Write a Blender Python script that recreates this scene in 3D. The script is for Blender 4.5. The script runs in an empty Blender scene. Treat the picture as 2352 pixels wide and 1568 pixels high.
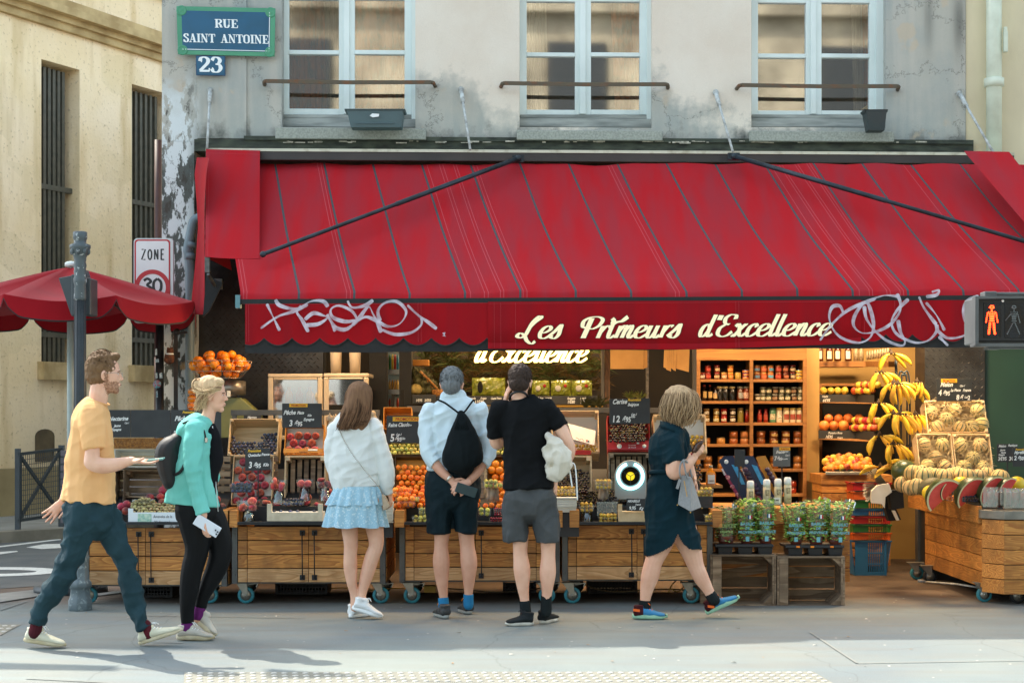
import bpy,bmesh,math,random
from mathutils import Vector,Matrix,noise
R=math.radians
scene=bpy.context.scene
COL=scene.collection
# ----- camera, light
FPX,CX,HY,EH=3789.0,1176.0,950.0,1.48
cam=bpy.data.cameras.new('camera');camo=bpy.data.objects.new('camera',cam);COL.objects.link(camo)
camo.location=(0,0,EH);camo.rotation_euler=(R(90),0,0)
cam.sensor_width=36;cam.lens=58.0;cam.shift_y=(HY-784)/2352.0
cam.clip_start=0.1;cam.clip_end=600
scene.camera=camo
scene.view_settings.view_transform='Standard';scene.view_settings.look='None'
scene.view_settings.exposure=1.85;scene.view_settings.gamma=1.0
SUN_TO=Vector((0.52,-0.62,-1.0)).normalized()
w=bpy.data.worlds.new('World');scene.world=w;w.use_nodes=True
nt=w.node_tree;bg=nt.nodes['Background']
sky=nt.nodes.new('ShaderNodeTexSky');sky.sky_type='NISHITA';sky.sun_disc=False
d=-SUN_TO
sky.sun_elevation=math.asin(d.z);sky.sun_rotation=math.atan2(d.x,d.y)
sky.dust_density=2.0
hsv=nt.nodes.new('ShaderNodeHueSaturation');hsv.inputs['Saturation'].default_value=.62;hsv.inputs['Hue'].default_value=.475
nt.links.new(sky.outputs[0],hsv.inputs['Color']);nt.links.new(hsv.outputs[0],bg.inputs[0]);bg.inputs[1].default_value=0.15
sl=bpy.data.lights.new('sun','SUN');sl.energy=2.1;sl.angle=R(0.53);sl.color=(1.0,0.93,0.8)
so=bpy.data.objects.new('sun',sl);COL.objects.link(so);so.rotation_euler=SUN_TO.to_track_quat('-Z','Y').to_euler()
so.location=(-5,20,20)
# ----- helpers
def P(x,y,Y):return Vector(((x-CX)*Y/FPX,Y,EH+(HY-y)*Y/FPX))
def hexc(h):
 h=h.lstrip('#');c=[int(h[i:i+2],16)/255 for i in (0,2,4)]
 return tuple([x/12.92 if x<=.04045 else ((x+.055)/1.055)**2.4 for x in c]+[1.0])
_m={}
def N(nt,t,**k):
 n=nt.nodes.new(t)
 for a,v in k.items():
  if a.startswith('i_'):n.inputs[a[2:].replace('_',' ')].default_value=v
  else:setattr(n,a,v)
 return n
def mixc(nt,fac,a,b,blend='MIX'):
 m=N(nt,'ShaderNodeMix',data_type='RGBA',blend_type=blend)
 L=nt.links.new
 for idx,v in ((0,fac),(6,a),(7,b)):
  if hasattr(v,'links'):L(v,m.inputs[idx])
  elif v is not None:m.inputs[idx].default_value=v
 return m.outputs[2]
def coords(nt,stretch=(1,1,1),use_rnd=False,off=17.0):
 tc=N(nt,'ShaderNodeTexCoord');mp=N(nt,'ShaderNodeMapping');mp.inputs['Scale'].default_value=stretch
 nt.links.new(tc.outputs['Object'],mp.inputs['Vector'])
 if use_rnd:
  at=N(nt,'ShaderNodeAttribute',attribute_name='rnd')
  ml=N(nt,'ShaderNodeVectorMath',operation='SCALE');ml.inputs[0].default_value=(off,off*.7,off*1.3)
  nt.links.new(at.outputs['Fac'],ml.inputs['Scale'])
  nt.links.new(ml.outputs[0],mp.inputs['Location'])
 return mp.outputs[0]
def ramp(nt,fac,stops):
 r=N(nt,'ShaderNodeValToRGB');e=r.color_ramp.elements
 while len(e)>1:e.remove(e[-1])
 e[0].position=stops[0][0];e[0].color=stops[0][1]
 for p,c in stops[1:]:
  x=e.new(p);x.color=c
 nt.links.new(fac,r.inputs[0]);return r.outputs[0]
G=lambda v:(v,v,v,1)
def mat(name,c1,c2=None,scale=6,rough=.65,bump=0,bscale=60,metal=0,stretch=(1,1,1),detail=4,rnd=False,orand=0.0,
emis=0,emc=None,coat=0,trans=0,spec=.5,lo=.35,hi=.65,sheen=0,bdist=.004,sss=0):
 if name in _m:return _m[name]
 m=bpy.data.materials.new(name);m.use_nodes=True ;_m[name]=m
 nt=m.node_tree;b=nt.nodes['Principled BSDF'];L=nt.links.new
 c1=hexc(c1) if isinstance(c1,str) else c1;c2=hexc(c2) if isinstance(c2,str) else c2
 b.inputs['Base Color'].default_value=c1
 b.inputs['Roughness'].default_value=rough;b.inputs['Metallic'].default_value=metal
 b.inputs['Specular IOR Level'].default_value=spec
 if coat:b.inputs['Coat Weight'].default_value=coat;b.inputs['Coat Roughness'].default_value=.15
 if sheen:b.inputs['Sheen Weight'].default_value=sheen
 if sss:b.inputs['Subsurface Weight'].default_value=sss;b.inputs['Subsurface Radius'].default_value=(.01,.004,.002)
 out=None
 if c2 is not None:
  v=coords(nt,stretch,rnd)
  n=N(nt,'ShaderNodeTexNoise',i_Scale=scale,i_Detail=detail);L(v,n.inputs['Vector'])
  f=ramp(nt,n.outputs[0],[(lo,G(0)),(hi,G(1))])
  out=mixc(nt,f,c1,c2)
 if rnd or orand:
  if rnd:
   at=N(nt,'ShaderNodeAttribute',attribute_name='rnd');src=at.outputs['Fac'];amt=.35
  else:
   at=N(nt,'ShaderNodeObjectInfo');src=at.outputs['Random'];amt=orand
  h=N(nt,'ShaderNodeHueSaturation')
  mr=N(nt,'ShaderNodeMapRange');mr.inputs['To Min'].default_value=1-amt;mr.inputs['To Max'].default_value=1+amt
  L(src,mr.inputs['Value']);L(mr.outputs[0],h.inputs['Value'])
  if orand:
   mh=N(nt,'ShaderNodeMapRange');mh.inputs['To Min'].default_value=.5-orand*.09;mh.inputs['To Max'].default_value=.5+orand*.09
   fr=N(nt,'ShaderNodeMath',operation='FRACT');mu=N(nt,'ShaderNodeMath',operation='MULTIPLY');mu.inputs[1].default_value=7.31
   L(src,mu.inputs[0]);L(mu.outputs[0],fr.inputs[0]);L(fr.outputs[0],mh.inputs['Value']);L(mh.outputs[0],h.inputs['Hue'])
  if out is None:h.inputs['Color'].default_value=c1
  else:L(out,h.inputs['Color'])
  out=h.outputs[0]
 if out is not None:L(out,b.inputs['Base Color'])
 if bump:
  v=coords(nt,stretch,rnd)
  n2=N(nt,'ShaderNodeTexNoise',i_Scale=bscale,i_Detail=3.0);L(v,n2.inputs['Vector'])
  bp=N(nt,'ShaderNodeBump',i_Strength=bump,i_Distance=bdist);L(n2.outputs[0],bp.inputs['Height']);L(bp.outputs[0],b.inputs['Normal'])
 if emis:
  b.inputs['Emission Strength'].default_value=emis
  b.inputs['Emission Color'].default_value=hexc(emc) if emc else c1
 return m
def wood(name,light,dark,ring=14,along=0,rough=.6,orand=0,dirt=None,grain=1.0):
 """flame grained planks; along = axis of the grain"""
 if name in _m:return _m[name]
 m=bpy.data.materials.new(name);m.use_nodes=True ;_m[name]=m
 nt=m.node_tree;b=nt.nodes['Principled BSDF'];L=nt.links.new
 st=[8.5,8.5,8.5];st[along]=1.1
 v=coords(nt,tuple(st),True)
 n=N(nt,'ShaderNodeTexNoise',i_Scale=1.0,i_Detail=1.5);L(v,n.inputs['Vector'])
 mu=N(nt,'ShaderNodeMath',operation='MULTIPLY');mu.inputs[1].default_value=ring;L(n.outputs[0],mu.inputs[0])
 fr=N(nt,'ShaderNodeMath',operation='FRACT');L(mu.outputs[0],fr.inputs[0])
 f=ramp(nt,fr.outputs[0],[(0,G(0)),(.72,G(.75*grain)),(.9,G(1*grain)),(1,G(0))])
 c=mixc(nt,f,hexc(light),hexc(dark))
 st2=[90,90,90];st2[along]=3
 v2=coords(nt,tuple(st2),True)
 n2=N(nt,'ShaderNodeTexNoise',i_Scale=1.0,i_Detail=2.0);L(v2,n2.inputs['Vector'])
 c=mixc(nt,.35,c,ramp(nt,n2.outputs[0],[(.3,G(.35)),(.7,G(1))]),'MULTIPLY')
 if dirt:
  v3=coords(nt,(1,1,1),True);n3=N(nt,'ShaderNodeTexNoise',i_Scale=7.0,i_Detail=5.0);L(v3,n3.inputs['Vector'])
  c=mixc(nt,ramp(nt,n3.outputs[0],[(.48,G(0)),(.72,G(.7))]),c,hexc(dirt))
 at=N(nt,'ShaderNodeAttribute',attribute_name='rnd');h=N(nt,'ShaderNodeHueSaturation')
 mr=N(nt,'ShaderNodeMapRange');mr.inputs['To Min'].default_value=.78;mr.inputs['To Max'].default_value=1.2
 L(at.outputs['Fac'],mr.inputs['Value']);L(mr.outputs[0],h.inputs['Value']);L(c,h.inputs['Color'])
 L(h.outputs[0],b.inputs['Base Color']);b.inputs['Roughness'].default_value=rough
 bp=N(nt,'ShaderNodeBump',i_Strength=.35,i_Distance=.002);L(n2.outputs[0],bp.inputs['Height']);L(bp.outputs[0],b.inputs['Normal'])
 return m
def clearmat(name,tint='#ffffff',amt=.25,rough=.06):
 """thin clear plastic or glass: mostly transparent with a glossy film"""
 if name in _m:return _m[name]
 m=bpy.data.materials.new(name);m.use_nodes=True ;_m[name]=m;nt=m.node_tree;nt.nodes.clear();L=nt.links.new
 o=N(nt,'ShaderNodeOutputMaterial');t=N(nt,'ShaderNodeBsdfTransparent');g=N(nt,'ShaderNodeBsdfGlossy')
 g.inputs['Color'].default_value=hexc(tint);g.inputs['Roughness'].default_value=rough
 t.inputs[0].default_value=(.93,.95,.95,1)
 fr=N(nt,'ShaderNodeFresnel',i_IOR=1.5);ad=N(nt,'ShaderNodeMath',operation='ADD');ad.use_clamp=True ;ad.inputs[1].default_value=amt
 L(fr.outputs[0],ad.inputs[0]);mx=N(nt,'ShaderNodeMixShader');L(ad.outputs[0],mx.inputs[0]);L(t.outputs[0],mx.inputs[1]);L(g.outputs[0],mx.inputs[2])
 L(mx.outputs[0],o.inputs[0]);return m
def tag(o,label=None,cat=None,group=None,kind=None):
 if label:o['label']=label
 if cat:o['category']=cat
 if group:o['group']=group
 if kind:o['kind']=kind
 return o
def thing(name,label,cat,loc=(0,0,0),group=None,rot=(0,0,0)):
 o=bpy.data.objects.new(name,None);COL.objects.link(o);o.location=loc;o.rotation_euler=rot
 o.empty_display_size=.1
 return tag(o,label,cat,group)
rr=random.Random(7)
class MB:
 """collects shapes; build() links them as ONE mesh object"""
 def __init__(s):s.v=[];s.f=[];s.mi=[];s.r=[];s.cur=0;s.sm=[];s.smooth=False
 def add(s,vs,fs,rnd=None):
  b=len(s.v);rnd=rr.random() if rnd is None else rnd
  s.v+=[Vector(v) for v in vs];s.r+=[rnd]*len(vs)
  for f in fs:s.f.append([b+i for i in f]);s.mi.append(s.cur);s.sm.append(s.smooth)
  return s
 def box(s,x0,x1,y0,y1,z0,z1,rnd=None):
  return s.add([(x0,y0,z0),(x1,y0,z0),(x1,y1,z0),(x0,y1,z0),(x0,y0,z1),(x1,y0,z1),(x1,y1,z1),(x0,y1,z1)],
  [(0,3,2,1),(4,5,6,7),(0,1,5,4),(1,2,6,5),(2,3,7,6),(3,0,4,7)],rnd)
 def hexa(s,c,rnd=None):
  return s.add(c,[(0,3,2,1),(4,5,6,7),(0,1,5,4),(1,2,6,5),(2,3,7,6),(3,0,4,7)],rnd)
 def pbox(s,xl,xr,yt,yb,Y,dep,rnd=None):
  a=P(xl,yb,Y);b=P(xr,yt,Y);return s.box(a.x,b.x,Y,Y+dep,a.z,b.z,rnd)
 def obox(s,c,ax,ay,az,rnd=None):
  c=Vector(c);ax=Vector(ax);ay=Vector(ay);az=Vector(az)
  return s.hexa([c-ax-ay-az,c+ax-ay-az,c+ax+ay-az,c-ax+ay-az,c-ax-ay+az,c+ax-ay+az,c+ax+ay+az,c-ax+ay+az],rnd)
 def bar(s,p,q,wd,th,up=(0,0,1),rnd=None):
  p=Vector(p);q=Vector(q);t=(q-p);n=t.normalized();u=Vector(up)
  a=n.cross(u)
  if a.length<1e-3:a=n.cross(Vector((1,0,0)))
  a.normalize();b2=a.cross(n).normalized()
  return s.obox((p+q)/2,t/2,a*wd/2,b2*th/2,rnd)
 def tube(s,pts,r,n=8,caps=True,rnd=None,closed=False):
  pts=[Vector(p) for p in pts];k=len(pts);rs=r if isinstance(r,(list,tuple)) else [r]*k
  vs=[];fs=[];up=None
  for i,p in enumerate(pts):
   if closed:t=(pts[(i+1)%k]-pts[i-1])
   else:t=(pts[min(i+1,k-1)]-pts[max(i-1,0)])
   t.normalize()
   if up is None:
    up=Vector((0,0,1)) if abs(t.z)<.9 else Vector((0,1,0))
   a=t.cross(up)
   if a.length<1e-4:a=t.cross(Vector((1,0,0)))
   a.normalize();b=a.cross(t).normalized();up=b
   for j in range(n):
    an=2*math.pi*j/n;vs.append(p+(a*math.cos(an)+b*math.sin(an))*rs[i])
  m=k if closed else k-1
  for i in range(m):
   i2=(i+1)%k
   for j in range(n):fs.append((i*n+j,i*n+(j+1)%n,i2*n+(j+1)%n,i2*n+j))
  if caps and not closed:fs.append(tuple(range(n)));fs.append(tuple(reversed(range((k-1)*n,k*n))))
  o=s.smooth;s.smooth=True ;s.add(vs,fs,rnd);s.smooth=o;return s
 def lathe(s,c,prof,n=20,axis=(0,0,1),rnd=None,sx=1,cap=True):
  c=Vector(c);ax=Vector(axis).normalized();a=ax.orthogonal().normalized();b=ax.cross(a)
  vs=[];fs=[]
  for r,h in prof:
   for j in range(n):
    an=2*math.pi*j/n;vs.append(c+ax*h+(a*math.cos(an)+b*math.sin(an))*r)
  for i in range(len(prof)-1):
   for j in range(n):fs.append((i*n+j,i*n+(j+1)%n,(i+1)*n+(j+1)%n,(i+1)*n+j))
  if cap:
   if prof[0][0]>1e-5:fs.append(tuple(reversed(range(n))))
   if prof[-1][0]>1e-5:fs.append(tuple(range((len(prof)-1)*n,len(prof)*n)))
  o=s.smooth;s.smooth=True ;s.add(vs,fs,rnd);s.smooth=o;return s
 def ell(s,c,rad,n=10,m=7,rnd=None,rot=None,fn=None):
  vs=[];fs=[];c=Vector(c);rad=(rad,rad,rad) if not hasattr(rad,'__len__') else rad
  for i in range(m+1):
   th=math.pi*i/m
   for j in range(n):
    ph=2*math.pi*j/n
    q=Vector((math.sin(th)*math.cos(ph),math.sin(th)*math.sin(ph),math.cos(th)))
    if fn:q=fn(q,th,ph)
    q=Vector((q.x*rad[0],q.y*rad[1],q.z*rad[2]))
    if rot:q=rot@q
    vs.append(c+q)
  for i in range(m):
   for j in range(n):fs.append((i*n+j,(i+1)*n+j,(i+1)*n+(j+1)%n,i*n+(j+1)%n))
  o=s.smooth;s.smooth=True ;s.add(vs,fs,rnd);s.smooth=o;return s
 def quad(s,a,b,c,d,rnd=None):return s.add([a,b,c,d],[(0,1,2,3)],rnd)
 def prism(s,pts,n,th,rnd=None):
  n=Vector(n)*th;k=len(pts);pts=[Vector(p) for p in pts]
  fs=[tuple(reversed(range(k))),tuple(range(k,2*k))]+[(i,(i+1)%k,k+(i+1)%k,k+i) for i in range(k)]
  return s.add(pts+[p+n for p in pts],fs,rnd)
 def build(s,name,m,parent=None,loc=None,bevel=0,group=None,label=None,cat=None,kind=None,recalc=True,subsurf=0,origin=None):
  """parent given: verts are world coords (parent unrotated) unless loc='local'"""
  me=bpy.data.meshes.new(name)
  off=Vector((0,0,0))
  if parent is not None and loc!='local':off=Vector(parent.location)
  elif parent is None and loc!='local':
   if origin is not None:off=Vector(origin)
   elif s.v:
    xs=[v.x for v in s.v];ys=[v.y for v in s.v];off=Vector(((min(xs)+max(xs))/2,(min(ys)+max(ys))/2,min(v.z for v in s.v)))
  me.from_pydata([v-off for v in s.v],[],s.f)
  ms=m if isinstance(m,(list,tuple)) else [m]
  for x in ms:me.materials.append(x)
  if len(ms)>1:me.polygons.foreach_set('material_index',s.mi)
  me.polygons.foreach_set('use_smooth',s.sm)
  at=me.attributes.new('rnd','FLOAT','POINT');at.data.foreach_set('value',s.r)
  if recalc and len(s.f)<60000:
   bm=bmesh.new();bm.from_mesh(me);bmesh.ops.recalc_face_normals(bm,faces=bm.faces);bm.to_mesh(me);bm.free()
  me.update()
  o=bpy.data.objects.new(name,me);COL.objects.link(o)
  if parent is not None:o.parent=parent
  else:o.location=off
  if bevel:
   b=o.modifiers.new('b','BEVEL');b.width=bevel;b.segments=2;b.limit_method='ANGLE';b.angle_limit=R(40)
  if subsurf:
   b=o.modifiers.new('s','SUBSURF');b.levels=subsurf;b.render_levels=subsurf
  return tag(o,label,cat,group,kind)
def struct(name,mb,m,**k):
 o=mb.build(name,m,**k);o['kind']='structure';return o
def inst(me,name,loc,rot=(0,0,0),sc=1,label=None,cat=None,group=None,parent=None):
 o=bpy.data.objects.new(name,me);COL.objects.link(o);o.location=loc;o.rotation_euler=rot
 o.scale=(sc,sc,sc) if not hasattr(sc,'__len__') else sc
 if parent is not None:o.parent=parent
 return tag(o,label,cat,group)
def mesh_of(mb,name,m):
 o=mb.build(name,m,loc='local');me=o.data;bpy.data.objects.remove(o);return me
def spline(pts,per=6,closed=False):
 pts=[tuple(p) for p in pts];n=len(pts);out=[];dim=len(pts[0])
 if n<3 and not closed:per=max(per,2)
 rng=n if closed else n-1
 for i in range(rng):
  if closed:p=[pts[(i+k)%n] for k in (-1,0,1,2)]
  else:p=[pts[max(i-1,0)],pts[i],pts[i+1],pts[min(i+2,n-1)]]
  for k in range(per):
   t=k/per
   out.append(tuple(.5*(2*p[1][d]+(p[2][d]-p[0][d])*t+(2*p[0][d]-5*p[1][d]+4*p[2][d]-p[3][d])*t*t+(3*p[1][d]-p[0][d]-3*p[2][d]+p[3][d])*t**3) for d in range(dim)))
 if not closed:out.append(pts[-1])
 return out
 # ---- writing
_tc={}
def text_mb(mb,s,org,h,u=(1,0,0),v=(0,0,1),n=(0,-1,0),shear=0,bold=0,align='L',th=.0015,sx=1.0):
 """adds flat lettering of cap height h at org, along u, up v, raised th along n"""
 key=(s,shear,bold)
 if key not in _tc:
  cu=bpy.data.curves.new('t','FONT');cu.body=s;cu.size=1;cu.shear=shear;cu.offset=bold;cu.resolution_u=3
  o=bpy.data.objects.new('t',cu);COL.objects.link(o)
  me=o.to_mesh();vs=[tuple(x.co) for x in me.vertices];fs=[tuple(p.vertices) for p in me.polygons];o.to_mesh_clear()
  bpy.data.objects.remove(o);bpy.data.curves.remove(cu);_tc[key]=(vs,fs)
 vs,fs=_tc[key]
 if not vs:return mb
 k=h/.72;xs=[p[0] for p in vs];w=(max(xs))*k*sx
 ox={'L':0,'C':-w/2,'R':-w}[align]
 u=Vector(u);v=Vector(v);n=Vector(n);org=Vector(org)
 mb.add([org+u*(p[0]*k*sx+ox)+v*(p[1]*k)+n*th for p in vs],fs);return mb
def nib_mb(mb,strokes,org,h,u,v,n,a=.24,b=.07,th=.002,shear=0,per=8,rnd=None):
 """strokes of a broad nib (a wide, b tall); stroke = ('l'|'s', [(x,y)...]) in units of h"""
 u=Vector(u);v=Vector(v);n=Vector(n);org=Vector(org);lay=0
 for st in strokes:
  kind,pts=st[0],st[1];sc=st[2] if len(st)>2 else 1.0
  q=spline(pts,per) if kind=='s' else pts
  vs=[];k=len(q)
  for i,p in enumerate(q):
   t=Vector((q[min(i+1,k-1)][0]-q[max(i-1,0)][0],q[min(i+1,k-1)][1]-q[max(i-1,0)][1]))
   t=t.normalized() if t.length>1e-6 else Vector((1,0))
   w2=math.sqrt((a*t.y)**2+(b*t.x)**2)/2*sc
   nx,ny=-t.y*w2,t.x*w2
   lay+=1;o=n*(th+lay*2e-5)
   for sg in (1,-1):
    X=p[0]+sg*nx;Y=p[1]+sg*ny;X+=Y*shear
    vs.append(org+u*(X*h)+v*(Y*h)+o)
  mb.add(vs,[(2*i,2*i+1,2*i+3,2*i+2) for i in range(k-1)],rnd)
 return mb
 # ----- SETTING
SX,SYY=SUN_TO.x/-SUN_TO.z,SUN_TO.y/-SUN_TO.z
YW=lambda X:14.6+.035*X
def FP(x,y,off=0):
 Y=14.6
 for _ in range(4):Y=YW((x-CX)*Y/FPX)-off
 return P(x,y,Y)
def fbox(mb,xl,xr,yt,yb,off,dep,rnd=None):
 a=FP(xl,yb,off);b=FP(xr,yt,off);zc=FP((xl+xr)/2,yb,off).z;zt=FP((xl+xr)/2,yt,off).z
 def c(p,z,d):return Vector((p.x,p.y+d,z))
 return mb.hexa([c(a,zc,0),c(b,zc,0),c(b,zc,dep),c(a,zc,dep),c(a,zt,0),c(b,zt,0),c(b,zt,dep),c(a,zt,dep)],rnd)
def mat_asphalt():
 m=bpy.data.materials.new('asphalt');m.use_nodes=True ;nt=m.node_tree;b=nt.nodes['Principled BSDF'];L=nt.links.new
 v=coords(nt)
 n1=N(nt,'ShaderNodeTexNoise',i_Scale=.7,i_Detail=6.0);L(v,n1.inputs['Vector'])
 n2=N(nt,'ShaderNodeTexNoise',i_Scale=160.0,i_Detail=2.0);L(v,n2.inputs['Vector'])
 v3=coords(nt,(.8,5,1));n3=N(nt,'ShaderNodeTexNoise',i_Scale=1.2,i_Detail=5.0);L(v3,n3.inputs['Vector'])
 c=mixc(nt,ramp(nt,n1.outputs[0],[(.35,G(0)),(.65,G(1))]),hexc('#737e80'),hexc('#868e88'))
 c=mixc(nt,ramp(nt,n3.outputs[0],[(.42,G(0)),(.7,G(.4))]),c,hexc('#7d7468'))
 c=mixc(nt,.55,c,ramp(nt,n2.outputs[0],[(.3,G(.45)),(.7,G(1.0))]),'MULTIPLY')
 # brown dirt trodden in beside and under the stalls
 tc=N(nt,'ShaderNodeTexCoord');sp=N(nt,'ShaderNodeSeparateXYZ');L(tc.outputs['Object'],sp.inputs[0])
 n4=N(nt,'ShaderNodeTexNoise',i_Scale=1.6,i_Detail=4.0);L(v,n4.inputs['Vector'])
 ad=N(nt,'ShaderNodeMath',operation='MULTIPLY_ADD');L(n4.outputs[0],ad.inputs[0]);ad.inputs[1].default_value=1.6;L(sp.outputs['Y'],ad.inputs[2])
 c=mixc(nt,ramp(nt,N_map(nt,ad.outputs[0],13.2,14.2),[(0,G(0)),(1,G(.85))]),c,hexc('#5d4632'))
 vo=N(nt,'ShaderNodeTexVoronoi',i_Scale=5.0);L(v,vo.inputs['Vector'])
 c=mixc(nt,ramp(nt,vo.outputs['Distance'],[(.03,G(.8)),(.055,G(0))]),c,hexc('#c9c4b4'))
 ve=N(nt,'ShaderNodeTexVoronoi',i_Scale=.55,feature='DISTANCE_TO_EDGE');dv=N(nt,'ShaderNodeVectorMath',operation='MULTIPLY_ADD');L(n1.outputs['Color'],dv.inputs[0]);dv.inputs[1].default_value=(.9,.9,0);L(v,dv.inputs[2]);L(dv.outputs[0],ve.inputs['Vector'])
 c=mixc(nt,ramp(nt,ve.outputs['Distance'],[(.0012,G(.5)),(.004,G(0))]),c,hexc('#565a58'))
 L(c,b.inputs['Base Color']);b.inputs['Roughness'].default_value=.8
 bp=N(nt,'ShaderNodeBump',i_Strength=.5,i_Distance=.004);L(n2.outputs[0],bp.inputs['Height']);L(bp.outputs[0],b.inputs['Normal'])
 return m
def N_map(nt,s,a,b_):
 r=N(nt,'ShaderNodeMapRange');r.inputs['From Min'].default_value=a;r.inputs['From Max'].default_value=b_
 nt.links.new(s,r.inputs['Value']);return r.outputs[0]
M_asph=mat_asphalt()
g=MB();g.add([(-150,-60,0),(150,-60,0),(150,200,0),(-150,200,0)],[(0,1,2,3)])
struct('street_ground',g,M_asph,origin=(0,0,0))
# side street carriageway seen on the left, its kerb and pavement
M_road=mat('side_street_asphalt','#4a4f50','#5a5c5a',scale=3,rough=.85,bump=.4,bscale=150)
g=MB();a=P(-400,1560,1);
def gp(x,y,z=0):
 Y=FPX*(EH-z)/(y-HY);return Vector(((x-CX)*Y/FPX,Y,z))
g.add([gp(-500,1385,.004),gp(130,1342,.004),gp(330,1330,.004),gp(390,1200,.004),gp(-500,1245,.004)],[(0,1,2,3,4)])
struct('side_street_road',g,M_road,origin=(0,0,0))
M_kerb=mat('kerb_stone','#8b8577','#6d685c',scale=4,rough=.8,bump=.3)
M_pave=mat('pavement_grey','#8f8f88','#77766f',scale=2,rough=.85,bump=.3)
g=MB()
k1,k2,k3=gp(-400,1272),gp(150,1238),gp(420,1205)
up=Vector((0,0,.13));bk=Vector((0,9,0))
g.cur=0
for p,q in ((k1,k2),(k2,k3)):
 g.hexa([p,q,q+Vector((0,.28,0)),p+Vector((0,.28,0)),p+up,q+up,q+up+Vector((0,.28,0)),p+up+Vector((0,.28,0))])
struct('kerb',g,M_kerb,origin=(0,0,0))
g=MB()
for p,q in ((k1,k2),(k2,k3)):
 e=Vector((0,.29,.12));g.quad(p+e,q+e,q+e+bk,p+e+bk)
struct('pavement',g,M_pave,origin=(0,0,0))
M_line=mat('road_paint','#d6d6cf','#a9aaa4',scale=25,rough=.7,lo=.45,hi=.8)
g=MB()
c=gp(-15,1312,.008);ring=[]
for i in range(33):
 ring.append(2*math.pi*i/32)
vs=[]
for an in ring:vs+=[c+Vector((math.cos(an)*.62,math.sin(an)*.46,0)),c+Vector((math.cos(an)*.4,math.sin(an)*.2,0))]
g.add(vs,[(2*i,2*i+1,2*i+3,2*i+2) for i in range(32)])
g.quad(gp(-20,1268,.008),gp(0,1272,.008),gp(42,1266,.008),gp(38,1264,.008))
g.add([gp(60,1256,.008),gp(95,1260,.008),gp(150,1257,.008),gp(140,1248,.008),gp(100,1249,.008)],[(0,1,2,3,4)])
g.quad(gp(-50,1262,.008),gp(-50,1259,.008),gp(140,1236,.008),gp(140,1239,.008))
struct('road_markings',g,M_line,origin=(0,0,0))
g=MB();g.quad(gp(-40,1388,.009),gp(95,1367,.009),gp(90,1352,.009),gp(-40,1366,.009));g.quad(gp(215,1368,.009),gp(330,1354,.009),gp(330,1350,.009),gp(215,1362,.009))
struct('crossing_slab',g,M_pave,origin=(0,0,0))
# tactile paving strip with studs along the bottom of the picture, a second one at far left
M_tac=mat('tactile_paving','#848275','#78766a',scale=8,rough=.8)
M_stud=mat('tactile_stud','#b3b1a8',None,rough=.6)
def tactile(pts,nx,rows,name):
 g=MB();A,B,C,D=pts
 g.quad(A,B,C,D);g.cur=1
 for j in range(rows):
  for i in range(nx):
   s=(i+.5+(.5 if j%2 else 0)*0)/nx;t=(j+.5)/rows
   p=(A.lerp(B,s)).lerp(D.lerp(C,s),t)
   g.lathe(p,[(.019,0),(.019,.002),(.012,.005),(0,.006)],n=8,cap=False)
 return struct(name,g,[M_tac,M_stud],origin=(0,0,0))
tactile([gp(415,1640,.004),gp(2040,1640,.004),gp(1868,1541,.004),gp(424,1542,.004)],60,14,'tactile_paving')
tactile([gp(-60,1460,.004),gp(-3,1460,.004),gp(48,1433,.004),gp(-60,1433,.004)],5,4,'tactile_paving')
# thin joint lines in the road surface
g=MB()
M_joint=mat('road_joint','#7f817b',None,rough=.9)
def seam(mb,pts,wd,z=.006):
 for p,q in zip(pts[:-1],pts[1:]):
  a=gp(p[0],p[1],z);b=gp(q[0],q[1],z);t=(b-a).normalized();n=Vector((-t.y,t.x,0))*wd/2
  mb.quad(a-n,b-n,b+n,a+n)
seam(g,[(330,1412),(700,1418)],.02);seam(g,[(1860,1450),(1968,1521),(2352,1515)],.015);seam(g,[(0,1400),(60,1380)],.02)
seam(g,[(350,1473),(420,1474)],.02)
seam(g,[(60,1556),(260,1566)],.02)
struct('road_joints',g,M_joint,origin=(0,0,0))
# litter on the street: scattered scraps
# unseen cable and flat panels added above the street to shadow the foreground
M_shpanel=mat('shadow_panel_cloth','#8a2030',rough=.9);cbl=thing('shadow_cable','unseen cable with flat panels added over the street to cast shadows','cable',(0,13.5,6))
def sky_p(x,y,h=6.0):p=gp(x,y);return Vector((p.x-SX*h,p.y-SYY*h,h))
g=MB();g.tube([sky_p(-2500,1470),sky_p(-60,1519),sky_p(270,1534),sky_p(700,1551),sky_p(1500,1590)],.012,6);g.build('wire',M_joint,cbl)
for pts in (((-60,1519),(-60,1535),(268,1540),(268,1528)),((612,1534),(612,1557),(700,1559),(852,1552))):
 g=MB();g.prism([sky_p(x,y) for x,y in pts],(0,0,1),.01);g.build('shadow_panel',M_shpanel,cbl)
sc=mesh_of(MB().add([(-.02,-.01,0),(.02,-.012,.003),(.025,.01,.001),(-.015,.012,.006)],[(0,1,2,3)]),'scrap',mat('paper_scrap','#cfcabd'))
sc2=mesh_of(MB().add([(-.02,-.01,0),(.02,-.006,.006),(.025,.01,.003),(-.015,.007,.002)],[(0,1,2,3)]),'scrap',mat('brown_scrap','#8a6a45'))
q=random.Random(3)
for i in range(46):
 x=q.uniform(150,2300);y=q.uniform(1398,1530);p=gp(x,y,.004)
 inst(sc if q.random()<.55 else sc2,'litter_scrap',p,(q.uniform(-.2,.2),0,q.uniform(0,6)),q.uniform(.3,.8),'tiny scrap of litter lying loose on the grey asphalt','litter','scraps of litter on the asphalt')
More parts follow.
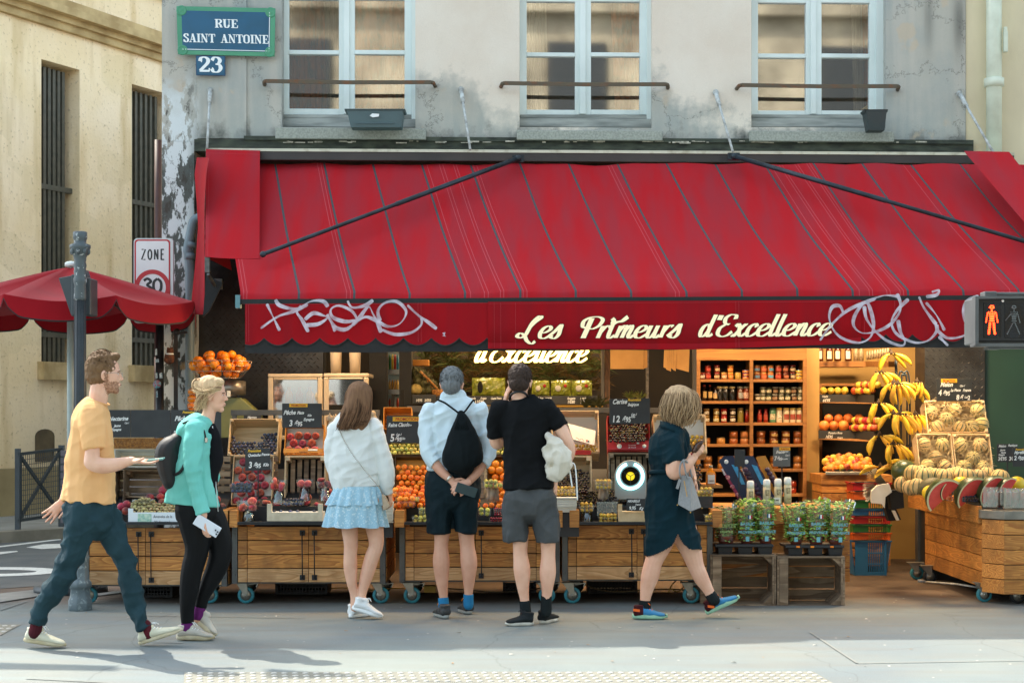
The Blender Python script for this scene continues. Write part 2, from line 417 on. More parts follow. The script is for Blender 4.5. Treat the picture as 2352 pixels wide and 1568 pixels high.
 # ----- the beige building across the side street
M_beige=bpy.data.materials.new('beige_limestone')
def beige():
 m=M_beige;m.use_nodes=True ;nt=m.node_tree;b=nt.nodes['Principled BSDF'];L=nt.links.new
 v=coords(nt)
 n=N(nt,'ShaderNodeTexNoise',i_Scale=.9,i_Detail=5.0);L(v,n.inputs['Vector'])
 c=mixc(nt,ramp(nt,n.outputs[0],[(.38,G(0)),(.6,G(1))]),hexc('#fae5c4'),hexc('#f2dab0'))
 vs_=coords(nt,(2.2,2.2,.35));n2=N(nt,'ShaderNodeTexNoise',i_Scale=1.3,i_Detail=6.0);L(vs_,n2.inputs['Vector'])
 c=mixc(nt,ramp(nt,n2.outputs[0],[(.5,G(0)),(.68,G(.75))]),c,hexc('#cdb07c'))
 vb=N(nt,'ShaderNodeTexVoronoi',i_Scale=1.1,feature='F1',distance='CHEBYCHEV');L(coords(nt,(1,1,1.6)),vb.inputs['Vector'])
 c=mixc(nt,ramp(nt,vb.outputs['Color'],[(.55,G(0)),(.8,G(.3))]),c,hexc('#dac69c'))
 n3=N(nt,'ShaderNodeTexNoise',i_Scale=22.0,i_Detail=8.0);L(v,n3.inputs['Vector'])
 c=mixc(nt,ramp(nt,n3.outputs[0],[(.6,G(0)),(.72,G(.5))]),c,hexc('#9c8256'))
 tc=N(nt,'ShaderNodeTexCoord');sp=N(nt,'ShaderNodeSeparateXYZ');L(tc.outputs['Object'],sp.inputs[0])
 ad=N(nt,'ShaderNodeMath',operation='MULTIPLY_ADD');L(n.outputs[0],ad.inputs[0]);ad.inputs[1].default_value=2.0;L(sp.outputs['Z'],ad.inputs[2])
 c=mixc(nt,ramp(nt,N_map(nt,ad.outputs[0],2.4,1.4),[(0,G(0)),(1,G(.55))]),c,hexc('#b5a37c'))
 L(c,b.inputs['Base Color']);b.inputs['Roughness'].default_value=.85
 bp=N(nt,'ShaderNodeBump',i_Strength=.6,i_Distance=.015);L(n3.outputs[0],bp.inputs['Height']);L(bp.outputs[0],b.inputs['Normal'])
beige()
KB,YB0=2.13,36.5
def BP(x,y,off=0):
 Y=(YB0-off)/(1-KB*(x-CX)/FPX);return P(x,y,Y)
tB=Vector((1,KB,0)).normalized();nB=Vector((KB,-1,0)).normalized()
def bX(x):return BP(x,950).dot(tB)
oB=BP(372,950)-tB*bX(372);oB.z=0
def bw(s,z,off=0):return oB+tB*s+nB*off+Vector((0,0,z))
def bbox(mb,s0,s1,z0,z1,o0,o1):
 return mb.hexa([bw(s0,z0,o1),bw(s1,z0,o1),bw(s1,z0,o0),bw(s0,z0,o0),bw(s0,z1,o1),bw(s1,z1,o1),bw(s1,z1,o0),bw(s0,z1,o0)])
bz=lambda x,y:BP(x,y).z
wins=[]
for xl,xr,yt,yb in ((95,183,136,830),(303,395,193,838)):
 wins.append((bX(xl),bX(xr),bz(xl,yt),bz(xl,yb)))
s_end=bX(640)
beige_b=thing('beige_building','pale beige limestone building with barred windows across the side street','building',bw(bX(200),0))
mb=MB();s_prev=bX(-900)
ztop=8.3
for (s0,s1,z1,z0) in wins:
 bbox(mb,s_prev,s0,0,ztop,-.5,0);bbox(mb,s0,s1,0,z0,-.5,0);bbox(mb,s0,s1,z1,ztop,-.5,0);s_prev=s1
bbox(mb,s_prev,s_end,0,ztop,-.5,0)
# unseen upper storey, its roof edge shaped so the shade ends in the street
prof=[]
def roof_h(Xg,Yg):
# from ground point go up the sun ray to the beige wall
 A=Vector((Xg,Yg,0));dd=Vector((-SX,-SYY,1));den=dd.dot(nB);k=(oB-A).dot(nB)/den;q=A+dd*k;return q
edge=[(x,y) for x,y in ((-700,1490),(-200,1489),(0,1488),(300,1492),(520,1492),(640,1491),(900,1492),(1150,1490),(1400,1486))]
tops=[];
for x,y in edge:
 G0=gp(x,y);q=roof_h(G0.x,G0.y);tops.append((q.dot(tB)-oB.dot(tB),q.z))
for (s0,z0),(s1,z1) in zip(tops[:-1],tops[1:]):
 mb.hexa([bw(s0,ztop,0),bw(s1,ztop,0),bw(s1,ztop,-.5),bw(s0,ztop,-.5),bw(s0,z0,0),bw(s1,z1,0),bw(s1,z1,-.5),bw(s0,z0,-.5)])
mb.build('wall',M_beige,beige_b)
# cornice band
mb=MB();cz=bz(300,60)
for dz,o in ((0,.18),(-.12,.26),(-.2,.14),(-.3,.08)):
 bbox(mb,bX(-900),s_end,cz+dz-.1,cz+dz,.003,o)
bbox(mb,bX(-900),s_end,cz+.55,cz+.62,.003,.08)
mb.build('cornice',mat('cornice_stone','#c7ae7e','#a3895c',scale=3,rough=.85,bump=.5,bscale=20),beige_b)
M_iron=mat('window_iron','#4a4a40','#5a564a',scale=10,rough=.6,bump=.2)
M_sill=mat('sill_stone','#c9b083','#a68c5e',scale=4,rough=.85,bump=.4)
for (s0,s1,z1,z0) in wins:
 wn=thing('x',None,None,(0,0,0));bpy.data.objects.remove(wn)
 mb=MB();bbox(mb,s0-.02,s1+.02,z0-.02,z1+.02,-.62,-.52)
 wo=mb.build('window',mat('dark_window_glass','#3a2f1c','#6b5330',scale=1.2,rough=.15),beige_b)
 mb=MB()
 for zz in (z0+.6,z0+1.9,z0+3.1):bbox(mb,s0,s1,zz,zz+.06,-.5,-.45)
 bbox(mb,s0,s0+.06,z0,z1,-.5,-.45);bbox(mb,(s0+s1)/2,(s0+s1)/2+.05,z0,z1,-.5,-.46)
 f=mb.build('window_frame',mat('old_window_frame','#b8a888',rough=.6),beige_b)
 mb=MB();nb=7;span=s1-s0;ss1=s0+span*.86
 for i in range(nb):
  s=s0+(ss1-s0)*(i+.4)/nb;bbox(mb,s-.028,s+.028,z0-.02,z1-.05,-.2,-.144)
 for zz in (z1-1.75,z1-3.5,z0+.35):
  bbox(mb,s0-.01,ss1+.12,zz,zz+.07,-.215,-.13)
 mb.build('window_bars',M_iron,beige_b)
 mb=MB();bbox(mb,s0-.08,s1+.1,z0-.25,z0-.003,-.45,.12);mb.build('window_sill',M_sill,beige_b)
 # cellar niche
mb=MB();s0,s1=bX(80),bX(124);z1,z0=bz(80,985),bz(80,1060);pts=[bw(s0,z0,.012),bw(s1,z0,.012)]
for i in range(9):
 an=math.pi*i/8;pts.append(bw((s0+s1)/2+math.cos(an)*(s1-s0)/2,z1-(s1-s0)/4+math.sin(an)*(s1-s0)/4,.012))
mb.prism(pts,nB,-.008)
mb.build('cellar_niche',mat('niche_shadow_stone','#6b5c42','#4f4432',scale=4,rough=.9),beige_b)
mb=MB()
for zz,o in ((.0,.12),):bbox(mb,bX(-900),bX(430),0,.75,.003,o)
mb.build('plinth',mat('plinth_stone','#a8966e','#857551',scale=1.5,rough=.9,bump=.5,bscale=12),beige_b)
# ----- the shop building
def wallmat():
 m=bpy.data.materials.new('weathered_render');m.use_nodes=True ;nt=m.node_tree;b=nt.nodes['Principled BSDF'];L=nt.links.new
 v=coords(nt);tc=N(nt,'ShaderNodeTexCoord');sp=N(nt,'ShaderNodeSeparateXYZ');L(tc.outputs['Object'],sp.inputs[0])
 nb=N(nt,'ShaderNodeTexNoise',i_Scale=1.1,i_Detail=6.0,i_Roughness=.62);L(v,nb.inputs['Vector'])
 nf=N(nt,'ShaderNodeTexNoise',i_Scale=240.0,i_Detail=2.0);L(v,nf.inputs['Vector'])
 vst=coords(nt,(9,9,.7));ns=N(nt,'ShaderNodeTexNoise',i_Scale=1.0,i_Detail=4.0);L(vst,ns.inputs['Vector'])
 nm=N(nt,'ShaderNodeTexNoise',i_Scale=5.0,i_Detail=8.0,i_Roughness=.7);L(v,nm.inputs['Vector'])
 cream=mixc(nt,ramp(nt,nb.outputs[0],[(.4,G(0)),(.6,G(1))]),hexc('#e9dfd0'),hexc('#e2d5c4'))
 grey=mixc(nt,ramp(nt,nb.outputs[0],[(.35,G(0)),(.62,G(1))]),hexc('#9ea5a2'),hexc('#b8b5aa'))
 grey=mixc(nt,ramp(nt,ns.outputs[0],[(.42,G(0)),(.66,G(.5))]),grey,hexc('#c9c2b6'))
 # rain-splashed lower part: grey below a wavering line, the line moves up towards both ends of the front
 x=sp.outputs['X'];z=sp.outputs['Z']
 def math_(op,a,b_=None,c_=None):
  n=N(nt,'ShaderNodeMath',operation=op)
  for i,q in enumerate((a,b_,c_)):
   if q is None:continue
   if hasattr(q,'links'):L(q,n.inputs[i])
   else:n.inputs[i].default_value=q
  return n.outputs[0]
 lx=math_('MULTIPLY',N_map(nt,x,-1.75,-2.25),4.0)
 rx=math_('MULTIPLY',N_map(nt,x,3.25,3.5),4.0)
 wav=math_('MULTIPLY',math_('SINE',math_('MULTIPLY_ADD',x,3.0,4.25)),.22)
 line=math_('ADD',math_('ADD',math_('ADD',lx,rx),4.3),wav)
 h=math_('SUBTRACT',line,z);h=math_('ADD',h,math_('MULTIPLY',math_('SUBTRACT',nb.outputs[0],.5),1.9));h=math_('ADD',h,math_('MULTIPLY',math_('SUBTRACT',nm.outputs[0],.5),.45))
 mk=N_map(nt,h,-.08,.16)
 c=mixc(nt,mk,cream,grey)
 # dark algae near the ledge above the awning
 h2=math_('ADD',math_('SUBTRACT',4.02,z),math_('MULTIPLY',math_('SUBTRACT',nm.outputs[0],.5),.9))
 h2=math_('ADD',h2,math_('MULTIPLY',math_('SUBTRACT',ns.outputs[0],.5),.7))
 c=mixc(nt,ramp(nt,N_map(nt,h2,0.02,.34),[(0,G(0)),(1,G(.88))]),c,hexc('#424945'))
 for xc,zc,wd in ((3.72,5.0,.05),(3.99,4.98,.06)):
  gx=math_('POWER',math_('MULTIPLY',math_('SUBTRACT',x,xc),1/wd),2.0);gz=math_('POWER',math_('MULTIPLY',math_('SUBTRACT',z,zc),3.2),2.0)
  c=mixc(nt,math_('MULTIPLY',math_('POWER',2.718,math_('MULTIPLY',math_('ADD',gx,gz),-1.0)),math_('MULTIPLY',ns.outputs[0],1.1)),c,hexc('#4a4d49'))
  # flaking paint on the pier at the corner
 pk=N(nt,'ShaderNodeTexNoise',i_Scale=9.0,i_Detail=6.0,i_Roughness=.65);L(coords(nt,(1,1,.42)),pk.inputs['Vector'])
 px=N_map(nt,x,-2.72,-2.86)
 pz=N_map(nt,math_('ADD',z,math_('MULTIPLY',nb.outputs[0],2.4)),5.9,5.3)
 pm=math_('MULTIPLY',px,pz)
 c=mixc(nt,math_('MULTIPLY',pm,ramp(nt,pk.outputs[0],[(.47,G(0)),(.5,G(1))])),c,hexc('#d8dfdf'))
 c=mixc(nt,math_('MULTIPLY',pm,ramp(nt,pk.outputs[0],[(.37,G(1)),(.41,G(0))])),c,hexc('#4a4640'))
 pk2=N(nt,'ShaderNodeTexNoise',i_Scale=3.3,i_Detail=4.0);L(v,pk2.inputs['Vector'])
 c=mixc(nt,math_('MULTIPLY',pm,ramp(nt,pk2.outputs[0],[(.6,G(0)),(.63,G(.9))])),c,hexc('#b79468'))
 # bare buff patches in the grey
 c=mixc(nt,math_('MULTIPLY',mk,ramp(nt,pk2.outputs[0],[(.66,G(0)),(.7,G(.6))])),c,hexc('#c6b49a'))
 # hairline cracks
 vc=N(nt,'ShaderNodeTexVoronoi',i_Scale=1.1,feature='DISTANCE_TO_EDGE');
 dis=N(nt,'ShaderNodeVectorMath',operation='MULTIPLY_ADD');L(nm.outputs['Color'],dis.inputs[0]);dis.inputs[1].default_value=(.6,.6,.6);L(v,dis.inputs[2]);L(dis.outputs[0],vc.inputs['Vector'])
 c=mixc(nt,math_('MULTIPLY',mk,ramp(nt,vc.outputs['Distance'],[(.002,G(.8)),(.006,G(0))])),c,hexc('#45443f'))
 c=mixc(nt,.25,c,ramp(nt,nf.outputs[0],[(.35,G(.6)),(.65,G(1))]),'MULTIPLY')
 L(c,b.inputs['Base Color']);b.inputs['Roughness'].default_value=.88
 bp=N(nt,'ShaderNodeBump',i_Strength=.5,i_Distance=.006);L(math_('ADD',math_('MULTIPLY',pk.outputs[0],1.5),nf.outputs[0]),bp.inputs['Height']);L(bp.outputs[0],b.inputs['Normal'])
 return m
M_wall=wallmat()
shop=thing('shop_building','grey weathered corner building over the fruit shop with three white casement windows','building',(0,14.6,0))
mb=MB()
def wcell(xl,xr,yt,yb,dep=.5):fbox(mb,xl,xr,yt,yb,0,dep)
W3=[(647,954),(1193.5,1497.6),(1725.8,2034.7)]
YT=-240
xs=372
for xl,xr in W3:
 wcell(xs,xl,YT,325);wcell(xl,xr,293,325);xs=xr
wcell(xs,2218,YT,325)
# unseen parapet, its edge shaped to throw the shadow line in the street
def shop_top(x,y):
 G0=gp(x,y);A=G0;dd=Vector((-SX,-SYY,1));k=(14.6+.035*(A.x)-A.y)/(dd.y-.035*dd.x);return A+dd*k
pts=[(700,1492),(900,1493),(1040,1493),(1060,1487),(1250,1487),(1400,1486),(1600,1482),(1845,1473),(1860,1469),(2100,1467),(2352,1466),(3000,1464)]
tp=[shop_top(x,y) for x,y in pts]
zb=FP(1200,YT,0).z
for a,b in zip(tp[:-1],tp[1:]):
 mb.hexa([Vector((a.x,a.y,zb)),Vector((b.x,b.y,zb)),Vector((b.x,b.y+.5,zb)),Vector((a.x,a.y+.5,zb)),a,b,b+Vector((0,.5,0)),a+Vector((0,.5,0))])
 # pier down to the street and the side wall
wcell(372,446,325,1400)
c0=FP(372,950,0)
mb.box(c0.x,c0.x+.4,c0.y+.5,c0.y+12,0,6.5)
mb.build('wall',M_wall,shop)
print('parapet z',[round(t.z,2) for t in tp],'zb',zb)
# second plaster pier with a thickened edge near the street sign
mb=MB();fbox(mb,452,566,YT,318,.018,.014);mb.build('plaster_panel',M_wall,shop)
# dark green ledge band above the awning
M_ledge=mat('mossy_ledge','#4a5044','#2c302b',scale=7,rough=.9,bump=.5,stretch=(1,1,3))
mb=MB();fbox(mb,446,2236,325,352,.035,.3);fbox(mb,560,2236,317,326,.055,.1);mb.build('ledge',M_ledge,shop)
mb=MB();q=random.Random(9)
for i in range(60):
 x=q.uniform(640,2200);w_=q.uniform(4,26);y=324+q.uniform(-1,3);fbox(mb,x,x+w_,y,y+q.uniform(1.5,3.5),.058,.004)
mb.build('paint_flakes',mat('flaking_paint','#c9c2b2','#8b8778',scale=30,rough=.9),shop)
# windows
M_frame=mat('window_paint','#dfe9e6','#cdd8d5',scale=3,rough=.55,bump=.15,bscale=40,stretch=(1,1,.4))
M_timber=mat('weathered_sill_timber','#a3a7a2','#757a76',scale=9,rough=.85,bump=.5,stretch=(.3,1,2))
M_stone=mat('window_ledge_stone','#a3a69c','#8b8e86',scale=60,rough=.9,bump=.4,bscale=120)
M_rusty=mat('rusty_rail_iron','#5c5243','#7a4a2a',scale=14,rough=.8,bump=.5,lo=.5,hi=.75)
M_glass=clearmat('window_glass','#ffffff',.3,.03)
M_cur=mat('orange_curtain','#b06a3e','#6f6a5a',scale=7,rough=.9,lo=.48,hi=.62,stretch=(1.5,1,.8))
M_net=mat('net_curtain','#a59a84','#7d7666',scale=12,rough=.9,stretch=(5,1,.4))
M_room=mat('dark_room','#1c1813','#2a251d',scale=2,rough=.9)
for wi,(fl,fr,panes,trans,yb,zs,ls,ru) in enumerate([
(647,954,((663.4,778.3),(814.6,929.3)),(115.5,125),250,(632,978.5,293.6,319.6),(605,996,182.6,191),((815,930),(663,745))),
(1193.5,1497.6,((1209.6,1320.8),(1357.4,1469.4)),(121,130),252.5,(1187,1522,299.5,322),(1152.4,1535,187,196),((1405,1470),)),
(1725.8,2034.7,((1741,1851),(1887,1997)),(123.6,133),254.4,(1721.7,2054,301,325),(1697.7,2067,192,200),((1970,2000),))]):
 right=panes[1][1]+16;o=-.16
 wn=None
 mb=MB()
 fbox(mb,fl,panes[0][0],YT,264,o,.06);fbox(mb,panes[0][1],panes[1][0],YT,264,o,.06);fbox(mb,panes[1][1],right,YT,264,o,.06)
 fbox(mb,panes[0][1]+11,panes[1][0]-12,YT,262,o+.025,.03)
 for a,b in panes:
  fbox(mb,a,b,yb,264,o,.06)
  for k in range(3):fbox(mb,a,b,trans[0]-126*k,trans[1]-126*k,o+.004,.05)
 wnd=mb.build('window',M_frame,shop,bevel=.004)
 mb=MB();fbox(mb,right,fr,YT,292,-.02,.02);fbox(mb,fl-3,right,264.2,269,o+.03,.12);mb.build('casing',M_frame,wnd) if False else None
 mb=MB();fbox(mb,fl+1,right,264.2,272,o+.05,.1);fbox(mb,fl-2,fr,272.2,292,o+.07,.2);s=mb.build('sill_board',M_timber,shop,bevel=.004)
 mb=MB();fbox(mb,right,fr,YT,292,-.1,.08);mb.build('casing',M_frame,shop)
 mb=MB();
 for a,b in panes:fbox(mb,a-2,b+2,YT,yb+2,o-.03,.004)
 p_=mb.build('glass',M_glass,shop)
 mb=MB();x0,x1,y0,y1=zs;fbox(mb,x0,x1,y0,y1,.09,.3);mb.build('window_ledge',M_stone,shop,bevel=.008)
 mb=MB();x0,x1,y0,y1=ls
 a=FP(x0+6,(y0+y1)/2,.12);b=FP(x1-6,(y0+y1)/2,.12);b.z=a.z
 mid=(a+b)/2+Vector((0,0,-.006))
 mb.bar(a,mid,.012,.034);mb.bar(mid,b,.012,.034)
 for p,dx in ((a,-.02),(b,.02)):mb.tube([p,p+Vector((dx,.03,0)),p+Vector((dx*1.6,.14,-.01))],.018,6)
 mb.build('guard_rail',M_rusty,shop)
 # curtains hanging behind the panes
 mb=MB()
 for a,b in ru:
  n=26;vs=[]
  for i in range(n+1):
   x=a-6+(b-a+12)*i/n;lean=(0,-14,0)[wi]
   dy=.02*math.sin(i*1.4)+.015*math.sin(i*3.1)
   p=FP(x+lean*.5,YT,-.34-dy);r_=FP(x-lean,262,-.34-dy);vs+=[p,r_]
  mb.add(vs,[(2*i,2*i+1,2*i+3,2*i+2) for i in range(n)])
 mb.smooth=True
 mb.build('curtain',M_cur,shop)
 mb=MB();nx=(panes[0][0],panes[0][0]+40) if wi else (740,776)
 if wi==2:nx=(1950,1975)
 n=20;vs=[]
 for i in range(n+1):
  x=nx[0]+(nx[1]-nx[0])*i/n;vs+=[FP(x,YT,-.3-.02*math.sin(i*2.)),FP(x+10,262,-.3-.02*math.sin(i*2.))]
 mb.add(vs,[(2*i,2*i+1,2*i+3,2*i+2) for i in range(n)]);mb.build('net_curtain',M_net,shop)
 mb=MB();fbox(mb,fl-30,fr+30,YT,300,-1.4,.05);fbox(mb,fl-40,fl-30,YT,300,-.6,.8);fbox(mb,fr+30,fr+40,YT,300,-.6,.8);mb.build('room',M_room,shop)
 # ----- neighbour on the right with its downpipe
M_cream=mat('cream_render','#dccfae','#cbbd9f',scale=2.5,rough=.9,bump=.3,bscale=150,stretch=(1,1,.4))
nb_=thing('neighbour_building','cream rendered house joining the right end of the grey building','building',(5,14.6,0))
mb=MB();fbox(mb,2218.6,2900,-400,800,-.012,.5);nb_wall=mb.build('wall',M_cream,nb_)
mb=MB();fbox(mb,2263,2900,800.5,1400,-.01,.4);mb.build('green_panel',mat('dark_green_paint','#1f4031','#1b382b',scale=2,rough=.5),nb_)
M_pipe=mat('cream_pipe_paint','#d5dcc9','#c2c7b3',scale=6,rough=.5)
a=FP(2283,950,.09)
mb=MB();rp=.068
mb.tube([Vector((a.x,a.y,3.2)),Vector((a.x,a.y,6.6))],rp,20)
mb.lathe((a.x,a.y,4.42),[(rp+.001,-.04),(rp+.02,-.035),(rp+.02,.035),(rp+.001,.04)],20,cap=False)
mb.build('downpipe',M_pipe,label='cream painted downpipe on the cream wall at top right',cat='downpipe')
mb=MB();mb.box(a.x+rp,a.x+rp+.035,a.y-.07,a.y-.03,4.68,4.86);mb.box(a.x+rp+.004,a.x+rp+.03,a.y-.068,a.y-.032,4.861,4.9)
mb.build('door_chime_box',M_pipe,label='small cream box clipped to the side of the cream downpipe',cat='box')
# ----- opposite side of the street, behind the camera (lights and reflects)
mb=MB();mb.box(-4,40,-12,-10,0,13.5)
M_opp=mat('opposite_stone','#b5a88e','#6f6655',scale=.9,rough=.9)
opp=thing('opposite_building','pale stone building facing the shop from across the street','building',(0,-10,0));mb.build('wall',M_opp,opp)
mb=MB()
for i in range(-1,12):
 for z in (1,4.6,8.2):mb.box(i*3.3-.7,i*3.3+.7,-9.98,-9.9,z,z+2.2)
mb.build('shutters',mat('opposite_glass','#2b2a26',rough=.2),opp)
mb=MB()
for z in (3.9,7.5,11.1,13.2):mb.box(-4,40,-9.99,-9.7,z,z+.25)
mb.build('cornice',M_opp,opp)
# ----- street name plate and number
def plate(name,corners,off,bw_px,mats,label,cat,lines,dots=False,white=True):
 A,B,C,D=[FP(x,y,off) for x,y in corners]
 n=(B-A).cross(D-A).normalized()
 if n.y>0:n=-n
 root=thing(name,label,cat,(A+C)/2)
 mb=MB();mb.prism([D,C,B,A],n,.008);mb.build('plate_border',mats[0],root,bevel=.003)
 def pt(s,t,o=0):return (A.lerp(B,s)).lerp(D.lerp(C,s),t)+n*o
 s=bw_px[0];t=bw_px[1]
 mb=MB();mb.prism([pt(s,1-t),pt(1-s,1-t),pt(1-s,t),pt(s,t)],n,.0095)
 mb.build('blue_field',mats[1],root)
 u=(B-A).normalized();v=(A-D).normalized()
 if white:
  mb=MB();e=.004
  for p,q_ in (((1-s-.008,t),(1-s-.008,1-t-.02)),((s,1-t-.02),(1-s-.008,1-t-.02))):
   mb.bar(pt(*p,.011),pt(*q_,.011),.006,.002,up=n)
  mb.build('white_line',mats[2],root)
 if dots:
  mb=MB()
  for ss in (.05,.95):
   for tt in (.09,.91):
    mb.lathe(pt(ss,tt,.008),[(.045,0),(.045,.003),(.036,.006),(.03,.002),(.02,.006),(.008,.003),(0,.008)],20,axis=n)
  mb.build('corner_rosette',mats[0],root)
 mb=MB()
 for txt,cs,ct,h,wd in lines:
  serif(mb,txt,pt(cs,ct,.0115),h,wd,u,v,n)
 mb.build('lettering',mats[2],root)
SER={
'R':(1.0,[('l',[(.25,0),(.25,1)]),('l',[(.02,.03),(.5,.03)]),('l',[(.02,.97),(.4,.97)]),('s',[(.35,.97),(.65,.95),(.8,.75),(.62,.54),(.35,.52)]),('s',[(.5,.5),(.72,.3),(.78,.08),(.98,.08)])]),
'U':(1.0,[('s',[(.24,1),(.24,.35),(.36,.06),(.62,.06),(.78,.35)]),('l',[(.78,.35),(.78,1)],.35),('l',[(.02,.97),(.46,.97)]),('l',[(.6,.97),(.98,.97)])]),
'E':(.9,[('l',[(.25,0),(.25,1)]),('l',[(.02,.03),(.82,.03)]),('l',[(.02,.97),(.78,.97)]),('l',[(.3,.5),(.58,.5)]),('l',[(.8,.03),(.82,.3)],.4),('l',[(.77,.97),(.77,.74)],.4),('l',[(.6,.38),(.6,.62)],.3)]),
'S':(.8,[('s',[(.68,.75),(.55,.95),(.3,.95),(.16,.74),(.4,.54),(.66,.34),(.56,.06),(.3,.03),(.08,.28)]),('l',[(.7,.97),(.7,.7)],.35),('l',[(.08,.03),(.08,.3)],.35)]),
'A':(1.05,[('l',[(.18,0),(.5,1)],.35),('l',[(.5,1),(.8,0)]),('l',[(.28,.33),(.68,.33)]),('l',[(0,.03),(.36,.03)]),('l',[(.56,.03),(1.04,.03)])]),
'I':(.55,[('l',[(.27,0),(.27,1)]),('l',[(.03,.03),(.51,.03)]),('l',[(.03,.97),(.51,.97)])]),
'N':(1.1,[('l',[(.2,0),(.2,1)],.35),('l',[(.2,1),(.84,0)]),('l',[(.84,0),(.84,1)],.35),('l',[(.02,.03),(.4,.03)]),('l',[(.02,.97),(.3,.97)]),('l',[(.64,.97),(1.04,.97)])]),
'T':(.95,[('l',[(.46,0),(.46,1)]),('l',[(.04,.97),(.88,.97)]),('l',[(.22,.03),(.7,.03)]),('l',[(.05,.97),(.05,.7)],.35),('l',[(.87,.97),(.87,.7)],.35)]),
'O':(1.0,[('s',[(.48,.98),(.2,.85),(.16,.5),(.2,.15),(.48,.02),(.76,.15),(.8,.5),(.76,.85),(.48,.98)])]),
'2':(.8,[('s',[(.1,.72),(.16,.92),(.4,.99),(.62,.85),(.6,.62),(.3,.3),(.08,.1)]),('l',[(.06,.09),(.72,.09)],1.6),('l',[(.7,.05),(.72,.28)],.35),('s',[(.14,.72),(.2,.74)],1.4)]),
'3':(.8,[('s',[(.1,.78),(.25,.97),(.5,.96),(.64,.78),(.52,.58),(.34,.54)]),('s',[(.34,.54),(.6,.48),(.68,.26),(.5,.04),(.22,.04),(.08,.24)]),('s',[(.12,.24),(.18,.26)],1.4)]),
' ':(.7,[])}
def serif(mb,txt,org,h,wd,u,v,n):
 tot=sum(SER[c][0] for c in txt);k=wd/(tot*h);x=-wd/2
 for c in txt:
  adv,st=SER[c];ss=[]
  for s in st:
   ss.append((s[0],[(p[0]*k,p[1]) for p in s[1]])+tuple(s[2:]))
  nib_mb(mb,ss,Vector(org)+Vector(u)*x,h,u,v,n,a=.27*k,b=.085,th=0,per=6)
  x+=adv*k*h
M_sgr=mat('enamel_green','#3f8a68','#4a9471',scale=4,rough=.35);M_sbl=mat('enamel_blue','#0a5578','#084c68',scale=4,rough=.35);M_swh=mat('enamel_white','#e6ecec',rough=.4)
px=14.4/FPX
plate('street_name_plate',((405.5,15),(633,20),(631,131),(409,126)),.06,(.05,.09),(M_sgr,M_sbl,M_swh),'blue enamel street name plate with green border reading RUE SAINT ANTOINE','street sign',
[('RUE',.505,.43,19.5*px,54*px),('SAINT ANTOINE',.5,.74,19.5*px,196*px)],dots=True)
plate('house_number_plate',((450,128.5),(518,129.5),(518,175),(450.5,174)),.06,(.03,.04),(mat('number_plate_edge','#173f63','#6b4a3a',scale=25,rough=.5,lo=.6,hi=.7),M_sbl,M_swh),'small blue enamel plate with the white number 23','house number',
[('23',.5,.84,35*px,54*px)],white=False)
# ----- AWNING
M_red=mat('awning_canvas','#a8161f','#96262f',scale=2.4,rough=.85,spec=.15,bump=.25,bscale=380,bdist=.001,stretch=(3,.5,.5),detail=6)
M_seam=mat('awning_dark_seam','#33393d',None,rough=.7);M_thr=mat('awning_thread','#ac3a42',None,rough=.8)
M_box=mat('awning_cassette_paint','#3a3432','#2d2a29',scale=3,rough=.5,bump=.1)
M_strip=mat('cassette_top_strip','#c9c8b4','#a39d86',scale=12,rough=.7,lo=.5,hi=.75)
M_black=mat('black_canvas','#0f1113','#151719',scale=20,rough=.7)
M_redv=mat('valance_canvas','#9a0c16','#8b121b',scale=3,rough=.85,spec=.15,bump=.2,bscale=380,bdist=.001,stretch=(3,1,.3))
YT_,YB_=14.25,12.6
def xt(k):return -2.046+.4225*k
def xb(k):return xt(k)+.42
zt_=P(1176,377,YT_).z;zb_=P(1176,672,YB_).z
def ybar(X):return 688-((X*FPX/YB_+CX)-560)/1680*9
def AW(k,t):
 s=1-(1-t)
 X=xt(k)+(xb(k)-xt(k))*t
 zend=P(1176,ybar(xb(k))-15,YB_).z
 return Vector((X,YT_+(YB_-YT_)*t,zt_+(zend-zt_)*t-.045*math.sin(math.pi*t)-.006*math.sin(k*5+t*4)+.022*noise.noise(Vector((k*.7,t*2.2,3.1)))))
aw=thing('awning','large red canvas awning with dark seams over the fruit shop front','awning',(1.2,13.4,2.3))
cols=[]
hw=.042
ks=[-1.06]
marks=[]
for k in range(0,17):marks.append((k,1,hw/1.0*.5))
thr=[-1.0,-.94,.86,.93,3.1,3.35,3.42,3.64,3.7,4.05,4.12,7.0-.2,7-.13,10.12,10.3,10.36,10.62,10.68,10.86,10.92,13-.16]
for t_ in thr:marks.append((t_,2,.006))
marks.sort();bd=[(-1.06,0)]
for k,mi,h_ in marks:bd+=[(k-h_,mi),(k+h_,0)]
bd.append((16.5,0))
def subdiv(bd):
 out=[]
 for (a,m),(b,_) in zip(bd[:-1],bd[1:]):
  n=max(1,int((b-a)/.25));out+=[(a+(b-a)*i/n,m) for i in range(n)]
 return out+[bd[-1]]
bd=subdiv(bd)
mb=MB();mb.smooth=True ;NT=10;vs=[]
for k,m in bd:
 for j in range(NT+1):vs.append(AW(k,j/NT))
 e=AW(k,1);zbar=P(1176,ybar(e.x),YB_).z
 vs.append(e+Vector((0,-.012,-.02)));vs.append(Vector((e.x,YB_-.02,zbar)))
n2=NT+3;base=len(mb.v);mb.add(vs,[])
for i in range(len(bd)-1):
 for j in range(n2-1):
  mb.f.append([i*n2+j,(i+1)*n2+j,(i+1)*n2+j+1,i*n2+j+1]);mb.mi.append(bd[i][1]);mb.sm.append(True)
mb.build('canvas',[M_red,M_seam,M_thr],aw)
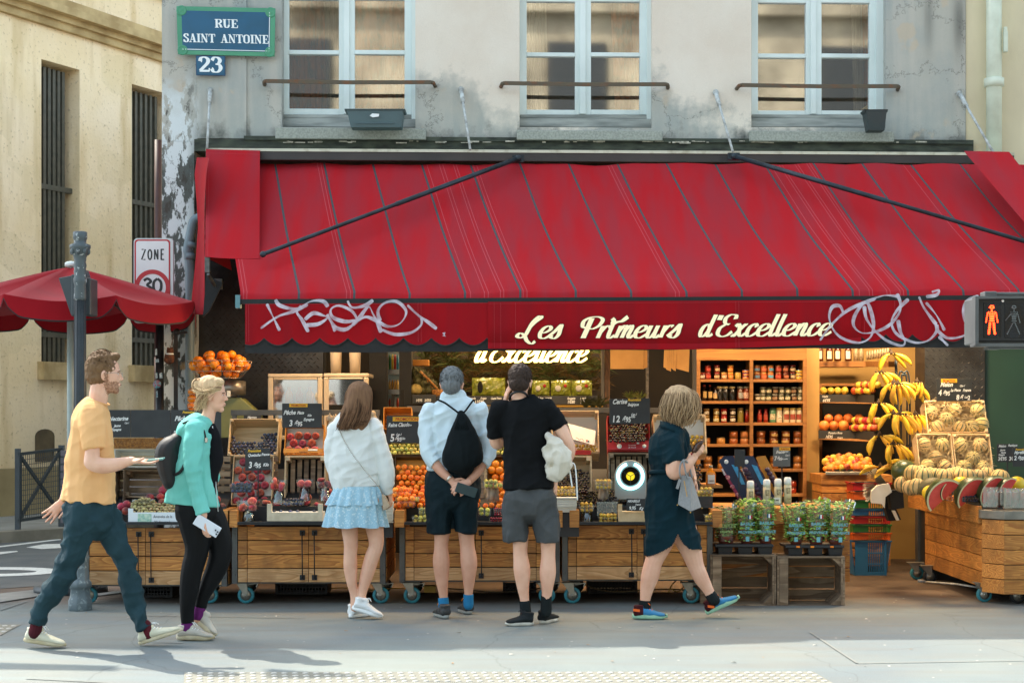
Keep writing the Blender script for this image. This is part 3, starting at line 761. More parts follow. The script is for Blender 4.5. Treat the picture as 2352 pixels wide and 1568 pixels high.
# front bar
mb=MB();a=Vector((xb(-1.1),YB_+.0,P(1176,ybar(xb(-1.1))+5,YB_).z));b=Vector((xb(16.5),YB_,P(1176,ybar(xb(16.5))+5,YB_).z))
mb.bar(a,b,.05,.036);mb.build('front_bar',M_black,aw)
mb=MB();mb.bar(a-Vector((.016,0,.0)),a+Vector((.02,0,0)),.08,.1);mb.build('bar_end_cap',mat('teal_metal','#5a7f86',rough=.4,metal=.5),aw)
# cassette
mb=MB();fbox(mb,472,2330,352,372,.38,.3);mb.build('cassette',M_box,aw,bevel=.006)
mb=MB();fbox(mb,472,2330,345.5,352,.386,.32);mb.build('cassette_top',M_strip,aw)
# valance: black lining with red scalloped and straight flaps in front
YV=YB_-.02
def vy(x):return 688-(x-560)/1680*9
def VP(x,y,o=0):return P(x,y,YV-o)
mb=MB();n=60;vs=[]
for i in range(n+1):
 x=563+(2480-563)*i/n;vs+=[VP(x,vy(x)+9,-.008),VP(x,811-14*(x-563)/1700+.8*math.sin(i*.9),-.008)]
mb.add(vs,[(2*i,2*i+1,2*i+3,2*i+2) for i in range(n)]);mb.build('black_valance',M_black,aw)
def scallop(x0,x1,first,per,top_y,bot_y,slope=0):
 mb=MB();mb.smooth=True ;n=int((x1-x0)/3);vs=[];e=[]
 for i in range(n+1):
  x=x0+(x1-x0)*i/n;ph=((x-first)/per)%1.0
  yy=top_y+(bot_y-top_y)*math.sin(math.pi*ph)**.75+slope*(x-x0)
  wv=.006*math.sin(x*.05)+.004*math.sin(x*.013)
  for t in (0,.33,.66,1):
   vs.append(VP(x,vy(x)+9+(yy-3-vy(x)-9)*t,.004+wv*t))
  vs.append(VP(x,yy,.0045+wv))
 m_=5
 mb.add(vs,[])
 for i in range(n):
  for j in range(4):mb.f.append([i*m_+j,i*m_+j+1,(i+1)*m_+j+1,(i+1)*m_+j]);mb.mi.append(1 if j==3 else 0);mb.sm.append(True)
 return mb
scallop(563,1121,606.7,64,777,795).build('scalloped_valance',[M_redv,M_black],aw)
scallop(1975,2480,2034.5,61.6,769,787).build('scalloped_valance',[M_redv,M_black],aw)
mb=MB();mb.smooth=True ;n=50;vs=[]
for i in range(n+1):
 x=1121+(1978-1121)*i/n;yb=802.5-14*max(0,(x-1600)/380)**1.0 if x>1600 else 802.5-2*(1600-x)/480
 wv=.004*math.sin(i*.5)
 vs+=[VP(x,vy(x)+8,.012),VP(x,(vy(x)+yb)/2,.013+wv),VP(x,yb-15,.014+wv),VP(x,yb-14,.009+wv),VP(x,yb-13,.014+wv),VP(x,yb,.014+wv)]
for i in range(n):
 for j in range(5):mb.f.append([i*6+j,i*6+j+1,(i+1)*6+j+1,(i+1)*6+j]);mb.mi.append(0);mb.sm.append(True)
mb.add(vs,[]);mb.build('name_valance',M_redv,aw)
mb=MB()
for x in (565.5,571,960,967,1135,1150,1184,1690,1697,1985,2055):
 mb.bar(VP(x,vy(x)+10,.0185),VP(x+.5,785 if x<1121 else 799 if x<1900 else 768,.0185),.0015,.001,up=(0,1,0))
mb.bar(VP(564,vy(564)+11,.0085),VP(1120,vy(1120)+11,.0085),.0015,.001,up=(0,1,0));mb.bar(VP(1122,vy(1122)+12,.0185),VP(1976,vy(1976)+12,.0185),.0015,.001,up=(0,1,0))
mb.build('stitching',M_thr,aw)
# painted script lettering
SCR={
'L':(1.15,[('s',[(.45,.95),(.62,1.3),(.9,1.72),(.72,1.8),(.5,1.35),(.42,.75),(.36,.28),(.12,.05),(-.12,.2),(0,.42),(.3,.25),(.6,-.2),(.95,-.45),(1.12,-.25)])]),
'e':(.75,[('s',[(.05,.42),(.4,.5),(.62,.78),(.45,1.0),(.2,.85),(.08,.45),(.2,.06),(.48,.0),(.8,.3)])]),
's':(.65,[('s',[(-.1,.1),(.2,.6),(.42,1.08),(.47,.7),(.5,.25),(.32,-.02),(.08,.08),(.1,.25)])]),
'P':(1.15,[('l',[(.42,1.65),(.38,0)],1.25),('s',[(.25,.85),(.05,1.0),(.0,1.4),(.3,1.7),(.8,1.75),(1.12,1.5),(1.05,1.05),(.75,.78),(.5,.8)])]),
'r':(.6,[('l',[(.15,1),(.13,0)]),('s',[(.15,.45),(.3,.85),(.5,1.0),(.62,.88)])]),
'i':(.5,[('s',[(.12,1.25),(.12,.25),(.26,0),(.5,.22)]),('s',[(.1,1.15),(.3,1.3),(.6,1.42),(.85,1.75)],1.5),('s',[(.1,1.2),(.05,1.45),(-.08,1.62)],1.2)]),
'm':(1.15,[('l',[(.15,1),(.13,0)]),('s',[(.14,.45),(.3,.9),(.45,1.0),(.52,.8),(.5,0)]),('s',[(.5,.45),(.66,.9),(.82,1.0),(.88,.75),(.85,.2),(.98,0),(1.15,.2)])]),
'u':(.85,[('s',[(.12,1),(.1,.3),(.22,0),(.4,.1),(.5,.4)]),('s',[(.54,1),(.52,.25),(.66,0),(.85,.2)])]),
'd':(.82,[('s',[(.5,.8),(.36,1.0),(.14,.8),(.08,.35),(.2,.0),(.4,.1),(.52,.4)]),('s',[(.58,1.8),(.54,.9),(.54,.25),(.66,0),(.85,.2)])]),
"'":(.3,[('s',[(.12,1.75),(.1,1.35)],1.2)]),
'E':(.92,[('s',[(.78,1.42),(.72,1.72),(.4,1.78),(.16,1.5),(.25,1.1),(.5,.98),(.3,.95),(.04,.65),(.06,.2),(.34,-.02),(.66,.08),(.88,.38)])]),
'x':(.82,[('s',[(.05,.8),(.18,1),(.32,.75),(.42,.25),(.6,0),(.82,.22)]),('s',[(.72,.9),(.6,.95),(.38,.5),(.16,.02),(.02,.12)])]),
'c':(.66,[('s',[(.55,.75),(.42,1),(.16,.8),(.08,.35),(.22,0),(.45,.05),(.68,.3)])]),
'l':(.42,[('s',[(.16,1.8),(.12,.9),(.13,.22),(.25,0),(.45,.2)])]),
'n':(.8,[('l',[(.15,1),(.13,0)]),('s',[(.14,.45),(.3,.9),(.46,1.0),(.53,.75),(.5,.2),(.62,0),(.82,.2)])]),
't':(.5,[('s',[(.16,1.5),(.12,.25),(.26,0),(.48,.2)]),('l',[(-.05,1),(.4,1)])]),
' ':(1.0,[])}
def script(mb,txt,org,hx,wunit,u,v,n,a=.26,b=.085,shear=.42,th=.002):
 k=wunit/hx;x=0;lay=0
 for c in txt:
  adv,st=SCR[c];ss=[(s[0],[((p[0])*k,p[1]) for p in s[1]])+tuple(s[2:]) for s in st]
  nib_mb(mb,ss,Vector(org)+Vector(u)*x,hx,u,v,n,a=a*k,b=b,th=th+lay*.0004,shear=shear,per=7);lay+=1
  x+=adv*wunit
 return x
pxv=YV/FPX
M_cream_t=mat('cream_letter_glow_paint','#f5e4bd',None,rough=.5,emis=.08,emc='#ffe9b0')  # faint glow put into the cream colour, as if backlit
M_outl=mat('letter_outline','#3a1416',None,rough=.6)
for word,xw,yb_ in (('Les',1190,777),('Primeurs',1325,776.5),("d'Excellence",1602,772.5)):
 u=Vector((1,0,.008)).normalized()
 mb=MB();script(mb,word,VP(xw,yb_,.02),27.5*pxv,37.3*pxv,u,(0,0,1),(0,-1,0),th=.004)
 mb.build('painted_name',M_cream_t,aw,recalc=False)
 mb=MB();script(mb,word,VP(xw,yb_,.018),27.5*pxv,37.3*pxv,u,(0,0,1),(0,-1,0),a=.33,b=.155,th=.001)
 mb.build('painted_name_outline',M_outl,aw,recalc=False)
 # sprayed tags
def spraymat():
 m=bpy.data.materials.new('spray_paint');m.use_nodes=True ;nt=m.node_tree;b=nt.nodes['Principled BSDF'];L=nt.links.new
 n=N(nt,'ShaderNodeTexNoise',i_Scale=16.0,i_Detail=6.0);L(coords(nt),n.inputs['Vector'])
 b.inputs['Base Color'].default_value=hexc('#d4cedb');b.inputs['Roughness'].default_value=.6
 L(ramp(nt,n.outputs[0],[(.3,G(.35)),(.7,G(.88))]),b.inputs['Alpha']);return m
M_spray=spraymat()
def graffiti(strokes,x0,y0,k,wd,o):
 mb=MB();lay=0
 for st in strokes:
  q=spline([(x0+x*k,y0+y*k) for x,y in st],8);vs=[];n=len(q)
  for i,p in enumerate(q):
   d_=Vector((q[min(i+1,n-1)][0]-q[max(i-1,0)][0],q[min(i+1,n-1)][1]-q[max(i-1,0)][1]));d_=d_.normalized() if d_.length>1e-6 else Vector((1,0))
   r=wd*(.5+.35*abs(math.cos(math.pi*i/(n-1)))+.25*math.sin(i*.23+len(st)));lay+=1
   ends=1 if 0<i<n-1 else.5
   for sg in (1,-1):vs.append(VP(p[0]-sg*d_.y*r*ends,p[1]+sg*d_.x*r*ends,o+lay*4e-6))
  mb.add(vs,[(2*i,2*i+1,2*i+3,2*i+2) for i in range(n-1)])
 return mb
gl=[[(240,235),(290,340),(345,455)],[(190,435),(330,340),(450,300),(575,240)],[(310,200),(350,250),(480,275),(600,215),(700,215),(740,260)],[(520,250),(485,300),(530,370),(580,465)],
[(550,365),(620,312),(700,330),(735,350),(660,400),(560,410)],[(735,320),(765,390),(800,460)],[(745,340),(800,425),(880,445),(950,400),(975,360),(930,290),(830,250),(765,280),(780,345),(880,380),(965,370)],
[(940,412),(1000,345),(1070,260),(1110,320),(1150,400),(1175,470)],[(900,210),(940,265),(1040,250),(1110,205)],[(980,375),(1050,342),(1130,370),(1230,420),(1330,395),(1380,300),(1310,220),(1210,225),(1150,290),(1165,375)],[(1390,245),(1480,330),(1560,385),(1630,440)],
[(1180,445),(1290,485),(1420,470),(1500,410),(1505,345)],[(1688,470),(1692,488),(1690,500)]]
mb=graffiti(gl,545.5,631.6,.28077,4.4,.03)
mb.build('spray_tag',M_spray,aw,recalc=False)
gr=[[(600,775),(700,640),(850,510),(1080,415)],[(800,540),(770,480),(705,490),(680,580),(720,690),(800,760),(930,795),(1030,750),(1060,640),(1030,500),(1000,440)],
[(1080,415),(980,450),(900,560),(890,650),(960,710),(1080,700),(1200,640),(1280,540),(1290,450),(1260,375)],[(980,480),(1000,590),(1080,700),(1180,780),(1300,820),(1330,780),(1290,700),(1270,600)],
[(1360,420),(1260,520),(1215,620),(1260,720),(1400,790),(1520,780),(1600,700),(1600,640)],[(1450,400),(1490,490),(1560,590),(1600,640)],[(1510,450),(1600,560),(1670,690)],
[(1600,640),(1620,700),(1700,755),(1820,740),(1900,690)],[(1560,360),(1620,345),(1600,385),(1510,400)],[(1960,390),(1860,440),(1830,550),(1870,660),(1950,730)],[(1620,740),(1700,820)],[(1000,440),(1150,390),(1280,400)]]
mb=graffiti(gr,1722.7,574.2,.2676,4.2,.032)
mb.build('spray_tag',M_spray,aw,recalc=False)
# cheeks at both ends, side return on the street corner
mb=MB();mb.smooth=False ;zz=[343,592]
def cheek(pts,Yf,th=.02):
 m_=MB();m_.prism([P(x,y,Yf) for x,y in pts],(0,1,0),th);return m_
m_=MB();n=8;vs=[]
for i in range(n+1):
 t=i/n;bul=.02*math.sin(math.pi*t)
 L_=Vector((473-2*t,343+(590-343)*t));R_=Vector((597-1*t,346+(594-346)*t))
 for s in range(7):
  u_=s/6;x=L_.x+(R_.x-L_.x)*u_;y=L_.y+(R_.y-L_.y)*u_+(2*math.sin(math.pi*u_) if i==n else 0)
  vs.append(P(x,y,14.1-1.05*t-bul))
m_.smooth=True
m_.add(vs,[(i*7+j,i*7+j+1,(i+1)*7+j+1,(i+1)*7+j) for i in range(n) for j in range(6)])
m_.smooth=False
tl,bl,tr,br=P(473,343,14.1),P(471,590,13.05),P(597,346,14.1),P(596,594,13.05)
dp=Vector((0,1.3,0))
m_.add([tl,bl,Vector((bl.x,tl.y+.2,bl.z)),tl+dp*.2],[(0,1,2,3)]);m_.quad(tl,tr,tr+dp*.2,tl+dp*.2)
m_.build('end_hood',M_red,aw)
m_=MB()
for x in (476,480):m_.bar(P(x,350,14.04),P(x-3,588,13.02),.0015,.001,up=(0,1,0))
m_.bar(P(475,352,14.03),P(597,355,14.03),.0015,.001,up=(0,1,0));m_.build('hood_stitching',M_thr,aw)
# side canvas hanging along the side street, seen edge on
m_=MB();m_.smooth=True ;prof=[(452,362,480),(447,400,474),(452,470,470),(455,520,470),(449,600,470),(440,690,470),(441,722,466)];vs=[]
for xl,y,xr in prof:
 for s in range(5):
  u_=s/4;vs.append(P(xl+(xr-xl)*u_,y,14.35-.9*u_**1.3+.03*math.sin(u_*6+y)))
k_=len(prof);m_.add(vs,[(i*5+j,i*5+j+1,(i+1)*5+j+1,(i+1)*5+j) for i in range(k_-1) for j in range(4)])
m_.build('side_canvas',M_red,aw)
cheekp=[(2216,353),(2325,355),(2352,372),(2352,505),(2240,383)]
m_=MB();A=[P(2218,353,13.9),P(2322,355,13.9),P(2480,560,12.9),P(2395,560,12.9)]
m_.prism(A,(0,.05,.03),1.0);m_.build('end_hood',M_red,aw)
# folding arms seen in front of the canvas
M_arm=mat('dark_arm_metal','#2f3b44','#222a30',scale=8,rough=.45,metal=.4)
def arm(p,q,nm='folding_arm'):
 m_=MB();m_.tube([p,p.lerp(q,.5),p.lerp(q,.502),q],[.017,.017,.021,.021],10);m_.ell(p,.026);m_.ell(q,.03)
 m_.box(q.x-.05,q.x+.05,q.y,q.y+.05,q.z-.03,q.z+.03)
 m_.build(nm,M_arm,aw)
arm(P(604,584,12.95),P(1190,364,14.1));arm(P(2420,574,12.9),P(1686,359,14.1))
# bracket and winding gear under the left hood
m_=MB();m_.pbox(470,481,588,625,13.1,.04);m_.pbox(486,509,640,664,13.6,.05);m_.bar(P(478,630,13.2),P(500,668,13.5),.02,.02);m_.tube([P(494,664,13.6),P(497,676,13.6)],.006,6)
m_.build('arm_bracket',mat('worn_steel','#6e706e','#4c4d4c',scale=20,rough=.5,metal=.6),aw)
m_=MB();m_.prism([P(474,620,13.4),P(490,640,13.4),P(512,650,13.4),P(480,715,13.4),P(466,728,13.4)],(0,1,0),.02);m_.build('canvas_end',M_black,aw)
# white tie rods
M_rod=mat('rod_white_paint','#c6cccb','#8c8d88',scale=18,rough=.7)
for i,(x0,y0,x1,y1,lb) in enumerate(((483,208,475.5,342,'white tie rod under the house number holding the awning'),(1059,206,1080,344,'white tie rod on the wall between the first two windows'),(1644,213,1683,348,'white tie rod on the wall between the second and third window'),(2204,216,2281,350,'rusty white tie rod slanting down at the right wall edge'))):
 a=FP(x0,y0,.02);b=P(x1,y1,14.1)
 m_=MB();m_.tube([a,b],.011,8)
 c=a.lerp(b,.22);m_.tube([a,c],.02,8);m_.ell(a,.028)
 m_.build('tie_rod',M_rod,group='tie rods holding the awning',label=lb,cat='tie rod')
 # planter box and flower pot on the window ledges
M_pl=mat('grey_plastic','#4d6468','#455a5e',scale=4,rough=.5)
def trapbox(mb,xl,xr,yt,xl2,xr2,yb,off,dep,th=.0):
 A,B,C,D=FP(xl,yt,off),FP(xr,yt,off),FP(xr2,yb,off-.02),FP(xl2,yb,off-.02);d=Vector((0,dep,0));d2=Vector((0,dep-.04,0))
 mb.hexa([D,C,C+d2,D+d2,A,B,B+d,A+d])
pb=thing('planter_box','long grey plastic planter standing on the first window ledge','planter',FP(861,292,.3))
m_=MB();trapbox(m_,796,926,252,806,922,293,.32,.2);m_.build('trough',M_pl,pb,bevel=.004)
m_=MB();trapbox(m_,791,931,250,792,930,256,.335,.23);m_.bar(FP(816,283,.318),FP(906,283,.318),.006,.008);m_.build('rim',M_pl,pb,bevel=.004)
m_=MB();m_.prism([FP(849,266,.327),FP(855,261,.327),FP(871,262,.327),FP(870,268,.327),FP(856,270,.327)],(0,1,0),.002);text_mb(m_,'elho',FP(851,267.4,.331),.011);m_.build('label',M_swh,pb)
pp=thing('flower_pot','square dark plastic flower pot at the right end of the third window ledge','flower pot',FP(2013,300,.3))
m_=MB();trapbox(m_,1989,2037,254,1995,2032,300,.3,.17);m_.build('pot',mat('dark_pot_plastic','#263638','#35393a',scale=6,rough=.5),pp,bevel=.004)
m_=MB();trapbox(m_,1985,2040,251.5,1987,2038,258,.305,.18);m_.build('rim',_m['dark_pot_plastic'],pp)
m_=MB()
for x,y in ((1983,246),(1978,249),(1988,243)):m_.tube([FP(1993,253,.22),FP((1993+x)/2,y,.22),FP(x,y+3,.22)],.003,5)
m_.build('dry_twigs',mat('dry_twig','#a79470',rough=.9),pp)
# ----- STREET FURNITURE
M_cast=mat('cast_iron_paint','#2b3133','#23292b',scale=14,rough=.45,metal=.2,bump=.3,bscale=60)
YL=12.46;lp=P(184,1400,YL);lp.z=0;u_=YL/FPX
lamp=thing('signal_post','grey cast iron street post with crumbled top beside the walking man','post',lp)
def hz(y):return EH+(HY-y)*u_
m_=MB();m_.lathe(lp,[(28*u_,0),(28*u_,hz(1378)),(24*u_,hz(1370)),(22*u_,hz(1352)),(27*u_,hz(1345)),(27*u_,hz(1337)),(22*u_,hz(1330)),(20*u_,hz(1290)),(22*u_,hz(1284)),(22*u_,hz(1278)),(18*u_,hz(1270)),(17*u_,hz(1180))],8)
m_.build('base',mat('cast_iron_base','#5a676b','#93a09f',scale=30,rough=.5,lo=.56,hi=.72),lamp,bevel=.006)
m_=MB();m_.lathe(lp,[(15.5*u_,hz(1181)),(14.5*u_,hz(1000)),(12.5*u_,hz(680))],20)
for i in range(10):
 an=2*math.pi*i/10;m_.tube([lp+Vector((math.cos(an)*15.4*u_,math.sin(an)*15.4*u_,hz(1180))),lp+Vector((math.cos(an)*12.4*u_,math.sin(an)*12.4*u_,hz(690)))],.004,5)
m_.build('shaft',M_cast,lamp)
m_=MB();m_.lathe(lp,[(13*u_,hz(690)),(14*u_,hz(684)),(12.5*u_,hz(655)),(15*u_,hz(648)),(15*u_,hz(640)),(12.5*u_,hz(634)),(14.5*u_,hz(624)),(13*u_,hz(618)),(15*u_,hz(610)),(13*u_,hz(602)),(15*u_,hz(590)),(20*u_,hz(575)),(24*u_,hz(570)),(24*u_,hz(563)),(14*u_,hz(559)),(14*u_,hz(552)),(16*u_,hz(548)),(16*u_,hz(533)),(13*u_,hz(532)),(0,hz(535))],20)
for i in range(8):
 an=2*math.pi*i/8;m_.ell(lp+Vector((math.cos(an)*19*u_,math.sin(an)*19*u_,hz(578))),(.016,.016,.026))
m_.build('capital',mat('capital_paint','#4b5558','#c8cfce',scale=30,rough=.5,lo=.6,hi=.68),lamp)
M_sigb=mat('signal_casing','#3c4448','#343b3f',scale=5,rough=.5)
m_=MB();Y_=YL+.1
m_.prism([P(134,638,Y_),P(168,632,Y_),P(168,722,Y_),P(163,724,Y_)],(0,1,0),.2);m_.build('signal_hood',M_sigb,lamp,bevel=.006)
m_=MB();m_.pbox(163,176,630,726,Y_-.02,.25);m_.build('signal_box',M_sigb,lamp,bevel=.01)
m_=MB();m_.pbox(190,208,638,724,Y_-.02,.22);m_.prism([P(192,638,Y_),P(196,618,Y_),P(201,634,Y_),P(201,640,Y_)],(0,1,0),.1);m_.build('signal_box',M_sigb,lamp,bevel=.01)
# parasol
M_par=mat('parasol_canvas','#96101c','#860d18',scale=2.5,rough=.85,spec=.15,bump=.25,bscale=300,bdist=.001,sheen=.1)
pc=Vector(((163-CX)*13.72/FPX,13.72,0));par=thing('parasol','dark red scalloped parasol on a pale pole behind the grey post','parasol',pc)
za=EH+(HY-612)*13.72/FPX;m_=MB();m_.smooth=True
NS=8;RAD=1.09;zr=EH+(HY-697)*13.72/FPX
def cor(i):an=2*math.pi*i/NS+R(-12);return Vector((math.cos(an)*RAD,math.sin(an)*RAD,0))
rings=7;per_seg=8;vs=[]
tot=NS*per_seg
for rI in range(rings+1):
 t=rI/rings
 for s in range(tot):
  i,f=divmod(s,per_seg);f/=per_seg;c=cor(i).lerp(cor(i+1),f);sag=.07*math.sin(math.pi*f)*math.sin(math.pi*min(t,.9))+.05*math.sin(math.pi*f)*t
  z=za-(za-zr)*(t**1.08)-sag
  vs.append(Vector((pc.x+c.x*t,pc.y+c.y*t,z)))
m_.add(vs,[(a*tot+s,a*tot+(s+1)%tot,(a+1)*tot+(s+1)%tot,(a+1)*tot+s) for a in range(rings) for s in range(tot)])
m_.build('canopy',M_par,par)
m_=MB();m_.smooth=True ;vs=[];pern=24;tot2=NS*pern
for s in range(tot2):
 i,f=divmod(s,pern);f/=pern;c=cor(i).lerp(cor(i+1),f);e=min(f,1-f)
 h=.05+.11*min(1,(e/.14))**.6 if e>.0 else.04
 sag=.05*math.sin(math.pi*f)
 top=Vector((pc.x+c.x,pc.y+c.y,zr-sag+.002));bot=top+Vector((c.x*.012,c.y*.012,-h))
 vs+=[top,bot+Vector((0,0,.012)),bot]
m_.add(vs,[])
for s in range(tot2):
 for j in range(2):
  a=s*3+j;b_=((s+1)%tot2)*3+j;m_.f.append([a,b_,b_+1,a+1]);m_.mi.append(j);m_.sm.append(True)
m_.build('valance',[M_par,M_black],par)
m_=MB();m_.lathe(pc,[(.032,0.02),(.032,za+.03),(.0,za+.035)],16);m_.build('pole',mat('pole_pale','#a9b8b6','#93a3a2',scale=3,rough=.4),par)
m_=MB();m_.lathe(pc+Vector((0,0,za+.0)),[(.05,0),(.05,.03),(.03,.04),(0,.045)],16);m_.build('finial',M_frame,par)
m_=MB();m_.lathe(pc,[(.3,0),(.3,.05),(.06,.07),(.06,.3)],24);m_.build('foot',M_sigb,par)
m_=MB()
for i in range(NS):m_.tube([pc+Vector((0,0,za-.04)),Vector((pc.x,pc.y,zr-.03))+cor(i)*.98],.009,6)
m_.build('ribs',mat('rib_wood','#3a2c22',rough=.6),par)
# zone sign on its pole
zs_=thing('zone_sign','white ZONE road sign with red border and speed circle on a black pole','road sign',Vector(((366-CX)*14.2/FPX,14.2,0)))
Yz=14.02
def rrect(xl,xr,yt,yb,r,Y,n=6):
 pts=[]
 for cx,cy,a0 in ((xr-r,yt+r,0),(xl+r,yt+r,90),(xl+r,yb-r,180),(xr-r,yb-r,270)):
  for i in range(n+1):
   an=R(a0+90*i/n);pts.append(P(cx+r*math.cos(an),cy-r*math.sin(an),Y))
 return pts
M_wsign=mat('sign_white','#dfe3e2','#cfd5d5',scale=3,rough=.4);M_rsign=mat('sign_red','#b01722',rough=.4);M_bsign=mat('sign_black','#1a1c1d',rough=.4)
m_=MB();m_.prism(rrect(307,398,547,742,9,Yz),(0,1,0),.03);m_.build('panel',mat('sign_edge_metal','#b9bfbf',rough=.4,metal=.3),zs_)
m_=MB();m_.prism(rrect(309,391,550,738,8,Yz-.003),(0,1,0),.003);m_.build('red_border',M_rsign,zs_)
m_=MB();m_.prism(rrect(312.5,387.5,553.5,734,6,Yz-.005),(0,1,0),.003);m_.build('face',M_wsign,zs_)
m_=MB()
ZON={'Z':[('l',[(0,1),(.6,1),(0,0),(.6,0)])],'O':[('s',[(.3,1),(.05,.75),(.05,.25),(.3,0),(.55,.25),(.55,.75),(.3,1)])],'N':[('l',[(.05,0),(.05,1)]),('l',[(.05,1),(.55,0)]),('l',[(.55,0),(.55,1)])],'E':[('l',[(.08,0),(.08,1)]),('l',[(0,1),(.52,1)]),('l',[(0,.52),(.45,.52)]),('l',[(0,0),(.55,0)])],
'3':[('s',[(.05,.85),(.3,1),(.55,.8),(.3,.55),(.58,.3),(.3,0),(.02,.15)])],'0':[('s',[(.3,1),(.05,.75),(.05,.25),(.3,0),(.55,.25),(.55,.75),(.3,1)])]}
hz_=23*Yz/FPX
for i,ch in enumerate('ZONE'):nib_mb(m_,[(s_[0],[(x_*.62,y_) for x_,y_ in s_[1]]) for s_ in ZON[ch]],P(325.5+i*14.6,596,Yz-.0052),hz_,(1,0,0),(0,0,1),(0,-1,0),a=.15,b=.13,th=.001)
for i,ch in enumerate('30'):nib_mb(m_,ZON[ch],P(329+i*23,672,Yz-.0052),32*Yz/FPX,(1,0,0),(0,0,1),(0,-1,0),a=.2,b=.18,th=.001)
m_.build('lettering',M_bsign,zs_,recalc=False)
m_=MB();c=P(350,660,Yz-.008);ks=[]
for i in range(41):
 an=2*math.pi*i/40;ks+=[c+Vector((math.cos(an),0,math.sin(an)))*41*Yz/FPX,c+Vector((math.cos(an),0,math.sin(an)))*31*Yz/FPX]
m_.add(ks,[(2*i,2*i+1,2*i+3,2*i+2) for i in range(40)]);m_.build('red_ring',M_rsign,zs_)
m_=MB();xx=(367-CX)*14.15/FPX;m_.tube([Vector((xx,14.15,0)),Vector((xx,14.15,EH+(HY-738)*14.15/FPX))],.036,16);m_.build('pole',mat('pole_black','#202326','#2b2e30',scale=8,rough=.35),zs_)
q=random.Random(5)
m_=MB()
for x,y,w_,h_ in ((361,828,9,9),(360,862,5,14),(370,862,7,14),(359,808,5,16),(361,905,4,16)):m_.prism([P(x-w_/2,y+h_/2,14.11),P(x+w_/2,y+h_/2-1,14.11),P(x+w_/2-1,y-h_/2,14.11),P(x-w_/2,y-h_/2+2,14.11)],(0,-1,0),.002)
m_.build('stickers',mat('sticker_white','#c9d4d8','#5a7f8c',scale=60,rough=.6),zs_)
m_=MB();m_.lathe(P(361,882,14.112),[(.0,.003),(.035,.003),(.035,0)],20,axis=(0,-1,0));m_.build('round_sticker',mat('sticker_cyan','#55b9c9','#b94a5a',scale=70,rough=.5),zs_)
# brown rain pipe on the beige wall above the sign; grey rain pipe on the shop corner
Yp=17.5;xx=(363-CX)*Yp/FPX
m_=MB();m_.tube([Vector((xx,Yp,EH+(HY-560)*Yp/FPX-1.2)),Vector((xx,Yp,EH+(HY-322)*Yp/FPX))],.04,16)
m_.lathe((xx,Yp,EH+(HY-560)*Yp/FPX-3.3),[(.04,0),(.04,2.1)],12)
m_.build('brown_rain_pipe',mat('brown_pipe','#4a2a25','#3c221e',scale=6,rough=.45),label='dark brown rain pipe rising behind the white ZONE sign',cat='pipe')
M_gp=mat('grey_pipe','#6d7f86','#5f7077',scale=5,rough=.45)
def q_(x,y,o=.07):return FP(x,y,o)
m_=MB();m_.tube(spline([q_(436,1300),q_(436,900),q_(436,640),q_(433,590),q_(431,572),q_(436,545),q_(444,510),q_(456,500),q_(470,497)],6),.04,16)
for a,b in (((436,596),(436,582)),((436,735),(436,722)),((437,568),(440,556))):m_.tube([q_(*a),q_(*b)],.046,16)
m_.build('grey_rain_pipe',M_gp,label='grey plastic rain pipe bending up the peeling corner of the shop',cat='pipe')
m_=MB();m_.pbox(399,407,765,945,14.25,.03);m_.bar(P(400,766,14.2),P(430,763,14.2),.02,.02);m_.ell(P(406,762,14.2),.03);m_.pbox(408,413,808,822,14.25,.02)
m_.build('iron_post',M_iron if False else mat('dark_bar','#2a2422','#3a302a',scale=9,rough=.6),label='thin dark iron post clamped to the grey rain pipe',cat='post')
# small brown plush hanging from the clamp
pl=MB();c=P(389,815,14.1)
pl.ell(P(389,822,14.1),(.045,.035,.055));pl.ell(P(391,806,14.1),(.032,.03,.03));pl.ell(P(381,826,14.08),(.018,.02,.025));pl.ell(P(395,828,14.08),(.018,.02,.025));pl.ell(P(395,799,14.1),.01);pl.ell(P(386,800,14.1),.01)
pl.tube([P(391,800,14.1),P(401,768,14.2)],.003,5)
po=pl.build('plush_toy',mat('brown_plush','#6b4232','#54331f',scale=60,rough=.95,bump=.6),label='little brown plush toy with a white band hanging from the iron post',cat='toy')
m_=MB();m_.ell(P(390,813,14.1),(.036,.034,.012));m_.build('white_band',M_swh,po)
# railing on the side pavement
Yr=19.3
rl=thing('railing','black mesh railing with a cross brace on the far pavement','railing',P(88,1240,Yr))
m_=MB();m_.pbox(34,45,1030,1240,Yr,.06);m_.pbox(29,50,1232,1242,Yr-.03,.12);m_.build('rail_post',M_sigb,rl)
m_=MB();m_.pbox(134,146,1022,1226,Yr+.6,.06);m_.build('rail_post',M_sigb,rl)
def RL(x,y):t=(x-40)/100;return P(x,y,Yr+.6*t)
m_=MB()
for a,b in (((40,1043),(140,1031)),((40,1195),(140,1181)),((46,1046),(138,1178)),((46,1190),(138,1035)),((46,1045),(46,1193))):m_.bar(RL(*a),RL(*b),.03,.035)
m_.build('rail_frame',M_sigb,rl)
m_=MB()
for i in range(1,22):x=46+i*4.3;m_.bar(RL(x,1044-(x-46)*.12),RL(x,1193-(x-46)*.13),.006,.006)
for i in range(1,13):y=1045+i*11.6;m_.bar(RL(46,y),RL(138,y-12),.006,.006)
m_.build('rail_mesh',M_sigb,rl)
# slatted grey planter side beyond the parasol pole
sp_=MB()
for i in range(10):sp_.pbox(139,166,1034+i*17,1047+i*17,17,.03)
sp_.pbox(147,152,1034,1215,17.03,.03)
sp_.build('slatted_screen',mat('grey_slats','#6b6468','#57525a',scale=8,rough=.8),label='weathered grey slatted screen behind the parasol pole',cat='screen')
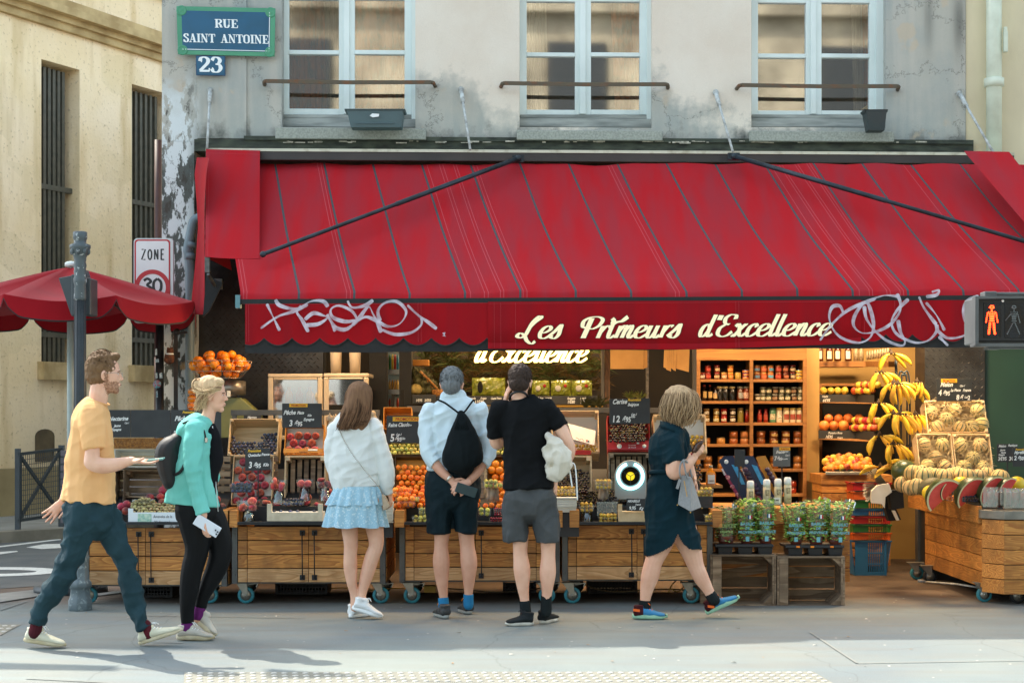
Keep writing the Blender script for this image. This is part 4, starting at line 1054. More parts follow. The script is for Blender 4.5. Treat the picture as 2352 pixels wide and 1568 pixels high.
# pedestrian signal hanging in from the right edge
Ys=7.5;ps=thing('pedestrian_signal','pedestrian signal with a lit red standing man at the right edge','traffic light',P(2440,800,Ys))
M_sg=mat('signal_grey','#5f6262','#4f5253',scale=6,rough=.5);M_sd=mat('signal_dark','#1c1e20','#26282a',scale=6,rough=.5)
m_=MB();m_.pbox(2239,2372,684,790,Ys+.02,.18);m_.build('casing',M_sg,ps,bevel=.006)
m_=MB();m_.pbox(2247,2366,686,783,Ys,.03);m_.build('front_plate',M_sd,ps,bevel=.003)
m_=MB()
m_.prism([P(2240,680,Ys-.02),P(2372,680,Ys-.02),P(2372,685,Ys-.02),P(2248,686,Ys-.02),P(2248,788,Ys-.02),P(2240,793,Ys-.02)],(0,1,0),.05);m_.pbox(2242,2372,788,795,Ys-.015,.1);m_.build('hood',M_sg,ps)
for (a,b,c_,d_),(e_,f_,g_,h_) in (((2262,2290,669,682),(2285,2380,671,678)),((2270,2300,795,802),(2298,2380,796,801))):m_=MB();m_.pbox(a,b,c_,d_,Ys+.05,.08);m_.pbox(e_,f_,g_,h_,Ys+.06,.05);m_.build('bracket',M_sg,ps,bevel=.004)
m_=MB();m_.tube([P(2420,500,Ys+.2),Vector(((2420-CX)*(Ys+.2)/FPX,Ys+.2,0))],.06,16);m_.build('post',M_cast,ps)
m_=MB();m_.tube([P(2374,675,Ys+.1),P(2420,675,Ys+.2)],.02,8);m_.tube([P(2374,798,Ys+.1),P(2420,798,Ys+.2)],.02,8);m_.build('post_arm',M_cast,ps)
for (xl,xr) in ((2259,2300),(2308,2352)):
 m_=MB();m_.pbox(xl,xr,695,775,Ys-.004,.006);m_.build('lens',mat('lens_dark','#0b0e10','#14202a',scale=12,rough=.2),ps)
m_=MB();m_.lathe(P(2303,691,Ys-.003),[(.006,0),(.006,.004),(0,.006)],10,axis=(0,-1,0));m_.build('screw',M_frame,ps)
def figure(cx,dots,mt,r=1.55):
 m_=MB()
 for x,y in dots:m_.lathe(P(cx+x,y,Ys-.005),[(r*Ys/FPX,0),(r*Ys/FPX*.8,.002),(0,.003)],7,axis=(0,-1,0))
 m_.build('led_figure',mt,ps)
dots=[]
for x,y in ((-3,703),(0,702),(3,703),(-4.5,706),(4.5,706),(-2,707.5),(2,707.5),(0,711),(0,714)):dots.append((x,y))
for r_,y in enumerate(range(717,740,4)):
 wd=(7,5.5,4.5,4,3.5,4.5)[r_];dots+=[(-wd,y),(-wd/3,y),(wd/3,y),(wd,y)]
for s in (-1,1):
 for i in range(6):dots.append((s*(9.5+i*.75),719+i*4))
 for i in range(7):dots+=[(s*(3+i*.45),742+i*4),(s*(5.5+i*.4),742+i*4)]
M_redled=mat('led_red','#ff3a1a',None,rough=.4,emis=7,emc='#ff2a0c');M_offled=mat('led_off','#8d9392','#5d6262',scale=30,rough=.4)
figure(2278,dots,M_redled)
d2=[(x,y) for x,y in dots if y<740 and abs(x)<8]
for i in range(8):d2+=[(-2-i*1.9,741+i*3.6),(2+i*1.5,741+i*3.6)]
for i in range(6):d2+=[(-8-i*2.2,722+i*2.6),(8+i*1.1,720+i*4)]
figure(2329,d2,M_offled)
# ----- STALLS
M_plank=wood('larch_planks','#d39448','#a8662a',ring=20,rough=.55,dirt='#7d5226')
M_plankp=wood('larch_planks_pale','#d3a877','#b0804e',ring=15,rough=.6,dirt='#94693c')
M_steel=mat('stall_steel','#4b4d4d','#5e5f5d',scale=7,rough=.45,metal=.5,bump=.15)
M_zinc=mat('zinc_castor','#a9a79c','#8d8b82',scale=12,rough=.35,metal=.7)
M_tyre=mat('castor_rubber_blue','#2f7f8c','#2a6f7a',scale=20,rough=.6)
M_tyreb=mat('castor_rubber_black','#181b1d',rough=.6)
M_trayb=mat('black_tray','#1d1f22','#26282b',scale=10,rough=.5)
M_dark=mat('dark_cavity','#0e0d0c',rough=.9)
def castor(root,c,r=.065,tyre=None,flip=1,brake=True):
 """c: wheel centre; axle along y, bracket above"""
 m_=MB();m_.lathe(c+Vector((0,-.018,0)),[(r*.66,0),(r*.97,0),(r,.006),(r,.03),(r*.97,.036),(r*.66,.036)],28,axis=(0,1,0),cap=False)
 w_=m_.build('castor_tyre',tyre or M_tyre,root)
 m_=MB();m_.lathe(c+Vector((0,-.014,0)),[(0,-.002),(r*.25,-.002),(r*.3,.001),(r*.67,.001),(r*.67,.028),(0,.028)],24,axis=(0,1,0))
 m_.lathe(c+Vector((0,-.03,0)),[(0,0),(.01,0),(.012,.012)],8,axis=(0,1,0));h=m_.build('castor_hub',M_zinc,w_ if False else root)
 top=c.z+r+.03
 m_=MB()
 for yy in (-.026,.022):
  m_.prism([Vector((c.x-.012,c.y+yy,c.z-.012)),Vector((c.x+.012,c.y+yy,c.z-.012)),Vector((c.x+.016,c.y+yy,c.z+.02)),Vector((c.x+.02-flip*.01,c.y+yy,top)),Vector((c.x-.075*flip,c.y+yy,top)),Vector((c.x-.02,c.y+yy,c.z+.01))],(0,1,0),.004)
 m_.box(c.x-.085,c.x+.06,c.y-.045,c.y+.045,top,top+.006)
 if brake:m_.bar(Vector((c.x+.02,c.y-.02,top-.012)),Vector((c.x+.1*flip,c.y-.035,top+.002)),.03,.006);m_.bar(Vector((c.x+.1*flip,c.y-.035,top+.002)),Vector((c.x+.085*flip,c.y-.035,top-.03)),.03,.006)
 m_.build('castor_fork',M_zinc,root,bevel=.0015)
YS=12.8
def stall(label,xl,xr,seams,handles,ws,ledge,rail,planks=(1208,1337),legr=True,pale_last=True,rows=4):
 z0=P(0,planks[1],YS).z;z1=P(0,planks[0],YS).z
 X=lambda x,Y=YS:(x-CX)*Y/FPX
 root=thing('market_stall',label,'market stall',(X((xl+xr)/2),13.3,0),'rolling wooden market stalls')
 h=(z1-z0)/rows;ed=[xl+13]+seams+[xr-(13 if legr else 0)]
 for pale in (False,True):
  m_=MB()
  for r_ in range(rows):
   if (r_==0)!=pale:continue
   for a,b in zip(ed[:-1],ed[1:]):
    m_.box(X(a)+.002,X(b)-.002,YS,YS+.022,z0+h*r_+.0035,z0+h*(r_+1)-.0035)
  m_.build('front_planks',M_plankp if pale else M_plank,root,bevel=.0015)
 m_=MB();m_.box(X(xl+14),X(xr-14),YS+.024,YS+.03,z0+.004,z1-.002);m_.build('backing',M_dark,root)
 for e,(a,b) in enumerate(((xl,xl+13),(xr-13,xr))):
  if e and not legr:continue
  m_=MB();m_.box(X(a),X(b)-.002,YS-.006,YS+.06,z0-.01,z1)
  for zz in (z0+.06,z1-.06):m_.lathe((X((a+b)/2),YS-.006,zz),[(.008,0),(.008,.004),(0,.006)],8,axis=(0,-1,0))
  m_.build('steel_leg',M_steel,root,bevel=.001)
 for sx in (xl+2,xr-2):
  m_=MB()
  for r_ in range(rows):m_.box(X(sx)-.01,X(sx)+.01,YS+.065,YS+1.0,z0+h*r_+.004,z0+h*(r_+1)-.004)
  m_.build('end_planks',M_plank,root)
 m_=MB();m_.box(X(xl),X(xr),YS+.03,YS+1.02,z0-.01,z0+.003);m_.build('floor_board',M_steel,root)
 for hx in handles:
  m_=MB();za,zb2=z1-.05,z0+.04;x_=X(hx)
  m_.tube([(x_,YS-.03,za),(x_+.003,YS-.03,zb2)],.0045,6)
  for zz in (za,zb2):m_.box(x_-.02,x_+.02,YS-.012,YS-.001,zz-.02,zz+.02);m_.lathe((x_,YS-.012,zz),[(.011,0),(.009,.02),(0,.022)],8,axis=(0,-1,0))
  m_.build('door_handle',M_trayb,root)
 for wx in ws:
  castor(root,Vector((X(wx,YS+.1),YS+.1,.066)),flip=1)
  castor(root,Vector((X(wx,YS+.9)+.03,YS+.85,.066)),tyre=M_tyreb,flip=-1,brake=False)
  # front ledge with its tray, and the stepped bed the crates lean on
 a,b=ledge;Yf=12.62
 m_=MB();m_.box(X(a,Yf),X(b,Yf),Yf,12.9,.632,.646);m_.box(X(a,Yf),X(b,Yf),Yf,Yf+.008,.64,.655);m_.box(X(a,Yf),X(b,Yf),12.9,12.91,.646,.757)
 m_.hexa([(X(a,Yf),12.911,.74),(X(b,Yf),12.911,.74),(X(b,Yf),13.8,1.0),(X(a,Yf),13.8,1.0),(X(a,Yf),12.911,.757),(X(b,Yf),12.911,.757),(X(b,Yf),13.8,1.02),(X(a,Yf),13.8,1.02)])
 m_.build('ledge_tray',M_trayb,root,bevel=.002)
 for s in (-1,1):
  xe=X(a,Yf) if s<0 else X(b,Yf);x2=xe+s*.075
  m_=MB();m_.box(min(xe,x2),max(xe,x2)-.001,Yf+.01,13.3,.612,.742);m_.build('ledge_end',M_plankp if s>5 else M_plank,root,bevel=.002)
 if rail:
  (ra,rb,ry0,ry1,Yr_)=rail;m_=MB();m_.pbox(ra,rb,ry0,ry1,Yr_,.04)
  for x in (ra+3,rb-12):m_.pbox(x,x+10,ry1+.01,1110,Yr_,.04)
  m_.build('back_rail',M_steel,root,bevel=.002)
 return root
stA=stall('wooden rolling stall behind the two walking people, left end of the row',192,522,[334],[319,348],[205,482],(232,505),None,planks=(1211,1343))
stB=stall('wooden rolling stall with flat peaches behind the girl in the pale skirt',533,886,[568,709],[694.8,722.6],[565.5,875],(545,862),(530,872,941,953.5,13.9))
stC=stall('wooden rolling stall with apricots behind the two men',917.5,1286,[951,1092,1231.7],[1105.3,1079],[946.4,1256],(928.5,1270),(935,1270,932,946,13.9),planks=(1208,1333))
stD=stall('wooden rolling stall with cherries behind the woman in the dark dress',1291.4,1637,[1324.5,1463.3,1602.6],[1450,1478],[1314.5,1587],(1331,1637),(1275,1600,936,948,13.9),planks=(1205,1331))
# black fabric aprons between the stalls
m_=MB();m_.pbox(1272,1330,1172,1232,12.66,.12);m_.build('black_side_box',M_trayb,label='black box hanging between the apricot stall and the cherry stall',cat='box')
m_=MB();m_.pbox(862,902,1165,1234,12.66,.12);m_.build('black_side_box',M_trayb,label='black box between the peach stall and the apricot stall under paper bags',cat='box')
# paper bags stacks on them
M_paper=mat('white_paper','#dcd8ca','#cbc6b5',scale=8,rough=.8)
m_=MB();q=random.Random(2)
for i in range(14):y=1200-i*3.4;j=q.uniform(-2,2);m_.pbox(881+j,903+j*.5,y-3.0,y-.4,12.63+q.uniform(0,.01),.1)
m_.build('paper_bag_stack',M_paper,label='stack of white paper bags beside the hand of the girl in white',cat='paper bags')
m_=MB()
for i in range(9):y=1176-i*3.8;j=q.uniform(-1.5,1.5);m_.pbox(1272+j,1324+j,y-3.4,y-.4,12.64+q.uniform(0,.01),.12)
m_.build('paper_bag_stack',M_paper,label='thick bundle of white paper bags right of the man in the black T-shirt',cat='paper bags')
# cables and black crates under the stalls
M_bplast=mat('black_crate_plastic','#141517',rough=.6)
for xl,xr,yt,yb,lb in ((736-0,950,1341,1372,None),):pass
def grille(xl,xr,yt,yb,Y,lb):
 root=thing('plastic_crate',lb,'crate',P((xl+xr)/2,yb,Y+.2),'black plastic crates under the stalls');m_=MB()
 w_=xr-xl
 m_.pbox(xl,xl+6,yt,yb,Y,.3);m_.pbox(xr-6,xr,yt,yb,Y,.3);m_.pbox(xl+6,xr-6,yb-5,yb,Y,.3);m_.pbox(xl+6,xr-6,yt,yt+3,Y,.02);m_.pbox(xl,xr,yt,yb,Y+.31,.02)
 n=int(w_/8)
 for i in range(1,n):x=xl+6+(w_-12)*i/n;m_.pbox(x-1.2,x+1.2,yt+3.1,yb-5.1,Y+.002,.01)
 for i in (1,2):y=yt+(yb-yt)*i/3;m_.pbox(xl+6,xr-6,y-1,y+1,Y+.003,.008)
 m_.build('crate_body',M_bplast,root)
grille(632,752,1340,1364,13.3,'black plastic crate lying under the peach stall')
grille(320,396,1345,1371,13.2,'black plastic crate lying under the leftmost stall')
grille(1155,1232,1337,1361,13.4,'black plastic crate lying under the apricot stall')
grille(1350,1464,1334,1362,13.5,'black plastic crate lying under the cherry stall')
def cable(pts,Y,lb,r=.006,c='#6b5636'):
 m_=MB();m_.tube(spline([tuple(P(x,y,Y+d)) for x,y,d in pts],6),r,6)
 m_.build('cable',mat('cable_'+c[1:],c,rough=.6),label=lb,cat='cable',group='cables under the stalls')
cable([(735,1352,.2),(790,1349,.1),(860,1354,0),(905,1350,.1),(960,1352,.2)],13.4,'yellowish cable sagging under the peach stall',.005,'#b08a3a')
cable([(960,1345,.1),(1050,1352,.1),(1150,1359,0),(1240,1350,.2)],13.2,'dark cable sagging under the apricot stall',.006,'#4a3d2a')
cable([(1330,1335,.1),(1370,1352,.1),(1420,1358,0),(1520,1352,.1),(1575,1354,.2)],13.2,'long cable sagging under the cherry stall',.006,'#55472f')
cable([(1535,1360,0),(1545,1340,0),(1560,1330,.1),(1570,1345,.1),(1556,1358,0),(1540,1350,0)],13.3,'coiled lead under the right end of the cherry stall',.005,'#9a7a35')
m_=MB();m_.pbox(974,1000,1345,1360,13.2,.1);m_.build('plug_box',mat('yellow_plug','#b8963a',rough=.5),label='small yellow plug box on the floor under the stalls',cat='plug')
# ----- FRUIT
def fm(name,mb,m):return mesh_of(mb,name,m)
def fruitmat(name,c1,c2,**k):return mat(name,c1,c2,scale=k.pop('scale',14),rough=k.pop('rough',.4),orand=k.pop('orand',.22),bump=k.pop('bump',.05),bscale=120,lo=.38,hi=.62,**k)
def f_peach(q,th,ph):r=math.hypot(q.x,q.y);return Vector((q.x,q.y,q.z*(.62-.45*math.exp(-(r/.3)**2))))
def f_apple(q,th,ph):r=math.hypot(q.x,q.y);return Vector((q.x,q.y,q.z*.9-(.25*math.exp(-(r/.3)**2))*(1 if q.z>0 else -1)))
def f_apricot(q,th,ph):cr=math.exp(-((ph-math.pi*1.5)/.18)**2)*.07;return q*(1-cr)
def f_egg(q,th,ph):return Vector((q.x*.86,q.y*.86,q.z*1.08))
M_pe=fruitmat('flat_peach_skin','#a81f18','#5c1217',rough=.55,sheen=.3);M_pe2=fruitmat('pale_peach_skin','#cf6a4a','#b03030',rough=.6,sheen=.4)
M_or=fruitmat('orange_peel','#ee8a10','#e57a08',bump=.3,rough=.42,orand=.08);M_pl_=fruitmat('plum_skin','#20212e','#45506a',rough=.4,orand=.3)
M_ap=fruitmat('apricot_skin','#f09426','#e8741c',rough=.5,orand=.12);M_ch=fruitmat('cherry_skin','#140607','#220709',rough=.12)
M_mi=fruitmat('mirabelle_skin','#c9a53a','#a88a2e',rough=.5,orand=.18);M_rc=fruitmat('greengage_skin','#a0a352','#c7b84f',rough=.5,orand=.25)
M_al=fruitmat('almond_husk','#b5a878','#938a5c',rough=.8);M_bl=fruitmat('bloomy_plum_skin','#44546e','#2d3444',rough=.6,orand=.25)
M_pom=fruitmat('grapefruit_peel','#e08a35','#cf7030',rough=.45,orand=.12);M_apy=fruitmat('yellow_apple_skin','#d0b040','#b8a038',rough=.35,orand=.15);M_apr=fruitmat('red_apple_skin','#8f1812','#b8402a',rough=.3,orand=.2)
M_stem=mat('cherry_stem','#8a8a3a','#6a5a2a',scale=30,rough=.7)
F={}
def mk(n,rad,m,fn=None,nn=14,mm=9,stem=0):
 b=MB();b.ell((0,0,0),rad,nn,mm,fn=fn)
 if stem:
  b.cur=1;b.tube(spline([(0,0,rad*.8 if not hasattr(rad,'__len__') else rad[2]),(.004,0,.02),(.012,.003,.035),(.024,0,.043)],3),.0011,4)
 F[n]=fm(n,b,[m,M_stem] if stem else m)
mk('peach',.036,M_pe,f_peach);mk('pale_peach',.033,M_pe2,f_peach);mk('orange',.039,M_or);mk('plum',.0165,M_pl_,f_egg,10,7);mk('apricot',.0235,M_ap,f_apricot,12,8)
mk('cherry',.0125,M_ch,None,8,6,1);mk('mirabelle',.0135,M_mi,None,9,6);mk('greengage',.0175,M_rc,None,10,7);mk('almond',(.014,.011,.019),M_al,None,8,6);mk('blue_plum',.015,M_bl,f_egg,9,6)
mk('grapefruit',.052,M_pom,None,14,9);mk('nashi',.04,M_apy,f_apple);mk('red_apple',.038,M_apr,f_apple);mk('small_orange',.031,M_or);mk('round_peach',.034,M_pe,f_apricot);mk('pale_nectarine',.031,M_pe2,f_apricot)
mk('raspberry',.0085,mat('raspberry_skin','#a3162a','#7c0f20',scale=60,rough=.4,orand=.2,bump=.6),None,7,5);mk('mango',(.05,.038,.04),fruitmat('mango_skin','#7a1e1c','#c06a2a',rough=.35))
mk('fig',(.022,.022,.026),fruitmat('fig_skin','#2b2030','#453048',rough=.5));mk('blackberry',.009,mat('blackberry_skin','#15121c','#262233',scale=80,rough=.3),None,7,5)
NM={'peach':'flat_peach','pale_peach':'flat_peach','blue_plum':'plum','small_orange':'orange','round_peach':'nectarine','pale_nectarine':'nectarine','nashi':'nashi_pear'}
CT={'peach':'peach','pale_peach':'peach','blue_plum':'plum','small_orange':'orange','round_peach':'nectarine','pale_nectarine':'nectarine','nashi':'nashi pear'}
fq=random.Random(11);cherry_rest=[];cherry_n=[0]
def fruit(kind,loc,label,group,sc=1,rot=None):
 rot=rot if rot is not None else (fq.uniform(0,6),fq.uniform(0,6),fq.uniform(0,6))
 sc*=fq.uniform(.88,1.09)
 if kind=='cherry':
  cherry_n[0]+=1
  if cherry_n[0]>290:cherry_rest.append((Vector(loc),rot,sc));return
 inst(F[kind],NM.get(kind,kind),loc,rot,sc,label,CT.get(kind,kind.replace('_',' ')),group)
M_cag=wood('poplar_crate_wood','#dcc39a','#c2a172',ring=4,rough=.7,grain=.6);M_oldw=wood('old_crate_wood','#a48c70','#76614b',ring=6,rough=.8,dirt='#3f352b');M_greyw=wood('grey_crate_wood','#9a846a','#705a44',ring=6,rough=.85,dirt='#5a4c3c')
M_whitec=mat('white_cardboard','#dcdcd2','#cfcfc6',scale=6,rough=.7);M_redc=mat('red_cardboard','#a3141a','#8f1016',scale=5,rough=.5);M_orc=mat('orange_cardboard','#c7862e','#b27424',scale=5,rough=.6);M_darkc=mat('dark_print_cardboard','#3a2a18','#6b4a1e',scale=18,rough=.5);M_greenc=mat('green_black_crate','#1d2620','#2c3a30',scale=8,rough=.5)
class Crate:pass
def crate(label,xl,xr,yt,yb,Y,tilt,dep=.14,style='cagette',m=None,cat='crate',name='fruit_crate',lip=0,group='crates of fruit on the stalls',gap=True,inner=None,yaw=0):
 t=R(tilt);u=Y/FPX;w_=(xr-xl)*u;b0=P((xl+xr)/2,yb,Y)
 h=(EH+(HY-yt)*u-b0.z)/(math.cos(t)-(HY-yt)/FPX*math.sin(t))
 root=thing(name,label,cat,b0,group,rot=(-t,0,yaw));m=m or M_cag
 W2=w_/2;th=.008 if style!='card' else.005
 if style=='open':
  th=.012
 B=lambda mb,*a:mb.box(*a)
 def part(nm,f,mt=m,bev=.0012):
  mb=MB();f(mb);return mb.build(nm,mt,root,loc='local',bevel=bev)
 for s in (-1,1):part('side_panel',lambda mb:mb.box(min(s*W2,s*(W2-th)),max(s*W2,s*(W2-th)),0,dep,0,h))
 for z_ in (0,h-th):part('end_panel',lambda mb:mb.box(-W2+th,W2-th,0,dep,z_,z_+th))
 def bottom(mb):
  n=4 if gap else 1
  for i in range(n):mb.box(-W2,W2,dep+.0005,dep+.006,h*i/n+(.006 if gap else 0),h*(i+1)/n-(.006 if gap else 0))
 part('base_boards',bottom,inner or m)
 if style in ('cagette','open'):
  pw=.02 if style=='cagette' else.03
  for s in (-1,1):
   for z_ in (th,h-th-pw):part('corner_post',lambda mb:mb.box(min(s*(W2-th),s*(W2-th-pw)),max(s*(W2-th),s*(W2-th-pw)),-.012,dep,z_,z_+pw))
 if lip:part('front_lip',lambda mb:mb.box(-W2-.001,W2+.001,-lip*.2,-.0005,0,lip),m)
 if inner:part('liner',lambda mb:(mb.box(-W2+th,W2-th,dep*.7,dep*.7+.003,th,h-th)),inner)
 c=Crate();c.root=root;c.w=w_;c.h=h;c.dep=dep;c.M=Matrix.Translation(b0)@Matrix.Rotation(yaw,4,'Z')@Matrix.Rotation(-t,4,'X');c.th=th;return c
def fill(c,kind,label,group,sp,fx=(0,1),fz=(0,1),jit=.2,sc=1,y=.01,pile=.0,face=False,layers=1):
 W=c.w-2*c.th-sp;H=c.h-2*c.th-sp;z=0;row=0
 while z<=H*(fz[1])+1e-6:
  if z>=H*fz[0]:
   x=(sp/2 if row%2 else 0)+W*fx[0]
   while x<=W*fx[1]+1e-6:
    yy=y+fq.uniform(-jit,jit)*sp*.5+pile*(z/max(H,.01))
    p=c.M@Vector((-W/2+x+fq.uniform(-jit,jit)*sp*.3,yy,c.th+sp/2+z+fq.uniform(-jit,jit)*sp*.3))
    rot=(R(90)+fq.uniform(-.3,.3),fq.uniform(-.3,.3),fq.uniform(-.3,.3)) if face else None
    fruit(kind,p,label,group,sc,rot);x+=sp
  z+=sp*.87;row+=1
M_clear=clearmat('clear_plastic','#e8f0f0',.1,.1)
def punnet(label,xl,xr,yt,yb,Y,kind,fl,n=10,sp=None,sc=1,cup=None,heap=1,group='clear plastic punnets of fruit'):
 u=Y/FPX;a=P(xl,yb,Y);b=P(xr,yt,Y);w_=b.x-a.x;h=b.z-a.z;d_=min(.12,w_*.8);mb=MB()
 c0=Vector(((a.x+b.x)/2,Y,a.z));t=.0015;k=.86
 lo=[(-w_/2*k,0.01),(w_/2*k,.01),(w_/2*k,d_-.01),(-w_/2*k,d_-.01)];hi=[(-w_/2,0),(w_/2,0),(w_/2,d_),(-w_/2,d_)]
 vs=[c0+Vector((x,y,.001)) for x,y in lo]+[c0+Vector((x,y,h)) for x,y in hi]+[c0+Vector((x*1.06,y*1.03-.002,h+.002)) for x,y in hi]
 mb.add(vs,[(0,1,2,3)]+[(i,(i+1)%4,4+(i+1)%4,4+i) for i in range(4)]+[(4+i,4+(i+1)%4,8+(i+1)%4,8+i) for i in range(4)])
 mb.build('punnet',M_clear,label=label,cat='punnet',group=group,origin=c0)
 sp=sp or.03
 g_=fl+' group';nx=max(1,int(w_*.9/sp));ny=max(1,int(d_/sp));zz=sp*.5;lay=0
 while zz<h+sp*.35*heap:
  sh=lay*.18*(1 if heap else 0)
  for i in range(nx):
   for j in range(ny):
    if zz>h-sp*.2 and (i in (0,nx-1)) and fq.random()<.5:continue
    fruit(kind,c0+Vector((-w_*.43+w_*.86*(i+.5)/nx+fq.uniform(-.1,.1)*sp,sp*.5+(d_-sp)*(j/max(ny-1,1)) if ny>1 else d_/2,zz+fq.uniform(-.1,.1)*sp)),fl,group+': '+fl,sc)
  zz+=sp*.82;lay+=1
 if cup:
  mb=MB();cx=c0.x;r1,r2=cup[0]*u,cup[1]*u;zb=P(0,cup[2],Y).z;hh=c0.z-zb
  mb.lathe((cx,Y+d_/2,zb),[(r1,0),(r1,.002),(r2,hh-.001),(0,hh-.0005)],24);mb.build('clear_cup',M_clear,label=('clear cup under the '+label.replace('dark pink ','').replace('orange pink ','')).replace(' on an upturned cup left on the ledge',' left on the ledge').replace('lower ',''),cat='cup',group='upturned clear cups under the punnets')
  # ----- price boards
M_slate=mat('slate_board','#25282a','#2f3233',scale=9,rough=.55,bump=.1);M_chalk=mat('white_board_lettering','#e4e6e2',rough=.7);M_yel=mat('yellow_lettering','#f0c030',rough=.6);M_pry=mat('promotion_yellow','#e8b020',rough=.6);M_prr=mat('promotion_red','#a3241a',rough=.6)
def board(label,xl,xr,yt,yb,Y,texts,promo=None,stick=None,rot=0,r=2,group='black price boards',mt=None,name='price_board'):
 root=thing(name,label,'price sign',P((xl+xr)/2,yb,Y),group);u=Y/FPX
 m_=MB();A=[P(xl,yb+rot,Y),P(xr,yb,Y),P(xr,yt,Y),P(xl,yt+rot,Y)];m_.prism(A,(0,1,0),.006);m_.build('panel',mt or M_slate,root,bevel=.0015)
 for mt2,key in ((M_chalk,'w'),(M_yel,'y')):
  m_=MB()
  for tx in texts:
   s,x,y,h=tx[:4];k=tx[4] if len(tx)>4 else 'w';sx=tx[5] if len(tx)>5 else.82
   if k!=key:continue
   text_mb(m_,s,P(x,y,Y-.0012),h*u,u=(1,0,.03),shear=.38 if not s[0].isdigit() else.1,bold=.03,sx=sx)
  if m_.v:m_.build('lettering',mt2,root)
 if promo:
  x0,x1,y0,y1=promo;m_=MB();m_.pbox(x0,x1,y0,y1,Y-.002,.0015);m_.build('promotion_strip',M_pry,root)
  m_=MB();text_mb(m_,'PROMOTION',P((x0+x1)/2,y1-1.5,Y-.0025),(y1-y0-3)*u,bold=.02,align='C',sx=(x1-x0-3)/((y1-y0-3)/.72*7.05));m_.build('promotion_lettering',M_prr,root)
 if stick:m_=MB();m_.pbox(stick[0]-1.6,stick[0]+1.6,yb-2,stick[1],Y+.008,.006);m_.build('stick',M_trayb,root)
 return root
 # ----- PRODUCE, STALL BY STALL
 # --- stall A (behind the walking man and the woman in the turquoise hoodie)
board('long black board with Nectarine, between the orange T-shirt and the turquoise hoodie',240,300,941,1004,13.0,[('Nectarine',250,966,9.5),('Cat-1',286,973,4),('Jaune',262,980,6),('Espagne',256,989,6),('Promotion',214,949,5.5,'y')],name='price_board')
board('long black board with Pêche, behind the blonde bun',392,438,941,1004,13.0,[('Pêche',401,966,11),('Promotion',419,949,5.5,'y'),('3€',398,1002,13)])
for a,b,lb in ((300.5,391.5,'blank black panel between the Nectarine and Pêche boards'),(438.5,508,'blank black panel right of the Pêche board, behind the hoodie')):m_=MB();m_.pbox(a,b,941,1004,13.0,.006);m_.build('blank_board',M_slate,label=lb,cat='panel')
m_=MB();M_wick=mat('wicker_band','#b8803a','#7a4a1c',scale=60,rough=.7,bump=.8,bscale=90)
m_.smooth=True
for i in range(46):x=262+i*3.1;m_.tube([P(x,1006,13.0),P(x+.3,1018,12.985),P(x,1029,13.0)],.0035,5)
for i in range(8):y=1007+i*3;m_.tube([P(262+k*4.4,y,12.99+(.006 if (k+i)%2 else -.006)) for k in range(33)],.0045,5)
m_.build('wicker_basket',M_wick,label='shallow honey coloured wicker basket under the black panel',cat='basket')
M_wd=M_cag
crate('whitewashed wooden crate edge under the wicker basket',262,420,1031,1072,13.0,8,.2,m=M_whitec,style='card',gap=True)
c=crate('brown slatted crate standing on edge behind the peaches and almonds',284,400,1078,1142,13.05,14,.12,m=M_oldw,style='open')
c2=crate('tall narrow wooden crate left of the slatted crate on the leftmost stall',262,283,1078,1166,12.98,6,.15,m=M_greyw,style='card')
q=random.Random(21)
def heap(kind,label,group,x0,x1,yt,yb,Y0,Y1,sp,sc=1,shape=None,jit=.25):
 """heaps fruit so that it fills the outline between yt(x) and yb on a slope from Y0 to Y1"""
 y=yb;row=0
 while y>min(yt(x) for x in (x0,(x0+x1)/2,x1)) if callable(yt) else y>yt:
  t=(yb-y)/max(1,(yb-(yt if not callable(yt) else min(yt(x0),yt((x0+x1)/2),yt(x1)))));Y=Y0+(Y1-Y0)*t;spx=sp*FPX/Y;x=x0+(spx/2 if row%2 else 0)
  while x<=x1:
   if not callable(yt) or y>=yt(x):fruit(kind,P(x+fq.uniform(-jit,jit)*spx,y+fq.uniform(-jit,jit)*spx*.6,Y+fq.uniform(-.01,.01)),label,group,sc)
   x+=spx
  y-=spx*.8;row+=1
heap('round_peach','dark red peach in the heap behind the almonds','peaches heaped behind the almonds',330,400,lambda x:1150-(x-330)*.75,1172,12.85,13.1,.062)
heap('round_peach','glossy red nectarine left of the almond box','nectarines left of the almond box',268,300,1150,1175,12.8,12.95,.06)
heap('round_peach','red nectarine behind the woman in the turquoise hoodie','nectarines behind the hoodie',498,515,1135,1178,12.9,13.0,.062)
bx=thing('cardboard_tray','white tray of green almonds printed Amandes de la Méditerranée','box',P(350,1203,12.66))
m_=MB();m_.pbox(294.5,412,1176,1203.5,12.64,.004);m_.pbox(294.5,306,1167,1176,12.64,.004);m_.pbox(294.5,297,1176,1203.5,12.645,.2);m_.pbox(297,412,1202,1203.5,12.645,.2);m_.build('tray_wall',mat('white_print_card','#dfe6ea','#d4dde2',scale=4,rough=.6),bx)
m_=MB();m_.pbox(316.5,348,1179,1203,12.638,.0015);m_.build('printed_map',mat('map_print','#7fb5a3','#c9d8c4',scale=40,rough=.6),bx)
m_=MB();text_mb(m_,'Amandes de la',P(352,1188.5,12.637),.0225,shear=.12,sx=.78);text_mb(m_,'Méditerranée',P(354,1201,12.637),.0225,shear=.12,sx=.78);m_.build('lettering',M_bsign,bx)
heap('almond','pale green almond heaped in the white tray','almonds in the white tray',302,408,lambda x:1148+abs(x-335)*.12,1176,12.67,12.85,.026)
punnet('plastic punnet of almonds lying tilted on the almond heap',303,348,1148,1160,12.75,'almond','green almond in the tilted punnet',sp=.03)
